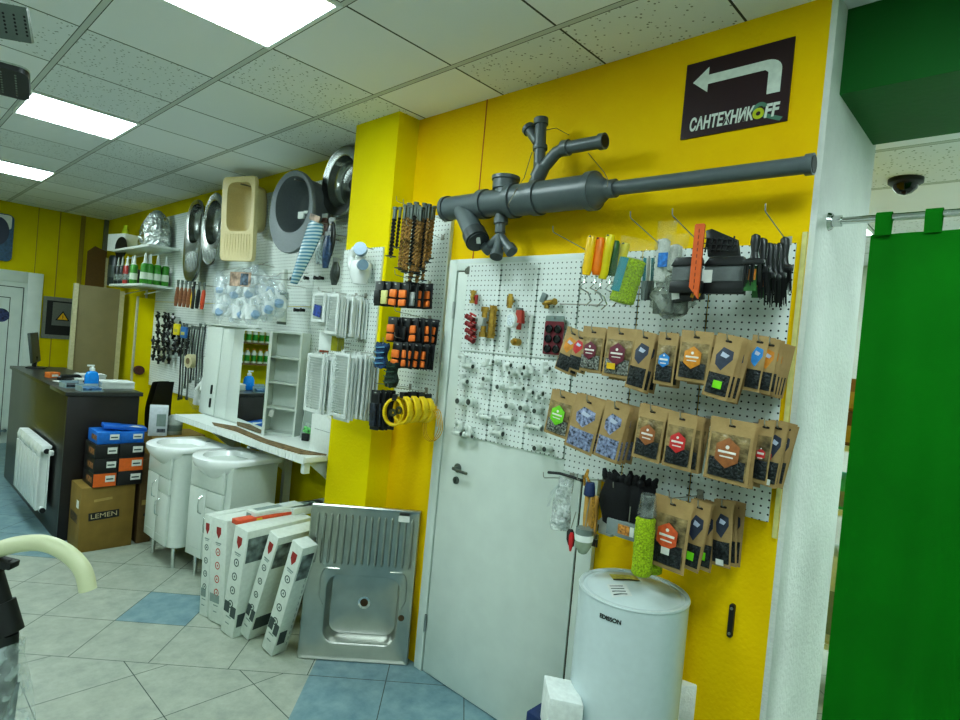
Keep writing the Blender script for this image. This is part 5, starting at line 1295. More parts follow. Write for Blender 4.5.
MB().b2(-.09, .12, -.003, .003, -.05, .06).build('card', M('card_mix', (168, 140, 120), .5, var=.8, scale=18), t); MB().b2(.02, .1, -.0042, -.003, -.04, .05).build('picture', M('card_blue_grey', (90, 104, 120), .5, var=.5, scale=30), t); MB().cyl((0, 0, .05), (.08, BF-.79, .07), .003, n=5).build('hang_wire', wire, t)
q = at(247, 311, x=.70); t = thing('red_dot_tag', 'round white tag with a red dot on the front trap bag', 'tag', (.70, q.y, q.z), -70)
MB().cyl((0, 0, 0), (0, .01, 0), .055, n=24).build('disc', whitem, t); MB().cyl((0, -.001, .01), (0, 0, .01), .022, n=18).build('red_dot', M('red_dot', (206, 60, 50), .5), t); MB().cyl((0, .01, .04), (.05, .05, .09), .002, n=5).build('tie', wire, t)
a, b = at(278, 270, x=.92), at(285, 322, x=.92)
t = thing('corrugated_tube', 'upright white drain tube with grey collar at the right of the trap bags', 'tube', (.92, b.y+.05, b.z), -90)
h = a.z-b.z; MB().cyl((0, 0, 0), (0, 0, h*.45), .03, n=16).cyl((0, 0, h*.55), (-.02, 0, h), .022, n=14).build('tube', whitem, t); MB().cyl((0, 0, h*.43), (0, 0, h*.56), .034, n=16).build('collar', M('collar_grey', (90, 100, 92), .4), t); MB().cyl((0, 0, -.02), (0, 0, .0), .034, n=16).build('collar', M('collar_grey', (90, 100, 92)), t); MB().cyl((0, 0, h*.7), (0, BF-.92, h*.72), .003, n=5).build('pin', wire, t)
# long blue striped bag and neighbours under the round sink
stripe = bpy.data.materials.new('blue_stripe_film'); stripe.use_nodes = True; _n = stripe.node_tree; _p = _n.nodes['Principled BSDF']
_t = _n.nodes.new('ShaderNodeTexCoord'); _w = _n.nodes.new('ShaderNodeTexWave'); _w.inputs['Scale'].default_value = 14; _w.inputs['Distortion'].default_value = .6; _w.bands_direction = 'Z'
_n.links.new(_t.outputs['Object'], _w.inputs['Vector']); _n.links.new(mixc(_n, _w.outputs['Fac'], C4((70, 120, 150)), C4((190, 214, 222))), _p.inputs['Base Color']); _p.inputs['Roughness'].default_value = .25
a, b = at(318, 222, x=.80), at(298, 284, x=.80)
t = thing('striped_package', 'long slanted blue and white striped package under the round steel sink', 'package', (.80, a.y, a.z), -80)
D = Vector((-(b.y-a.y), 0, b.z-a.z)); s_ = D.normalized().cross(Vector((0, 1, 0)))
MB().loops([[D*k+s_*(w*cos(2*pi*i/12))+Vector((0, .03*sin(2*pi*i/12), 0)) for i in range(12)] for k, w in ((0, .05), (.1, .075), (.5, .06), (.9, .03), (1, .012))]).build('package', stripe, t)
MB().box((0, -.03, .02), (.1, .004, .04), (0, .3, 0)).build('header', M('card_mix', (168, 140, 120)), t); MB().cyl((0, 0, .0), (0, BF-.80, .02), .003, n=5).build('hang_wire', wire, t)
for i, (u, v, vb, col, lb) in enumerate(((321, 240, 264, (190, 204, 206), 'pale translucent packet right of the striped package'), (328, 236, 268, (60, 84, 120), 'dark blue packet right of the pale translucent one'), (332, 222, 256, (40, 44, 46), 'black tool packet close to the pilaster under the round sink'), (325, 218, 240, (90, 60, 50), 'dark brown packet under the round sink'), (336, 262, 285, (60, 66, 64), 'small dark tool hanging at the pilaster edge'))):
    x = .9+.015*i; a, b = at(u, v, x=x), at(u-2, vb, x=x); h = a.z-b.z
    t = thing('hanging_packet', lb, 'packet', (x, a.y, a.z), -80, 'packets under the round sink')
    MB().surf(lambda p, q_: Vector((.045*cos(2*pi*p)*sin(pi*max(.08, min(.92, q_)))**.4, .018*sin(2*pi*p)*sin(pi*max(.08, min(.92, q_)))**.4, -h*q_)), 14, 8, cu=True).build('packet', M('hp_%d' % i, col, .3, var=.35, scale=60), t, sharp=80)
    MB().b2(-.03, .03, -.004, .004, -.005, .03).build('header', M('header_grey', (150, 154, 150), .5), t); MB().cyl((0, 0, .02), (0, BF-x, .03), .003, n=5).build('hang_wire', wire, t)
a = at(304, 216, x=.95); t = thing('white_clip_pack', 'small white clip pack hanging at the right of the granite sink bowl', 'pack', (.93, a.y, a.z), -80)
MB().box((0, 0, 0), (.06, .02, .05)).box((.06, 0, .02), (.06, .02, .02)).build('pack', whitem, t, bevel=.004); MB().cyl((0, 0, 0), (0, BF-.93, .0), .003, n=5).build('hang_wire', wire, t)
# ------------------------------------------------------------------ display counter by the far wall
CZ = 1.0
xf0, xf1 = .565, .635
t = thing('display_counter', 'long white display counter with fluted front edge under the mirror cabinets', 'counter', (0, 0, CZ))
MB().zprism([(.575, 2.36), (XF-.02, 2.36), (XF-.02, .485), (.66, .485)], -.03, 0).build('top', white, t)
mb = MB(); n = 46
for i in range(n):
    k = (i+.5)/n; y = 2.35+(.49-2.35)*k; x = .575+(.66-.575)*k
    mb.box((x-.004, y, -.018), (.012, .0385, .044))
mb.build('front_edge', white, t)
for y in (2.28, 1.4, .56):
    MB().b2(1.03, XF-.021, y-.02, y+.02, -CZ, -.03).prism([(.70, -.03), (1.03, -.03), (1.03, -.3)], y-.012, y+.012).build('bracket', white, t)
MB().b2(.66, .70, .495, .53, -.10, -.03).build('end_clip', offwhite, t)
def cpt(u, v, z=CZ): return at(u, v, z=z)
# left mirror cabinet (white panels)
a, b = at(199, 413, z=CZ+.001), at(237, 424, z=CZ+.001)
def std(name, label, cat, u0, v0, u1, v1, z, lean=0, group=None):
    """stand a thing on z with its front bottom edge between two points of that plane"""
    a, b = at(u0, v0, z=z), at(u1, v1, z=z); d = b-a
    t = thing(name, label, cat, ((a.x+b.x)/2, (a.y+b.y)/2, z), math.degrees(math.atan2(d.y, d.x)), group, rx=lean)
    return t, d.length
def top_h(u, v, p):   # height of a pixel above a ground point at equal distance
    g = p-CAM; d = g.dot(_f); return at(u, v, d=d).z-p.z
cabm = M('cabinet_white', (204, 212, 204), .25, var=.015)
t, w = std('mirror_cabinet', 'tall white bathroom mirror cabinet with three upright panels at the left of the counter', 'cabinet', 199, 413, 237, 424, CZ, -2)
h = top_h(222, 326, Vector(t.location)); D_ = .035
MB().b2(-w/2, w/2, .012, D_, 0, h).build('carcass', cabm, t, bevel=.003)
e = [-w/2, -w*.10, w*.18, w/2]
for i in range(3): MB().b2(e[i]+.0015, e[i+1]-.0015, -.006*(i == 0), .0118, .012, h-.008).build('door', cabm, t, bevel=.002)
for k, z in enumerate((.09, .2)):
    MB().lathe([(1e-6, -.04), (.008, -.036), (.009, 0), (.008, .036), (1e-6, .04)], 12, (e[0]+w*.30, -.012, z+.02)).build('handle', black, t)
MB().b2(-w/2-.03, w/2+.14, -.02, D_, h, h+.012).build('cornice', cabm, t, bevel=.003)
# mirror panel behind
mir = M('mirror_glass', (225, 232, 228), .02, 1, var=.0)
q0, q1 = at(237, 423, x=.77), at(263, 423, x=.77)
w = q0.y-q1.y; h = .74
t = thing('wall_mirror', 'tall bathroom mirror standing between the white cabinet and the open shelf column', 'mirror', (.77, (q0.y+q1.y)/2, CZ), -90, rx=0)
MB().b2(-w/2, w/2, 0, .016, 0, h).build('backing', whitem, t)
MB().prism(rrect(w-.01, h-.02, .02, 5, 0, h/2), -.004, -.0005).build('mirror_glass', mir, t, flat=True)
# open shelf column
t, w = std('shelf_column', 'narrow white open shelf column with four compartments beside the mirror', 'shelf', 259, 432.5, 294, 437, CZ, 0)
h = top_h(279, 331, Vector(t.location)); D_ = .13; T_ = .014
MB().b2(-w/2, -w/2+T_, 0, D_, 0, h).build('side', cabm, t); MB().b2(w/2-T_, w/2, 0, D_, 0, h).build('side', cabm, t)
MB().b2(-w/2+T_, w/2-T_, D_-.008, D_, 0, h).build('back', cabm, t)
for k in range(5): MB().b2(-w/2+T_, w/2-T_, .0, D_-.008, (h-T_)*k/4, (h-T_)*k/4+T_).build('shelf', cabm, t)
MB().box((-w*.2, -.001, h*.20), (.035, .001, .05), (0, .2, 0)).build('price_tag', stick_w, t)
# leaning cabinet with mirror door at the right
t, w = std('leaning_cabinet', 'white cabinet with glossy door leaning at the right end of the counter', 'cabinet', 299, 438, 322, 446, CZ, -6)
h = .60
MB().b2(-w/2, w/2, 0.004, .12, 0, h).build('carcass', cabm, t, bevel=.003)
MB().b2(-w/2+.012, w/2-.012, 0, .004, .012, h-.012).build('mirror_door', M('glossy_white_door', (196, 206, 200), .06, .5, var=.02), t)
MB().b2(-w/2+.004, w/2-.004, -.006, .0, h*.44, h*.47).build('shelf_edge', cabm, t)
t, w = std('white_carton', 'plain white carton at the right end of the counter under the grilles', 'carton', 309, 449, 329, 456, CZ, 0)
h = top_h(322, 412, Vector(t.location))
MB().prism([(-w/2, 0), (w/2, 0), (w/2, h*.8), (w*.1, h), (-w/2, h*.9)], 0, .1).build('box', whitem, t, bevel=.003)
MB().b2(-w*.3, w*.45, -.001, .0, h*.55, h*.56).build('flap_line', M('line_grey', (110, 116, 112), .6), t)
q = at(312, 437, z=CZ+.01)
for i, (u, v, s, lb) in enumerate(((306, 441, 1, 'small pack of green and grey items in front of the leaning cabinet'),)):
    q = at(u, v, z=CZ); t = thing('small_pack', lb, 'pack', (q.x+.0, q.y+.0, CZ), -50)
    MB().box((0, -.02, .03), (.05, .02, .05)).build('dark_box', dark, t, bevel=.003)
    MB().box((.01, .0, .075), (.07, .01, .04), (0, .3, 0)).build('green_label', M('green_label', (110, 190, 110), .5, var=.7, scale=60), t)
    MB().box((.02, .015, .06), (.09, .01, .12), (0, .15, 0)).build('clear_card', M('grey_card', (176, 188, 180), .4, var=.4, scale=30), t)
q = at(240, 421, z=CZ); t = thing('white_cup', 'small white square cup on the counter before the mirror', 'cup', (q.x, q.y, CZ), -45)
MB().loops([[Vector((x, y, z)) for x, y in ((-s, -s), (s, -s), (s, s), (-s, s))] for s, z in ((.03, 0), (.04, .1), (.046, .1), (.046, .112), (.036, .112), (.028, .01))]).build('cup', whitem, t)
q = at(253, 427, z=CZ); t = thing('blue_cloth', 'small crumpled pale blue cloth on the counter before the mirror', 'cloth', (q.x, q.y, CZ), 0)
MB().surf(lambda u, v: Vector((.05*(1-v)**.5*cos(2*pi*u)*(1+.15*sin(9*u*pi)), .04*(1-v)**.5*sin(2*pi*u), .035*v+.006*sin(20*u)*(1-v))), 20, 6, cu=True).build('cloth', M('pale_blue_cloth', (140, 172, 200), .8), t)
t = thing('brown_strip', 'flat torn brown cardboard strip lying along the counter front edge', 'cardboard', (0, 0, CZ), 0)
P_ = [cpt(u, v) for u, v in ((208, 423), (232, 427), (262, 440), (300, 451), (327, 455), (327, 458), (296, 455), (262, 445), (232, 432), (208, 426))]
P_ = [Vector((min(max(p.x, .60), .80), max(p.y, .5), 0)) for p in P_]
MB().zprism([(p.x+.03, p.y) for p in P_], .001, .006).build('strip', M('torn_board', (120, 96, 62), .8, var=.3, scale=30), t)

# ------------------------------------------------------------------ vanity units
def vanity(loc, rz, label, w=.47, hgt=.86, round_=True):
    t = thing('vanity_unit', label, 'vanity', loc, rz, 'white vanity units')
    D_ = .36; z0 = .15; zc = hgt-.037
    def fr(k, z, g=0):  # footprint with rounded right front corner
        pts = [(-w/2+g, 0+g)]
        pts += [(w/2-g-.07, 0+g)]+[(w/2-g-.07+.07*sin(radians(15*i)), .07+g-.07*cos(radians(15*i))) for i in range(1, 7)]
        if not round_: pts = [(-w/2+g, g), (w/2-g, g)]
        return pts+[(w/2-g, D_), (-w/2+g, D_)]
    MB().zprism(fr(0, 0, .008), z0, zc).build('cabinet', cabm, t, sharp=40)
    MB().b2(-w/2+.008, w/2-.07, -.012, .0075, zc-.19, zc-.004).build('apron', cabm, t, bevel=.004)
    for i, (xa, xb) in enumerate(((-w/2+.008, -.035), (-.03, w/2-.075))):
        top = zc-.195 if i == 0 else zc-.31
        d_ = MB().b2(xa, xb, -.012, .0075, z0+.004, top).build('door', cabm, t, bevel=.004)
        hx = (xb-.035) if i == 0 else (xa+.04)
        MB().tube([(hx, -.012, top-.05), (hx, -.034, top-.065), (hx, -.038, top-.11), (hx, -.034, top-.155), (hx, -.012, top-.17)], .0055, 8).build('handle', chrome, d_)
        MB().b2(xa+.03, xb-.03, -.0135, -.012, z0+.06, z0+.065).build('groove', M('groove_light', (180, 188, 182), .5), d_)
    MB().b2(-.03, w/2-.075, -.012, .0075, zc-.305, zc-.195).build('drawer', cabm, t, bevel=.004)
    for sx in (-1, 1):
        for yy in (.05, D_-.05):
            MB().lathe([(.014, z0), (.018, z0-.02), (.013, .02), (.016, .0)], 14, (sx*(w/2-.05), yy, 0)).build('leg', chrome, t)
    # basin: bowed front, flat back, recessed bowl
    def out(k, z, g):
        pts = []
        for i in range(25):
            xn = -1+2*i/24; pts.append(Vector((k*(w/2+.012-g)*xn, .035-(.14-g)*(1-abs(xn)**2.3), z)))
        return pts+[Vector((k*(w/2+.012-g), .2, z)), Vector((k*(w/2+.012-g), D_+.02-g, z)), Vector((0, D_+.02-g, z)), Vector((-k*(w/2+.012-g), D_+.02-g, z)), Vector((-k*(w/2+.012-g), .2, z))]
    def inn(k, z):
        pts = []
        for i in range(25):
            a = pi+pi*i/24; pts.append(Vector((k*(w/2-.05)*cos(a), .12+k*.16*sin(a), z)))
        return pts+[Vector((k*(w/2-.06), .16, z)), Vector((k*(w/2-.1), .12+k*.14, z)), Vector((0, .12+k*.16, z)), Vector((-k*(w/2-.1), .12+k*.14, z)), Vector((-k*(w/2-.06), .16, z))]
    def belly(k):
        r_ = []
        for p in out(1, hgt-.03, 0):
            xn = min(1, abs(p.x)/(w/2+.012)); fy = .03
            if p.y < .06: r_.append(Vector((p.x*(1-.04*k), p.y+(fy-p.y)*k**1.5 if p.y < fy else p.y, hgt-.03-.135*k*(1-xn*xn)-.006*k)))
            else: r_.append(Vector((p.x*(1-.02*k), p.y, hgt-.03-.006*k)))
        return r_
    MB().loops([belly(1), belly(.85), belly(.6), belly(.3), belly(0), out(1, hgt-.004, 0), out(1, hgt, .006), inn(1, hgt-.002), inn(.93, hgt-.03), inn(.7, hgt-.085), inn(.3, hgt-.1)], caps=(False, True)).build('basin', white_gl, t, sharp=55)
    MB().cyl((0, .12, hgt-.099), (0, .12, hgt-.096), .022, n=18).build('drain', chrome, t)
    MB().cyl((0, .315, hgt-.003), (0, .315, hgt+.0012), .017, n=16).build('tap_hole', M('hole_grey', (120, 126, 122), .5), t)
    return t
vanity((.335, 1.865, 0), -88, 'white vanity unit with washbasin standing next to the brown carton')
vanity((.46, 1.32, 0), -80, 'white vanity unit with washbasin partly behind the flat white cartons', w=.46, round_=False)
# tap pack on the right basin
q = at(247, 452, z=.86); t = thing('tap_set', 'chrome tap set lying on the back of the right-hand washbasin', 'tap', (q.x+.09, q.y+.03, .863), -70)
MB().cyl((-.06, 0, .018), (.07, 0, .018), .016, n=12).tube([(0, 0, .02), (0, -.05, .04), (0, -.09, .03)], .011, 10).build('body', chrome, t)

# ------------------------------------------------------------------ flat white cartons
cw = M('carton_white', (206, 214, 204), .6, var=.04)
inkd = M('carton_print_dark', (62, 74, 72), .6); inkr = M('carton_print_red', (176, 62, 50), .6); inkg = M('carton_print_grey', (130, 144, 138), .6)
def flat_carton(x, y, T, roll, yaw, label, h=.58, L=.45, red=False, side=False, z=0, lean=0):
    """narrow end (width T) faces -y; long side runs back; roll tips the top to the right"""
    t = thing('radiator_carton', label, 'carton', (x, y, z), -90+yaw, 'flat white product cartons', ry=roll, rx=-lean)
    # pivot at the right bottom edge when rolled
    MB().b2(-T, 0, 0, L, 0, h).build('box', cw, t, bevel=.004)
    f = -.0012; cx = -T/2; k = min(T, .1)
    m0 = inkr if red else inkd
    MB().prism([(cx-k*.22, h*.92), (cx+k*.22, h*.92), (cx+k*.22, h*.86), (cx, h*.81), (cx-k*.22, h*.86)], f, 0).build('shield_print', M('shield_red', (150, 44, 40), .6), t)
    for i in range(4):
        mb = MB(); zz = h*(.68-.13*i); r0 = k*.17
        for j in range(14):
            a0, a1 = 2*pi*j/14, 2*pi*(j+1)/14
            mb.prism([(cx+r0*cos(a0), zz+r0*sin(a0)), (cx+k*.23*cos(a0), zz+k*.23*sin(a0)), (cx+k*.23*cos(a1), zz+k*.23*sin(a1)), (cx+r0*cos(a1), zz+r0*sin(a1))], f, 0)
        mb.prism([(cx-k*.07, zz-k*.05), (cx+k*.07, zz-k*.05), (cx, zz+k*.09)], f, 0)
        mb.build('icon_print', m0, t)
    MB().b2(cx-k*.28, cx+k*.28, f, 0, h*.76, h*.772).b2(cx-k*.2, cx+k*.2, f, 0, h*.745, h*.752).b2(cx-k*.25, cx+k*.2, f, 0, h*.16, h*.17).b2(cx-k*.25, cx+k*.1, f, 0, h*.10, h*.11).build('line_print', inkg, t)
    if side:
        MB().b2(-T*.95, -T*.55, f, 0, h*.20, h*.30).b2(-T*.45, -T*.05, f, 0, h*.18, h*.28).build('dark_square', inkd, t)
        s_ = .0012
        MB().b2(0, s_, .012, min(.2, L-.012), h*.70, h*.93).build('side_picture', M('carton_picture', (120, 132, 130), .5, var=.5, scale=14), t)
        mb = MB()
        for i in range(16): mb.b2(0, s_, L*.8, L*.8+.003, h*(.06+.055*i), h*(.06+.055*i)+h*.03)
        mb.build('dashed_line', inkg, t)
        MB().b2(0, s_, .012, min(.12, L*.6), h*.1, h*.22).build('side_dark_square', inkd, t)
    else:
        MB().b2(-T*.9, -T*.3, f, 0, h*.19, h*.27).build('dark_square', inkg, t)
    return t
def carton_edge(bl, br, tl, label, T=None, **k):
    A, B = at(bl[0], bl[1], z=0), at(br[0], br[1], z=0)
    R = _r2*((tl[0]-480)/FPX) - _u2*((tl[1]-360)/FPX) + _f     # far point of the sight line at height h from A
    X = B-A; T = T or X.length*.93; X = Vector((.16, -.987, 0)).normalized(); Dh = Vector((-X.y, X.x, 0))
    tt = (A-CAM).dot(Dh)/R.dot(Dh); U = CAM+R*tt-A; h = min(max(U.length, .52), .66)
    U.normalize(); X = (X-U*X.dot(U)).normalized(); Y = U.cross(X)
    t = flat_carton(0, 0, T, 0, 0, label, h=h, **k)
    m_ = Matrix((X, Y, U)).transposed().to_4x4()
    pts = [A+X*a*T+Y*b*k.get('L', .45) for a in (0, 1) for b in (0, 1)]
    dz = -min(p.z for p in pts); O = A+X*T; O.z += dz+.001
    t.rotation_euler = m_.to_euler('XYZ'); t.location = O
    print('carton', [round(v, 2) for v in (*A, *X, *U)], round(T, 3), round(dz, 3), round(h, 3))
    return t
carton_edge((199, 614), (207, 619), (204.5, 514), 'white flat carton standing upright, first of the leaning cartons from the vanity unit')
carton_edge((207.5, 619.5), (226, 628), (212, 517), 'white flat carton with red shield and red icons, second from the vanity unit', red=True)
carton_edge((220, 632), (239, 637), (235, 527), 'wide white flat carton with large shield, third of the leaning cartons', side=True)
carton_edge((239, 636), (247, 642), (271, 530), 'narrow white flat carton tipped sideways, fourth of the leaning cartons', side=True, L=.3)
carton_edge((261, 651), (272, 658), (295, 534), 'white flat carton with dark squares and window picture, tipped beside the steel sink', side=True, L=.1)
# things lying on top
for i, (u, v, w, l, hh, yw, lb) in enumerate(((250, 520, .1, .34, .055, 6, 'small white carton lying on the standing cartons, nearest the vanity'), (268, 516, .12, .36, .05, -4, 'small white carton lying on the standing cartons, in the middle'), (288, 515, .10, .36, .05, 8, 'small white carton lying on the standing cartons, nearest the steel sink'))):
    z = .622
    q = at(u, v, z=z); t = thing('small_carton', lb, 'carton', (q.x, q.y, z), -90+yw, 'small white cartons lying on top')
    MB().b2(-w/2, w/2, 0, l, 0, hh).build('box', cw, t, bevel=.004); MB().b2(-w*.3, w*.2, .03, l*.6, hh, hh+.001).build('print', inkg, t); MB().b2(-w*.4, w*.1, -.001, 0, hh*.3, hh*.7).build('end_print', inkg, t)
a, b = at(236, 525, z=.623), at(291, 515, z=.623); d = b-a
t = thing('orange_red_band', 'long orange-red carton lying across the tops of the white cartons', 'carton', (a.x, a.y, .623), math.degrees(math.atan2(d.y, d.x)))
MB().b2(0, d.length, -.02, .05, 0, .028).build('box', M('orange_red_print', (216, 84, 50), .55, var=.08), t, bevel=.003); MB().b2(d.length*.32, d.length*.42, -.021, -.02, .004, .024).build('print', ylw, t)

# ------------------------------------------------------------------ leaning steel sink
a, b = Vector((.476, .096, 0)), Vector((.905, -.318, 0)); d = b-a; w = d.length; h = .835
t = thing('leaning_steel_sink', 'large rectangular stainless steel sink with drainer leaning on the floor by the pilaster', 'sink', ((a.x+b.x)/2, (a.y+b.y)/2, 0), math.degrees(math.atan2(d.y, d.x)), rx=-3.2)
def rr(w_, h_, r_, cx, cz, y): return [Vector((x, y, z)) for x, z in rrect(w_, h_, r_, 7, cx, cz)]
bw, bh, bx, bz = w*.665, h*.435, w*.035, h*.33
ssk = M('sink_steel', (184, 186, 180), .30, 1, var=.06, scale=8)
MB().loops([rr(w, h, .006, 0, h/2, .02), rr(w, h, .006, 0, h/2, -.002), rr(w-.012, h-.012, .008, 0, h/2, -.008), rr(w-.03, h-.03, .012, 0, h/2, -.004), rr(w-.045, h-.045, .02, 0, h/2, 0), rr(bw+.02, bh+.02, .07, bx, bz, 0), rr(bw, bh, .065, bx, bz, .006)], caps=(False, False)).build('sheet', ssk, t, sharp=40)
MB().loops([rr(bw, bh, .065, bx, bz, .006), rr(bw-.012, bh-.012, .06, bx, bz, .07), rr(bw-.03, bh-.03, .055, bx, bz, .105), rr(bw-.09, bh-.09, .04, bx, bz, .118), rr(.09, .09, .044, bx, bz, .122)], caps=(False, True)).build('bowl', ssk, t, sharp=50)
dr_ = MB().lathe([(.034, 0), (.034, -.004), (.022, -.002)], 24, caps=False).build('drain_ring', chrome, t); dr_.location = (bx, .119, bz)
dr_.rotation_euler = (radians(-90), 0, 0)
MB().cyl((bx, .1205, bz), (bx, .1195, bz), .023, n=24).build('drain_hole', M('drain_brown', (70, 50, 20), .6), t)
MB().cyl((w*.405, -.001, h*.30), (w*.405, .0, h*.30), .017, n=20).build('tap_hole', M('drain_brown', (70, 50, 20)), t)
mb = MB()
for i in range(15):
    x = -w*.43+w*.86*i/14; mb.tube([(x, .002, h*.62), (x, -.006, h*.635), (x, -.007, h*.78), (x, -.006, h*.925), (x, .002, h*.94)], [.004, .0075, .008, .0075, .004], 8)
mb.build('drainer_ridges', ssk, t)
for sx in (-1, 1):
    c = bx+sx*bw*.0; pts = []
    for i in range(13):
        a_ = radians(90+sx*-1*(10+80*i/12)) if False else pi/2*i/12
        pts.append(Vector((bx+sx*(bw/2+.035-.05*(1-sin(a_))), -.003, bz+bh*.30+.09*cos(a_))))
    pts = [Vector((bx+sx*(bw/2-.06), -.003, bz+bh/2+.035))]+[Vector((bx+sx*(bw/2+.0+.035*sin(pi/2*i/8)), -.003, bz+bh/2+.035-.07*(1-cos(pi/2*i/8)))) for i in range(9)]+[Vector((bx+sx*(bw/2+.035), -.003, bz+bh*.18)), Vector((bx+sx*(bw/2+.012), -.003, bz+bh*.05))]
    MB().tube(pts, .003, 6).build('bowl_bead', ssk, t)
MB().b2(w*.30, w*.40, -.0165, -.014, h*.925, h*.965).build('white_sticker', stick_w, t)

# ------------------------------------------------------------------ reception desk
dkm = M('desk_wenge', (30, 22, 20), .35, var=.2, scale=6)
dks = M('desk_wenge_side', (44, 44, 42), .3, var=.1, scale=6)
DX, DY, DH = -.115, 2.62, 1.145
DX1 = at(140, 392, y=DY).x
t = thing('reception_desk', 'dark brown reception desk with papers and a monitor on top', 'desk', (DX, DY, 0))
MB().b2(0, DX1-DX, 0, .025, 0, DH-.03).build('front_panel', dkm, t, bevel=.002)
yb_ = at(5, 430, x=DX-.02).y-DY
MB().b2(-.0, .025, .025, yb_, 0, DH-.03).build('side_panel', dks, t, bevel=.002)
MB().b2(-.02, DX1-DX+.02, -.02, .5, DH-.03, DH).b2(-.02, .45, .5, yb_, DH-.03, DH).build('desktop', dks, t, bevel=.002)
MB().b2(DX1-DX-.025, DX1-DX, .025, .5, 0, DH-.03).build('end_panel', dkm, t)
DT = DH
def ontop(u, v, z=DT): return at(u, v, z=z)
# monitor
q = at(22, 372, x=.05); t = thing('monitor', 'thin dark monitor turned away on the far end of the desk', 'monitor', (.05, min(q.y-.1, DY+yb_-.2), DT), 72)
MB().b2(-.22, .22, -.012, .012, .06, .36).build('screen', M('monitor_back', (60, 70, 66), .4), t, bevel=.004).rotation_euler = (radians(-8), 0, 0)
MB().zprism(rrect(.2, .16, .03), 0, .012).cyl((0, .02, .012), (0, .012, .12), .02, n=12).build('stand', dark, t)
q = ontop(91, 388); t = thing('sanitizer_bottle', 'blue liquid bottle with white pump cap on the desk', 'bottle', (q.x, q.y, DT))
MB().loops([rr(.07, .05, .02, 0, 0, 0) for _ in range(0)] or [[Vector((x*k, y*k, z)) for x, y in rrect(.1, .065, .025)] for k, z in ((.9, 0), (1, .008), (1, .1), (.75, .13), (.35, .14))]).build('bottle', M('blue_gel', (20, 130, 220), .15), t)
MB().lathe([(.018, .14), (.02, .145), (.02, .165), (.008, .168), (.008, .18), (1e-6, .18)], 14).box((-.012, 0, .184), (.05, .016, .012)).build('pump_cap', whitem, t)
pap = M('paper_white', (214, 220, 214), .6, var=.03)
for i, (u, v, w, l, hh, lb) in enumerate(((123, 388, .24, .2, .06, 'thick stack of white papers at the right end of the desk'), (121, 379, .22, .16, .045, 'second stack of papers behind the thick one on the desk'), (83, 384, .1, .1, .05, 'small white box beside the blue bottle on the desk'))):
    q = ontop(u, v); t = thing('paper_stack', lb, 'papers', (min(q.x, DX1-w*.4), min(max(q.y, DY+.08+.14*i), 4.2), DT), 4*i, 'papers on the desk')
    mb = MB(); r2 = random.Random(i); n = int(hh/.006)
    for k in range(n): mb.box((r2.uniform(-.004, .004), r2.uniform(-.004, .004), .003+.006*k), (w, l, .005), (0, 0, r2.uniform(-.04, .04)))
    mb.build('sheets', pap, t)
q = ontop(57, 378); t = thing('open_folder', 'open white folder lying at the far left part of the desk', 'folder', (.1, 3.35, DT), 20)
MB().b2(-.14, .0, -.1, .1, 0, .008).box((.07, 0, .015), (.14, .2, .004), (0, -.15, 0)).build('folder', pap, t)
for i, (x, y, c_, lb) in enumerate(((.12, 3.0, 'dark', 'black stapler lying on the desk left of the blue bottle'), (.0, 3.75, 'orange', 'small orange box at the far end of the desk'), (.08, 3.5, 'cord', 'black telephone handset on the desk'))):
    t = thing(('stapler', 'orange_box', 'telephone')[i], lb, ('stapler', 'box', 'telephone')[i], (x, y, DT), 30)
    if i == 1: MB().b2(-.05, .05, -.03, .03, 0, .05).build('box', M('orange_card', (220, 120, 50), .5), t, bevel=.003); MB().b2(-.03, .03, -.031, -.03, .01, .03).build('label', stick_w, t)
    elif i == 0: MB().box((0, 0, .012), (.14, .03, .024)).box((0, 0, .04), (.13, .028, .018), (0, .12, 0)).build('body', dark, t, bevel=.004); MB().box((0, 0, .052), (.1, .02, .006), (0, .12, 0)).build('top_plate', steel_d, t)
    else: MB().tube([(-.1, 0, .02), (-.08, 0, .04), (.08, 0, .04), (.1, 0, .02)], [.02, .014, .014, .02], 10).build('handset', dark, t); MB().box((0, 0, .012), (.16, .1, .024)).build('base', dark, t, bevel=.004)
for i, (x, y, w, lb) in enumerate(((.05, 2.72, .16, 'clear plastic tray with blue cards at the front left of the desk'), (-.02, 2.95, .14, 'second clear tray with dark cards further along the desk'))):
    t = thing('card_tray', lb, 'tray', (x, y, DT), 10, 'card trays on the desk')
    MB().b2(-w/2, w/2, -.06, .06, 0, .006).b2(-w/2, w/2, .054, .06, .006, .05).b2(-w/2, -w/2+.006, -.06, .054, .006, .04).build('tray', M('tray_clear', (150, 170, 176), .15), t); MB().box((0, 0, .018), (w*.8, .09, .02), (.1, 0, 0)).build('cards', M('cards_%d' % i, ((70, 110, 150), (50, 60, 66))[i], .5, var=.4, scale=40), t)

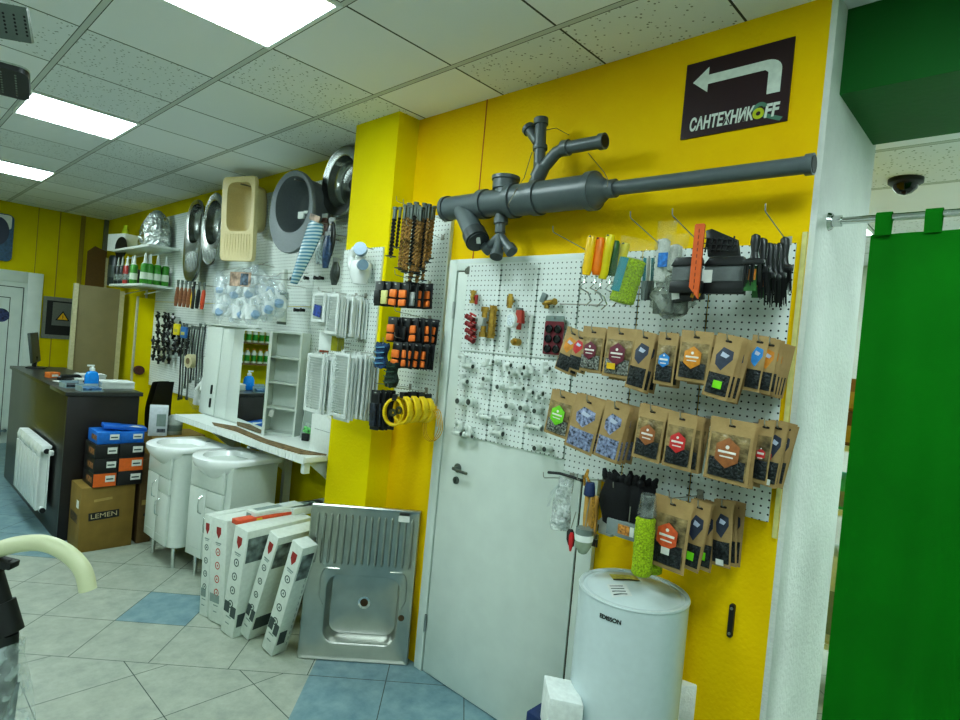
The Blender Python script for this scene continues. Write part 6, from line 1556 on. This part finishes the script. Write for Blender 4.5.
# radiator on the desk side
t = thing('radiator', 'white aluminium sectional radiator displayed on the left side of the dark desk', 'radiator', (DX-.0205, 0, 0), -90)
ya, yb2 = at(22, 440, x=DX-.06).y, at(46, 450, x=DX-.06).y
zt_, zb_ = at(46, 446, x=DX-.06).z, at(45, 519, x=DX-.06).z
t.location = (DX, ya, zb_); Lr = ya-yb2; Hr = zt_-zb_; ns = 8; sw_ = Lr/ns
for i in range(ns):
    mb = MB(); x0 = sw_*i
    mb.b2(x0+.011, x0+sw_-.011, -.10, -.09, .03, Hr-.09).b2(x0+.011, x0+sw_-.011, -.098, -.088, Hr-.082, Hr-.05).b2(x0+sw_*.42, x0+sw_*.58, -.09, -.03, .02, Hr-.03).b2(x0+.006, x0+sw_-.006, -.035, -.028, .03, Hr-.06)
    mb.add([(x0+.003, -.1, Hr-.05), (x0+sw_-.003, -.1, Hr-.05), (x0+sw_-.003, -.085, Hr), (x0+.003, -.085, Hr), (x0+.003, -.02, Hr), (x0+sw_-.003, -.02, Hr), (x0+sw_-.003, -.02, Hr-.02), (x0+.003, -.02, Hr-.02)], [(0, 1, 2, 3), (3, 2, 5, 4), (4, 5, 6, 7), (0, 3, 4, 7), (1, 6, 5, 2), (0, 7, 6, 1)])
    mb.build('section', white, t, bevel=.002)
MB().cyl((0, -.055, Hr-.04), (Lr, -.055, Hr-.04), .022, n=14).cyl((0, -.055, .03), (Lr, -.055, .03), .022, n=14).build('header_pipe', white, t)
MB().cyl((Lr, -.055, Hr-.04), (Lr+.012, -.055, Hr-.04), .02, n=14).cyl((Lr, -.055, .03), (Lr+.012, -.055, .03), .02, n=14).build('port', dark, t)
MB().b2(Lr*.25, Lr*.25+.02, -.03, 0, Hr-.1, Hr-.06).b2(Lr*.8, Lr*.8+.02, -.03, 0, Hr-.1, Hr-.06).build('bracket', white, t)
MB().box((Lr+.03, -.03, Hr-.05), (.04, .03, .04)).build('valve', whitem, t, bevel=.006)

# LEMEN carton, tall carton, shoe boxes
fx0, fx1 = -.055, .30; fy = 2.29
zt_ = (at(80, 488, y=fy).z+at(132, 485, y=fy).z)/2
t = thing('brown_carton', 'large brown carton with black lettered plate standing before the desk', 'carton', ((fx0+fx1)/2, fy, 0), 0)
w = fx1-fx0; dp = DY-.03-fy
MB().b2(-w/2, w/2, 0, dp, 0, zt_).build('box', carton, t, bevel=.004)
c = at(104, 515, y=fy); cx = c.x-(fx0+fx1)/2
MB().box((cx, -.0012, c.z), (.2, .002, .058), (0, -.05, 0)).build('black_plate', M('plate_black', (28, 26, 24), .6), t)
text_part('lettering', 'LEMEN', .05, M('lettering_tan', (190, 176, 140), .6), t, (cx, -.0028, c.z), rot=(90, -3, 0), width=.17)
MB().box((-w*.1, -.001, zt_*.8), (.12, .001, .02), (0, -.1, 0)).build('tape', M('tape_shine', (170, 144, 86), .2), t)
MB().b2(-w/2-.0012, -w/2, .05, .11, zt_*.66, zt_*.78).build('side_label', stick_w, t); MB().b2(-w/2-.0012, -w/2, .06, .26, zt_*.42, zt_*.56).build('side_print', M('side_print_brown', (84, 64, 34), .6, var=.5, scale=30), t)
MB().b2(-.004, .004, 0.002, dp, zt_, zt_+.0015).build('flap_seam', M('seam_brown', (100, 76, 38), .7), t)
q = at(140, 548, z=0)
t = thing('tall_carton', 'narrow brown carton standing between the lettered carton and the vanity unit', 'carton', (.335, 2.30, 0), 0)
zz = .66
MB().b2(0, .10, 0, .28, 0, zz).build('box', M('carton_dark', (104, 80, 44), .7, var=.08), t, bevel=.004); MB().cyl((.05, -.001, .22), (.05, 0, .22), .012, n=14).build('hand_hole', black, t); MB().b2(.02, .08, -.001, 0, .3, .34).build('tape', M('tape_shine', (170, 144, 86)), t)
sblk = M('shoebox_black', (26, 24, 24), .45, var=.1); sorg = M('shoebox_orange', (222, 104, 34), .45); sblu = M('shoebox_blue', (24, 110, 200), .4, var=.1)
BZ = zt_+.002
def prod_box(x0, x1, y0, dpt, z0, hh, mat, label, end=None, rz=0, lidm=None):
    t = thing('product_box', label, 'box', ((x0+x1)/2, y0, z0), rz, 'small product boxes stacked on the brown carton'); w = x1-x0
    MB().b2(-w/2, w/2, 0, dpt, 0, hh).build('box', mat, t, bevel=.003)
    if end: MB().b2(-w/2+.004, w/2-.004, -.0012, 0, .004, hh-.004).build('end_panel', end, t, bevel=.0)
    MB().b2(w*.02, w*.42, -.0024, -.0012, hh*.35, hh*.8).build('label', stick_w, t); MB().b2(w*.06, w*.36, -.003, -.0024, hh*.5, hh*.6).build('label_print', inkd, t)
    MB().b2(-w/2-.001, -w/2, .02, dpt*.6, hh*.3, hh*.7).build('side_print', M('side_print_tan', (150, 100, 60), .5, var=.6, scale=40), t)
    return t
g0 = at(97, 482, y=2.25); 
xs_ = [at(93, 470, y=2.27).x, at(117.5, 470, y=2.27).x, at(143, 470, y=2.27).x]
hh = .105; 
rowl = ('bottom', 'middle', 'top')
for r in range(3):
    for c in range(2):
        or_ = (r == 0 and c == 0) or (r == 1 and c == 1)
        prod_box(xs_[c]+.002-.0*r, xs_[c+1]-.002, 2.27-.004*r, .27, BZ+r*(hh+.001), hh, sblk, '%s, %s row of the stack on brown carton, %s column' % ('black box with orange end' if or_ else 'small black box', rowl[r], ('left', 'right')[c]), sorg if or_ else None)
prod_box(xs_[0]+.015, xs_[1]+.01, 2.28, .25, BZ+3*(hh+.001), .09, sblu, 'bright blue box on top of the left column of small boxes')
t = prod_box(xs_[1]+.012, xs_[2]-.004, 2.29, .22, BZ+3*(hh+.001), .085, sblu, 'bright blue box on top of the right column of small boxes')
t = thing('blue_packet', 'flat blue packet lying slanted across the two blue boxes', 'packet', ((xs_[1]+xs_[2])/2-.02, 2.36, BZ+3*(hh+.001)+.092), -6, ry=6)
MB().b2(-.16, .13, -.05, .1, 0, .03).build('packet', M('packet_bright_blue', (20, 96, 190), .35), t, bevel=.006); MB().add([(.0, -.051, .031), (.1, -.051, .031), (.06, .03, .0312)], [(0, 1, 2)]).build('white_corner', pap, t)

# white product box and canister on a carton behind the vanity
t = thing('support_carton', 'brown carton behind the left vanity unit carrying a white box', 'carton', (.62, 2.62, 0), 0)
MB().b2(-.17, .25, -.15, .2, 0, .80).build('box', carton, t, bevel=.004); MB().b2(-.05, .1, -.151, -.15, .55, .6).build('tape', M('tape_shine', (170, 144, 86)), t)
a, b = at(148, 437, y=2.5), at(166, 437, y=2.5); ht = at(152, 407, y=2.5).z
t = thing('white_product_box', 'upright white printed product box behind the left washbasin', 'box', ((a.x+b.x)/2, 2.5, .802), -18)
w = b.x-a.x; MB().b2(-w/2, w/2, 0, .14, 0, ht-.802).build('box', M('box_pale', (196, 202, 206), .5), t, bevel=.003); MB().b2(-w*.1, w*.4, -.001, 0, .08, .18).build('print', inkg, t); MB().b2(-w*.05, w*.4, -.001, 0, .03, .06).build('print', M('print_dark_small', (90, 96, 104), .5, var=.5, scale=100), t)
q = at(174, 440, y=2.55); t = thing('white_canister', 'round white canister right of the upright white box', 'canister', (min(q.x, .78), 2.58, .802))
MB().lathe([(.06, 0), (.066, .01), (.066, .1), (.055, .14), (.03, .16), (1e-6, .16)], 20).build('body', M('canister_white', (180, 186, 180), .5, var=.15, scale=20), t); MB().lathe([(.0665, .03), (.0665, .08)], 20).build('label', inkg, t)

# office chair behind the counter
q = at(155, 393, x=.72); t = thing('office_chair', 'black office chair behind the end of the reception desk', 'chair', (.70, 3.2, 0), 222)
MB().surf(lambda u, v: Vector((.17*(2*u-1)*(1-.25*max(0, v-.6)*2), -.02+.05*(2*u-1)**2-.03*sin(pi*v), .66+.52*v)), 12, 10).surf(lambda u, v: Vector((.17*(2*u-1)*(1-.25*max(0, v-.6)*2), .03+.05*(2*u-1)**2-.03*sin(pi*v), .66+.52*v)), 12, 10).build('backrest', black, t, sharp=80)
MB().zprism(rrect(.46, .44, .08), .45, .53).build('seat', black, t, bevel=.02).location = (0, -.25, 0)
MB().tube([(0, .03, .9), (0, .06, .6), (0, -.02, .44), (0, -.2, .43)], .02, 8).build('back_support', dark, t)
MB().cyl((0, -.25, .08), (0, -.25, .45), .03, n=14).build('column', dark, t)
mb = MB()
for k in range(5): mb.tube([(0, -.25, .1), (.28*cos(2*pi*k/5), -.25+.28*sin(2*pi*k/5), .06)], [.025, .016], 8)
mb.build('base', dark, t)
for k in range(5): MB().cyl((.28*cos(2*pi*k/5)-.015, -.25+.28*sin(2*pi*k/5), .03), (.28*cos(2*pi*k/5)+.015, -.25+.28*sin(2*pi*k/5), .03), .03, n=12).build('caster', dark, t)
for sx in (-1, 1): MB().tube([(sx*.22, -.1, .5), (sx*.27, -.12, .52), (sx*.27, -.12, .7), (sx*.27, -.35, .7)], .014, 8).build('armrest', dark, t)

# ------------------------------------------------------------------ back corner
a, b = at(79, 282, y=5.6), at(123, 292, y=5.6)
t = thing('partition_screen', 'tall plain beige panel with pale edges standing behind the desk', 'panel', ((a.x+b.x)/2, 5.6, 0), 0)
w = b.x-a.x; h = (a.z+b.z)/2
MB().b2(-w/2, w/2-.03, 0, .03, 0, h).build('board', M('beige_board', (134, 124, 92), .6, var=.05, scale=4), t)
MB().b2(-w/2-.045, -w/2, -.02, .035, 0, h+.01).b2(w/2-.03, w/2+.02, -.01, .035, 0, h-.02).build('edge_strip', M('pale_edge', (190, 184, 150), .55), t)
YU = YE+.01
t = thing('yellow_upright', 'narrow bright yellow upright panel at the end of the perforated wall', 'panel', (0, YU, 0), 0)
x0 = at(139, 300, y=YU).x
MB().b2(x0, XF-.001, 0, .02, 0, at(145, 298, y=YU).z).build('board', yellow_p, t); MB().b2(x0-.018, x0, -.004, .03, 0, at(145, 297, y=YU).z).build('edge_strip', M('pale_edge', (190, 184, 150)), t)
q = at(142, 371, y=4.55); t = thing('red_brown_plug', 'dark red-brown round knob on the yellow upright panel', 'knob', (max(q.x, x0+.03), YU, q.z))
MB().cyl((0, -.06, 0), (0, 0, 0), .05, n=18).build('knob', M('plug_brown', (84, 40, 26), .5), t)
a, b = at(92, 250, y=6.6), at(104, 285, y=6.6)
t = thing('brown_board', 'brown board leaning in the back corner above the beige panel', 'board', (min(at(97, 280, y=6.55).x, .88), 6.38, 0), 0, rx=-3, ry=0)
zt_ = at(97, 249, y=6.6).z; MB().prism([(-.10, 0), (.14, 0), (.16, zt_-.02), (.02, zt_+.03), (-.06, zt_-.05)], 0, .02).build('board', M('brown_board', (96, 70, 22), .7), t); MB().b2(.15, .18, .0, .02, 0, zt_-.1).build('edge_strip', M('pale_edge', (190, 184, 150)), t)
p0, p1 = at(47, 300, y=BACK), at(73, 336, y=BACK)
t = thing('fuse_box', 'grey recessed electric panel with hanging cover and warning triangle on the back wall', 'panel', ((p0.x+p1.x)/2, BACK, (p0.z+p1.z)/2))
w = p1.x-p0.x; h = p0.z-p1.z
fm = M('panel_grey', (120, 122, 110), .5)
MB().b2(-w/2-.04, w/2+.04, -.02, 0, h/2, h/2+.05).b2(-w/2-.04, w/2+.04, -.02, 0, -h/2-.05, -h/2).b2(-w/2-.04, -w/2, -.02, 0, -h/2, h/2).b2(w/2, w/2+.04, -.02, 0, -h/2, h/2).build('frame', fm, t)
MB().b2(-w/2, w/2, -.006, -.001, -h/2, h/2).build('recess', M('recess_dark', (26, 28, 24), .7), t)
MB().b2(-w*.30, w*.5, -.03, -.022, -h*.22, h*.46).build('cover', M('cover_grey', (104, 108, 100), .45), t)
MB().prism([(-.06, -.03), (.1, -.03), (.02, .1)], -.034, -.03).build('warning_triangle', black, t); MB().prism([(-.038, -.018), (.078, -.018), (.02, .076)], -.036, -.034).build('warning_triangle', M('warning_yellow', (230, 180, 20), .5), t)
MB().prism([(.025, .055), (.012, .015), (.022, .018), (.014, -.012), (.03, .024), (.02, .022)], -.037, -.036).build('warning_bolt', black, t)
p0, p1 = at(-18, 210, y=BACK), at(11, 262, y=BACK)
t = thing('blue_wall_board', 'blue framed wall board with dark oval at the left edge of the photo', 'sign', ((p0.x+p1.x)/2, BACK, (p0.z+p1.z)/2)); w = p1.x-p0.x; h = p0.z-p1.z
MB().prism(rrect(w, h, .06), -.03, 0).build('frame', M('blue_frame', (36, 84, 120), .4, var=.2), t); MB().prism(rrect(w-.05, h*.3, .03, 5, 0, h*.33), -.034, -.03).build('white_corner', whitem, t)
MB().prism(ell(w*.36, h*.3, 28, 0, h*.12), -.04, -.034).build('dark_oval', M('navy_oval', (20, 40, 70), .4), t)
# rack of bottles on the back wall, seen in the mirror
t = thing('bottle_rack', 'wooden wall rack of three shelves on the back wall, seen only in the bathroom mirror', 'shelf', (-1.75, BACK, 1.15))
for k in range(3): MB().b2(-.55, .55, -.28, 0, .0+.34*k, .025+.34*k).build('shelf_board', M('rack_wood', (120, 92, 50), .6), t)
MB().b2(-.57, -.55, -.28, 0, 0, 1.0).b2(.55, .57, -.28, 0, 0, 1.0).build('side', M('rack_wood', (120, 92, 50)), t)
base = None
for k in range(3):
    for i in range(9):
        lb = 'green-labelled bottle seen in the bathroom mirror, %s shelf of the rack, %s in row' % (('bottom', 'middle', 'top')[k], ORD[i])
        loc = (-2.2+.11*i, BACK-.14, 1.1755+.34*k)
        if base is None:
            base = thing('cleaner_bottle', lb, 'bottle', loc, 0, 'bottles seen in the mirror')
            MB().lathe([(.04, 0), (.042, .01), (.042, .16), (.02, .2), (.018, .21)], 14).build('body', M('bottle_white', (220, 222, 210), .4), base); MB().lathe([(.0425, .03), (.0425, .13)], 14).build('label', M('label_green', (50, 150, 50), .45), base); MB().lathe([(.02, .21), (.02, .24), (1e-6, .24)], 12).build('cap', M('cap_orange', (220, 140, 30), .4), base)
        else: dup(base, loc, 0, lb)

# ------------------------------------------------------------------ glimpses of the side room
SX_ = 2.45; sy_ = at(850, 430, x=SX_).y
zb_ = [at(848, 446, x=SX_).z, at(842, 510, x=SX_).z, at(832, 645, x=SX_).z]
t = thing('storage_rack', 'white storage rack in the side room, glimpsed in the gap beside the green curtain', 'shelf', (SX_, sy_, 0), -90)
for z in zb_: MB().b2(-.35, .35, -.02, .4, z-.03, z).build('shelf_board', whitem, t)
for sx in (-.35, .33): MB().b2(sx, sx+.02, -.02, .4, 0, 2.0).build('side', whitem, t)
for nm, k, z0, v1, w_, col, lb in (('stacked_carton', 0, 0, 412, .28, (96, 64, 34), 'dark brown carton in the gap beside the green curtain, lower of two'), ('stacked_carton', 0, 1, 378, .26, (130, 92, 46), 'brown carton in the gap beside the green curtain, upper of two'), ('mint_packet', 1, 0, 480, .25, (60, 180, 140), 'mint green packet in the gap beside the green curtain'), ('white_box', 2, 0, 560, .3, (206, 212, 206), 'white box low in the gap beside the green curtain')):
    zz = zb_[k]+.001 if not z0 else at(850, 412, x=SX_).z+.003
    h_ = at(848, v1, x=SX_).z-zz
    t = thing(nm, lb, 'carton' if 'carton' in nm else 'packet' if 'packet' in nm else 'box', (SX_, sy_, zz), -90)
    MB().b2(-w_, w_, 0, .3, 0, h_).build('body', M('side_box_%s%d' % (nm, z0), col, .6), t, bevel=.004); MB().b2(-.05, .05, -.001, 0, .0+h_*.1, h_*.6).build('tape', M('tape_shine', (170, 144, 86)) if 'carton' in nm else inkg, t)
# ------------------------------------------------------------------ foreground: faucet with cream hose, rain shower heads
FD = .85
def fp(u, v, d=FD): return at(u, v, d=d)
org = fp(15, 640); t = thing('flexible_faucet', 'black display faucet with thick cream gooseneck hose close to the camera', 'faucet', org, 0)
P_ = [fp(u, v)-org for u, v in ((-48, 590), (-38, 571), (-22, 558), (0, 549), (20, 544), (42, 543), (60, 549), (75, 560), (84, 573), (88, 590))]
def smooth(pts, n=6):
    out = []
    for i in range(len(pts)-1):
        p0, p1, p2, p3 = pts[max(i-1, 0)], pts[i], pts[i+1], pts[min(i+2, len(pts)-1)]
        for k in range(n):
            s_ = k/n; out.append(.5*((2*p1)+(p2-p0)*s_+(2*p0-5*p1+4*p2-p3)*s_**2+(3*p1-p0-3*p2+p3)*s_**3))
    return out+[pts[-1]]
S_ = smooth(P_)
MB().tube(S_, .0115, 18).build('hose', M('cream_rubber', (196, 200, 160), .4, var=.02), t, sharp=70)
e = S_[-1]; dr = (S_[-1]-S_[-2]).normalized(); MB().cyl(e, e+dr*.0008, .0085, n=16).build('hose_mouth', M('cream_dark', (150, 156, 124), .6), t)
b0, b1 = fp(-13, 567)-org, fp(7, 634)-org
MB().cyl(b0, b0.lerp(b1, .55), .017, n=20).cyl(b0.lerp(b1, .55), b1, .021, n=20).cyl(b0.lerp(b1, .05), b0.lerp(b1, .12), .021, n=20).build('body', black, t)
k0, k1 = fp(0, 564)-org, fp(17, 557)-org; 
MB().box(fp(6, 563)-org, (.026, .02, .010), (0, .15, -.8)).cyl(fp(2, 566)-org, fp(12, 563)-org, .006, n=10).build('lever', black, t, bevel=.003)
MB().cyl(fp(-48, 588)-org, fp(-48, 700)-org, .013, n=14).build('hose_tail', M('cream_rubber', (196, 200, 160)), t)
TB = 1.09
pb = fp(-2, 660)
MB().tube([b1, fp(6, 680)-org, Vector((pb.x-org.x-.03, pb.y-org.y-.03, TB-org.z))], .014, 12).build('stem', dark, t)
t = thing('clear_bag', 'crumpled clear plastic bag under the black faucet at the lower left edge', 'bag', fp(0, 700), 45)
def bagf(u, v):
    r = .028+.03*v+.004*sin(6*pi*u+8*v); 
    return Vector((r*cos(2*pi*u), r*.8*sin(2*pi*u), .085-.2*v+.004*sin(11*u+5*v)))
MB().surf(bagf, 26, 16, cu=True).build('bag', film('front_bag', (214, 226, 222), .35, 1, 40), t, sharp=80)
MB().box((0, 0, -.03), (.03, .03, .09), (0, .2, .3)).cyl((.0, .02, -.06), (.01, .0, .02), .014, n=10).build('parts', M('bag_parts', (90, 100, 110), .4, var=.5, scale=50), t)
pz = Vector(t.location)
t = thing('display_table', 'plain display table below the lower left edge of the photo', 'table', (pz.x-.22, pz.y-.2, 0), 45)
MB().b2(-.3, .3, -.3, .3, TB-.03, TB).build('top', offwhite, t, bevel=.003)
for sx in (-1, 1):
    for sy in (-1, 1): MB().b2(sx*.27-.02, sx*.27+.02, sy*.27-.02, sy*.27+.02, 0, TB-.03).build('leg', offwhite, t)
SDp = 1.15
mast = at(-300, 60, d=1.0)
t = thing('display_mast', 'display pole outside the left edge of the photo holding the shower heads', 'pole', (mast.x, mast.y, 0))
MB().cyl((0, 0, 0), (0, 0, CEIL), .02, n=14).cyl((0, 0, 0), (0, 0, .02), .12, n=20).build('pole', steel_d, t)
for i, (u, v, um, mt, lb) in enumerate(((8, 22, -20, M('shower_grey', (96, 106, 100), .4), 'grey slotted square shower head plate at the top left corner of the photo'), (2, 80, -12, dark, 'dark rounded rain shower head with nozzle rows at the left edge, below the grey one'))):
    c = at(u, v, d=SDp); t = thing('rain_shower', lb, 'shower head', c, math.degrees(-YAW)+ (12 if i == 0 else 35), 'display shower heads', rx=(28 if i == 0 else -14))
    if i == 0:
        MB().prism(rrect(.075, .062, .002), -.004, .006).build('plate', mt, t)
        mb = MB()
        for k in range(4):
            for j in range(6): mb.cyl((-.022+.018*k, -.0045, -.018+.0065*j), (-.022+.018*k, -.004, -.018+.0065*j), .0022, n=8)
        mb.build('slots', black, t)
        base_ = Vector((0, .006, 0))
    else:
        MB().zprism(rrect(.085, .10, .016), -.004, .006).build('plate', mt, t)
        mb = MB()
        for k in range(3):
            for j in range(9): mb.cyl((-.022+.022*k, -.036+.009*j, -.0055), (-.022+.022*k, -.036+.009*j, -.004), .0016, n=8)
        mb.build('nozzles', M('nozzle_pale', (150, 160, 150), .5), t)
        MB().zprism(rrect(.088, .103, .017), .006, .010).build('chrome_edge', chrome, t)
        base_ = Vector((0, 0, .01))
    bpy.context.view_layer.update()
    tgt = t.matrix_world.inverted() @ Vector((mast.x, mast.y, c.z+.03))
    MB().tube([base_, base_*2.6, base_*3+ (tgt-base_*3)*.3, tgt], .007, 10).build('arm', chrome if i else steel_d, t)
# ------------------------------------------------------------------ light and picture
w = bpy.data.worlds.new('world'); scn.world = w; w.use_nodes = True
w.node_tree.nodes['Background'].inputs[0].default_value = (.75, .85, .8, 1); w.node_tree.nodes['Background'].inputs[1].default_value = .05
scn.view_settings.view_transform = VT; scn.view_settings.look = LOOK; scn.view_settings.exposure = EXPO; scn.view_settings.gamma = GAM
scn.view_settings.use_curve_mapping = True
cm = scn.view_settings.curve_mapping; cc = cm.curves[3]
for p_ in ((.02, .014), (.1, .09), (.3, .31)): cc.points.new(*p_)
cm.update()
try:
    scn.cycles.max_bounces = 8; scn.cycles.transparent_max_bounces = 16; scn.cycles.caustics_reflective = False; scn.cycles.caustics_refractive = False
    scn.cycles.sample_clamp_indirect = 6
except Exception: pass
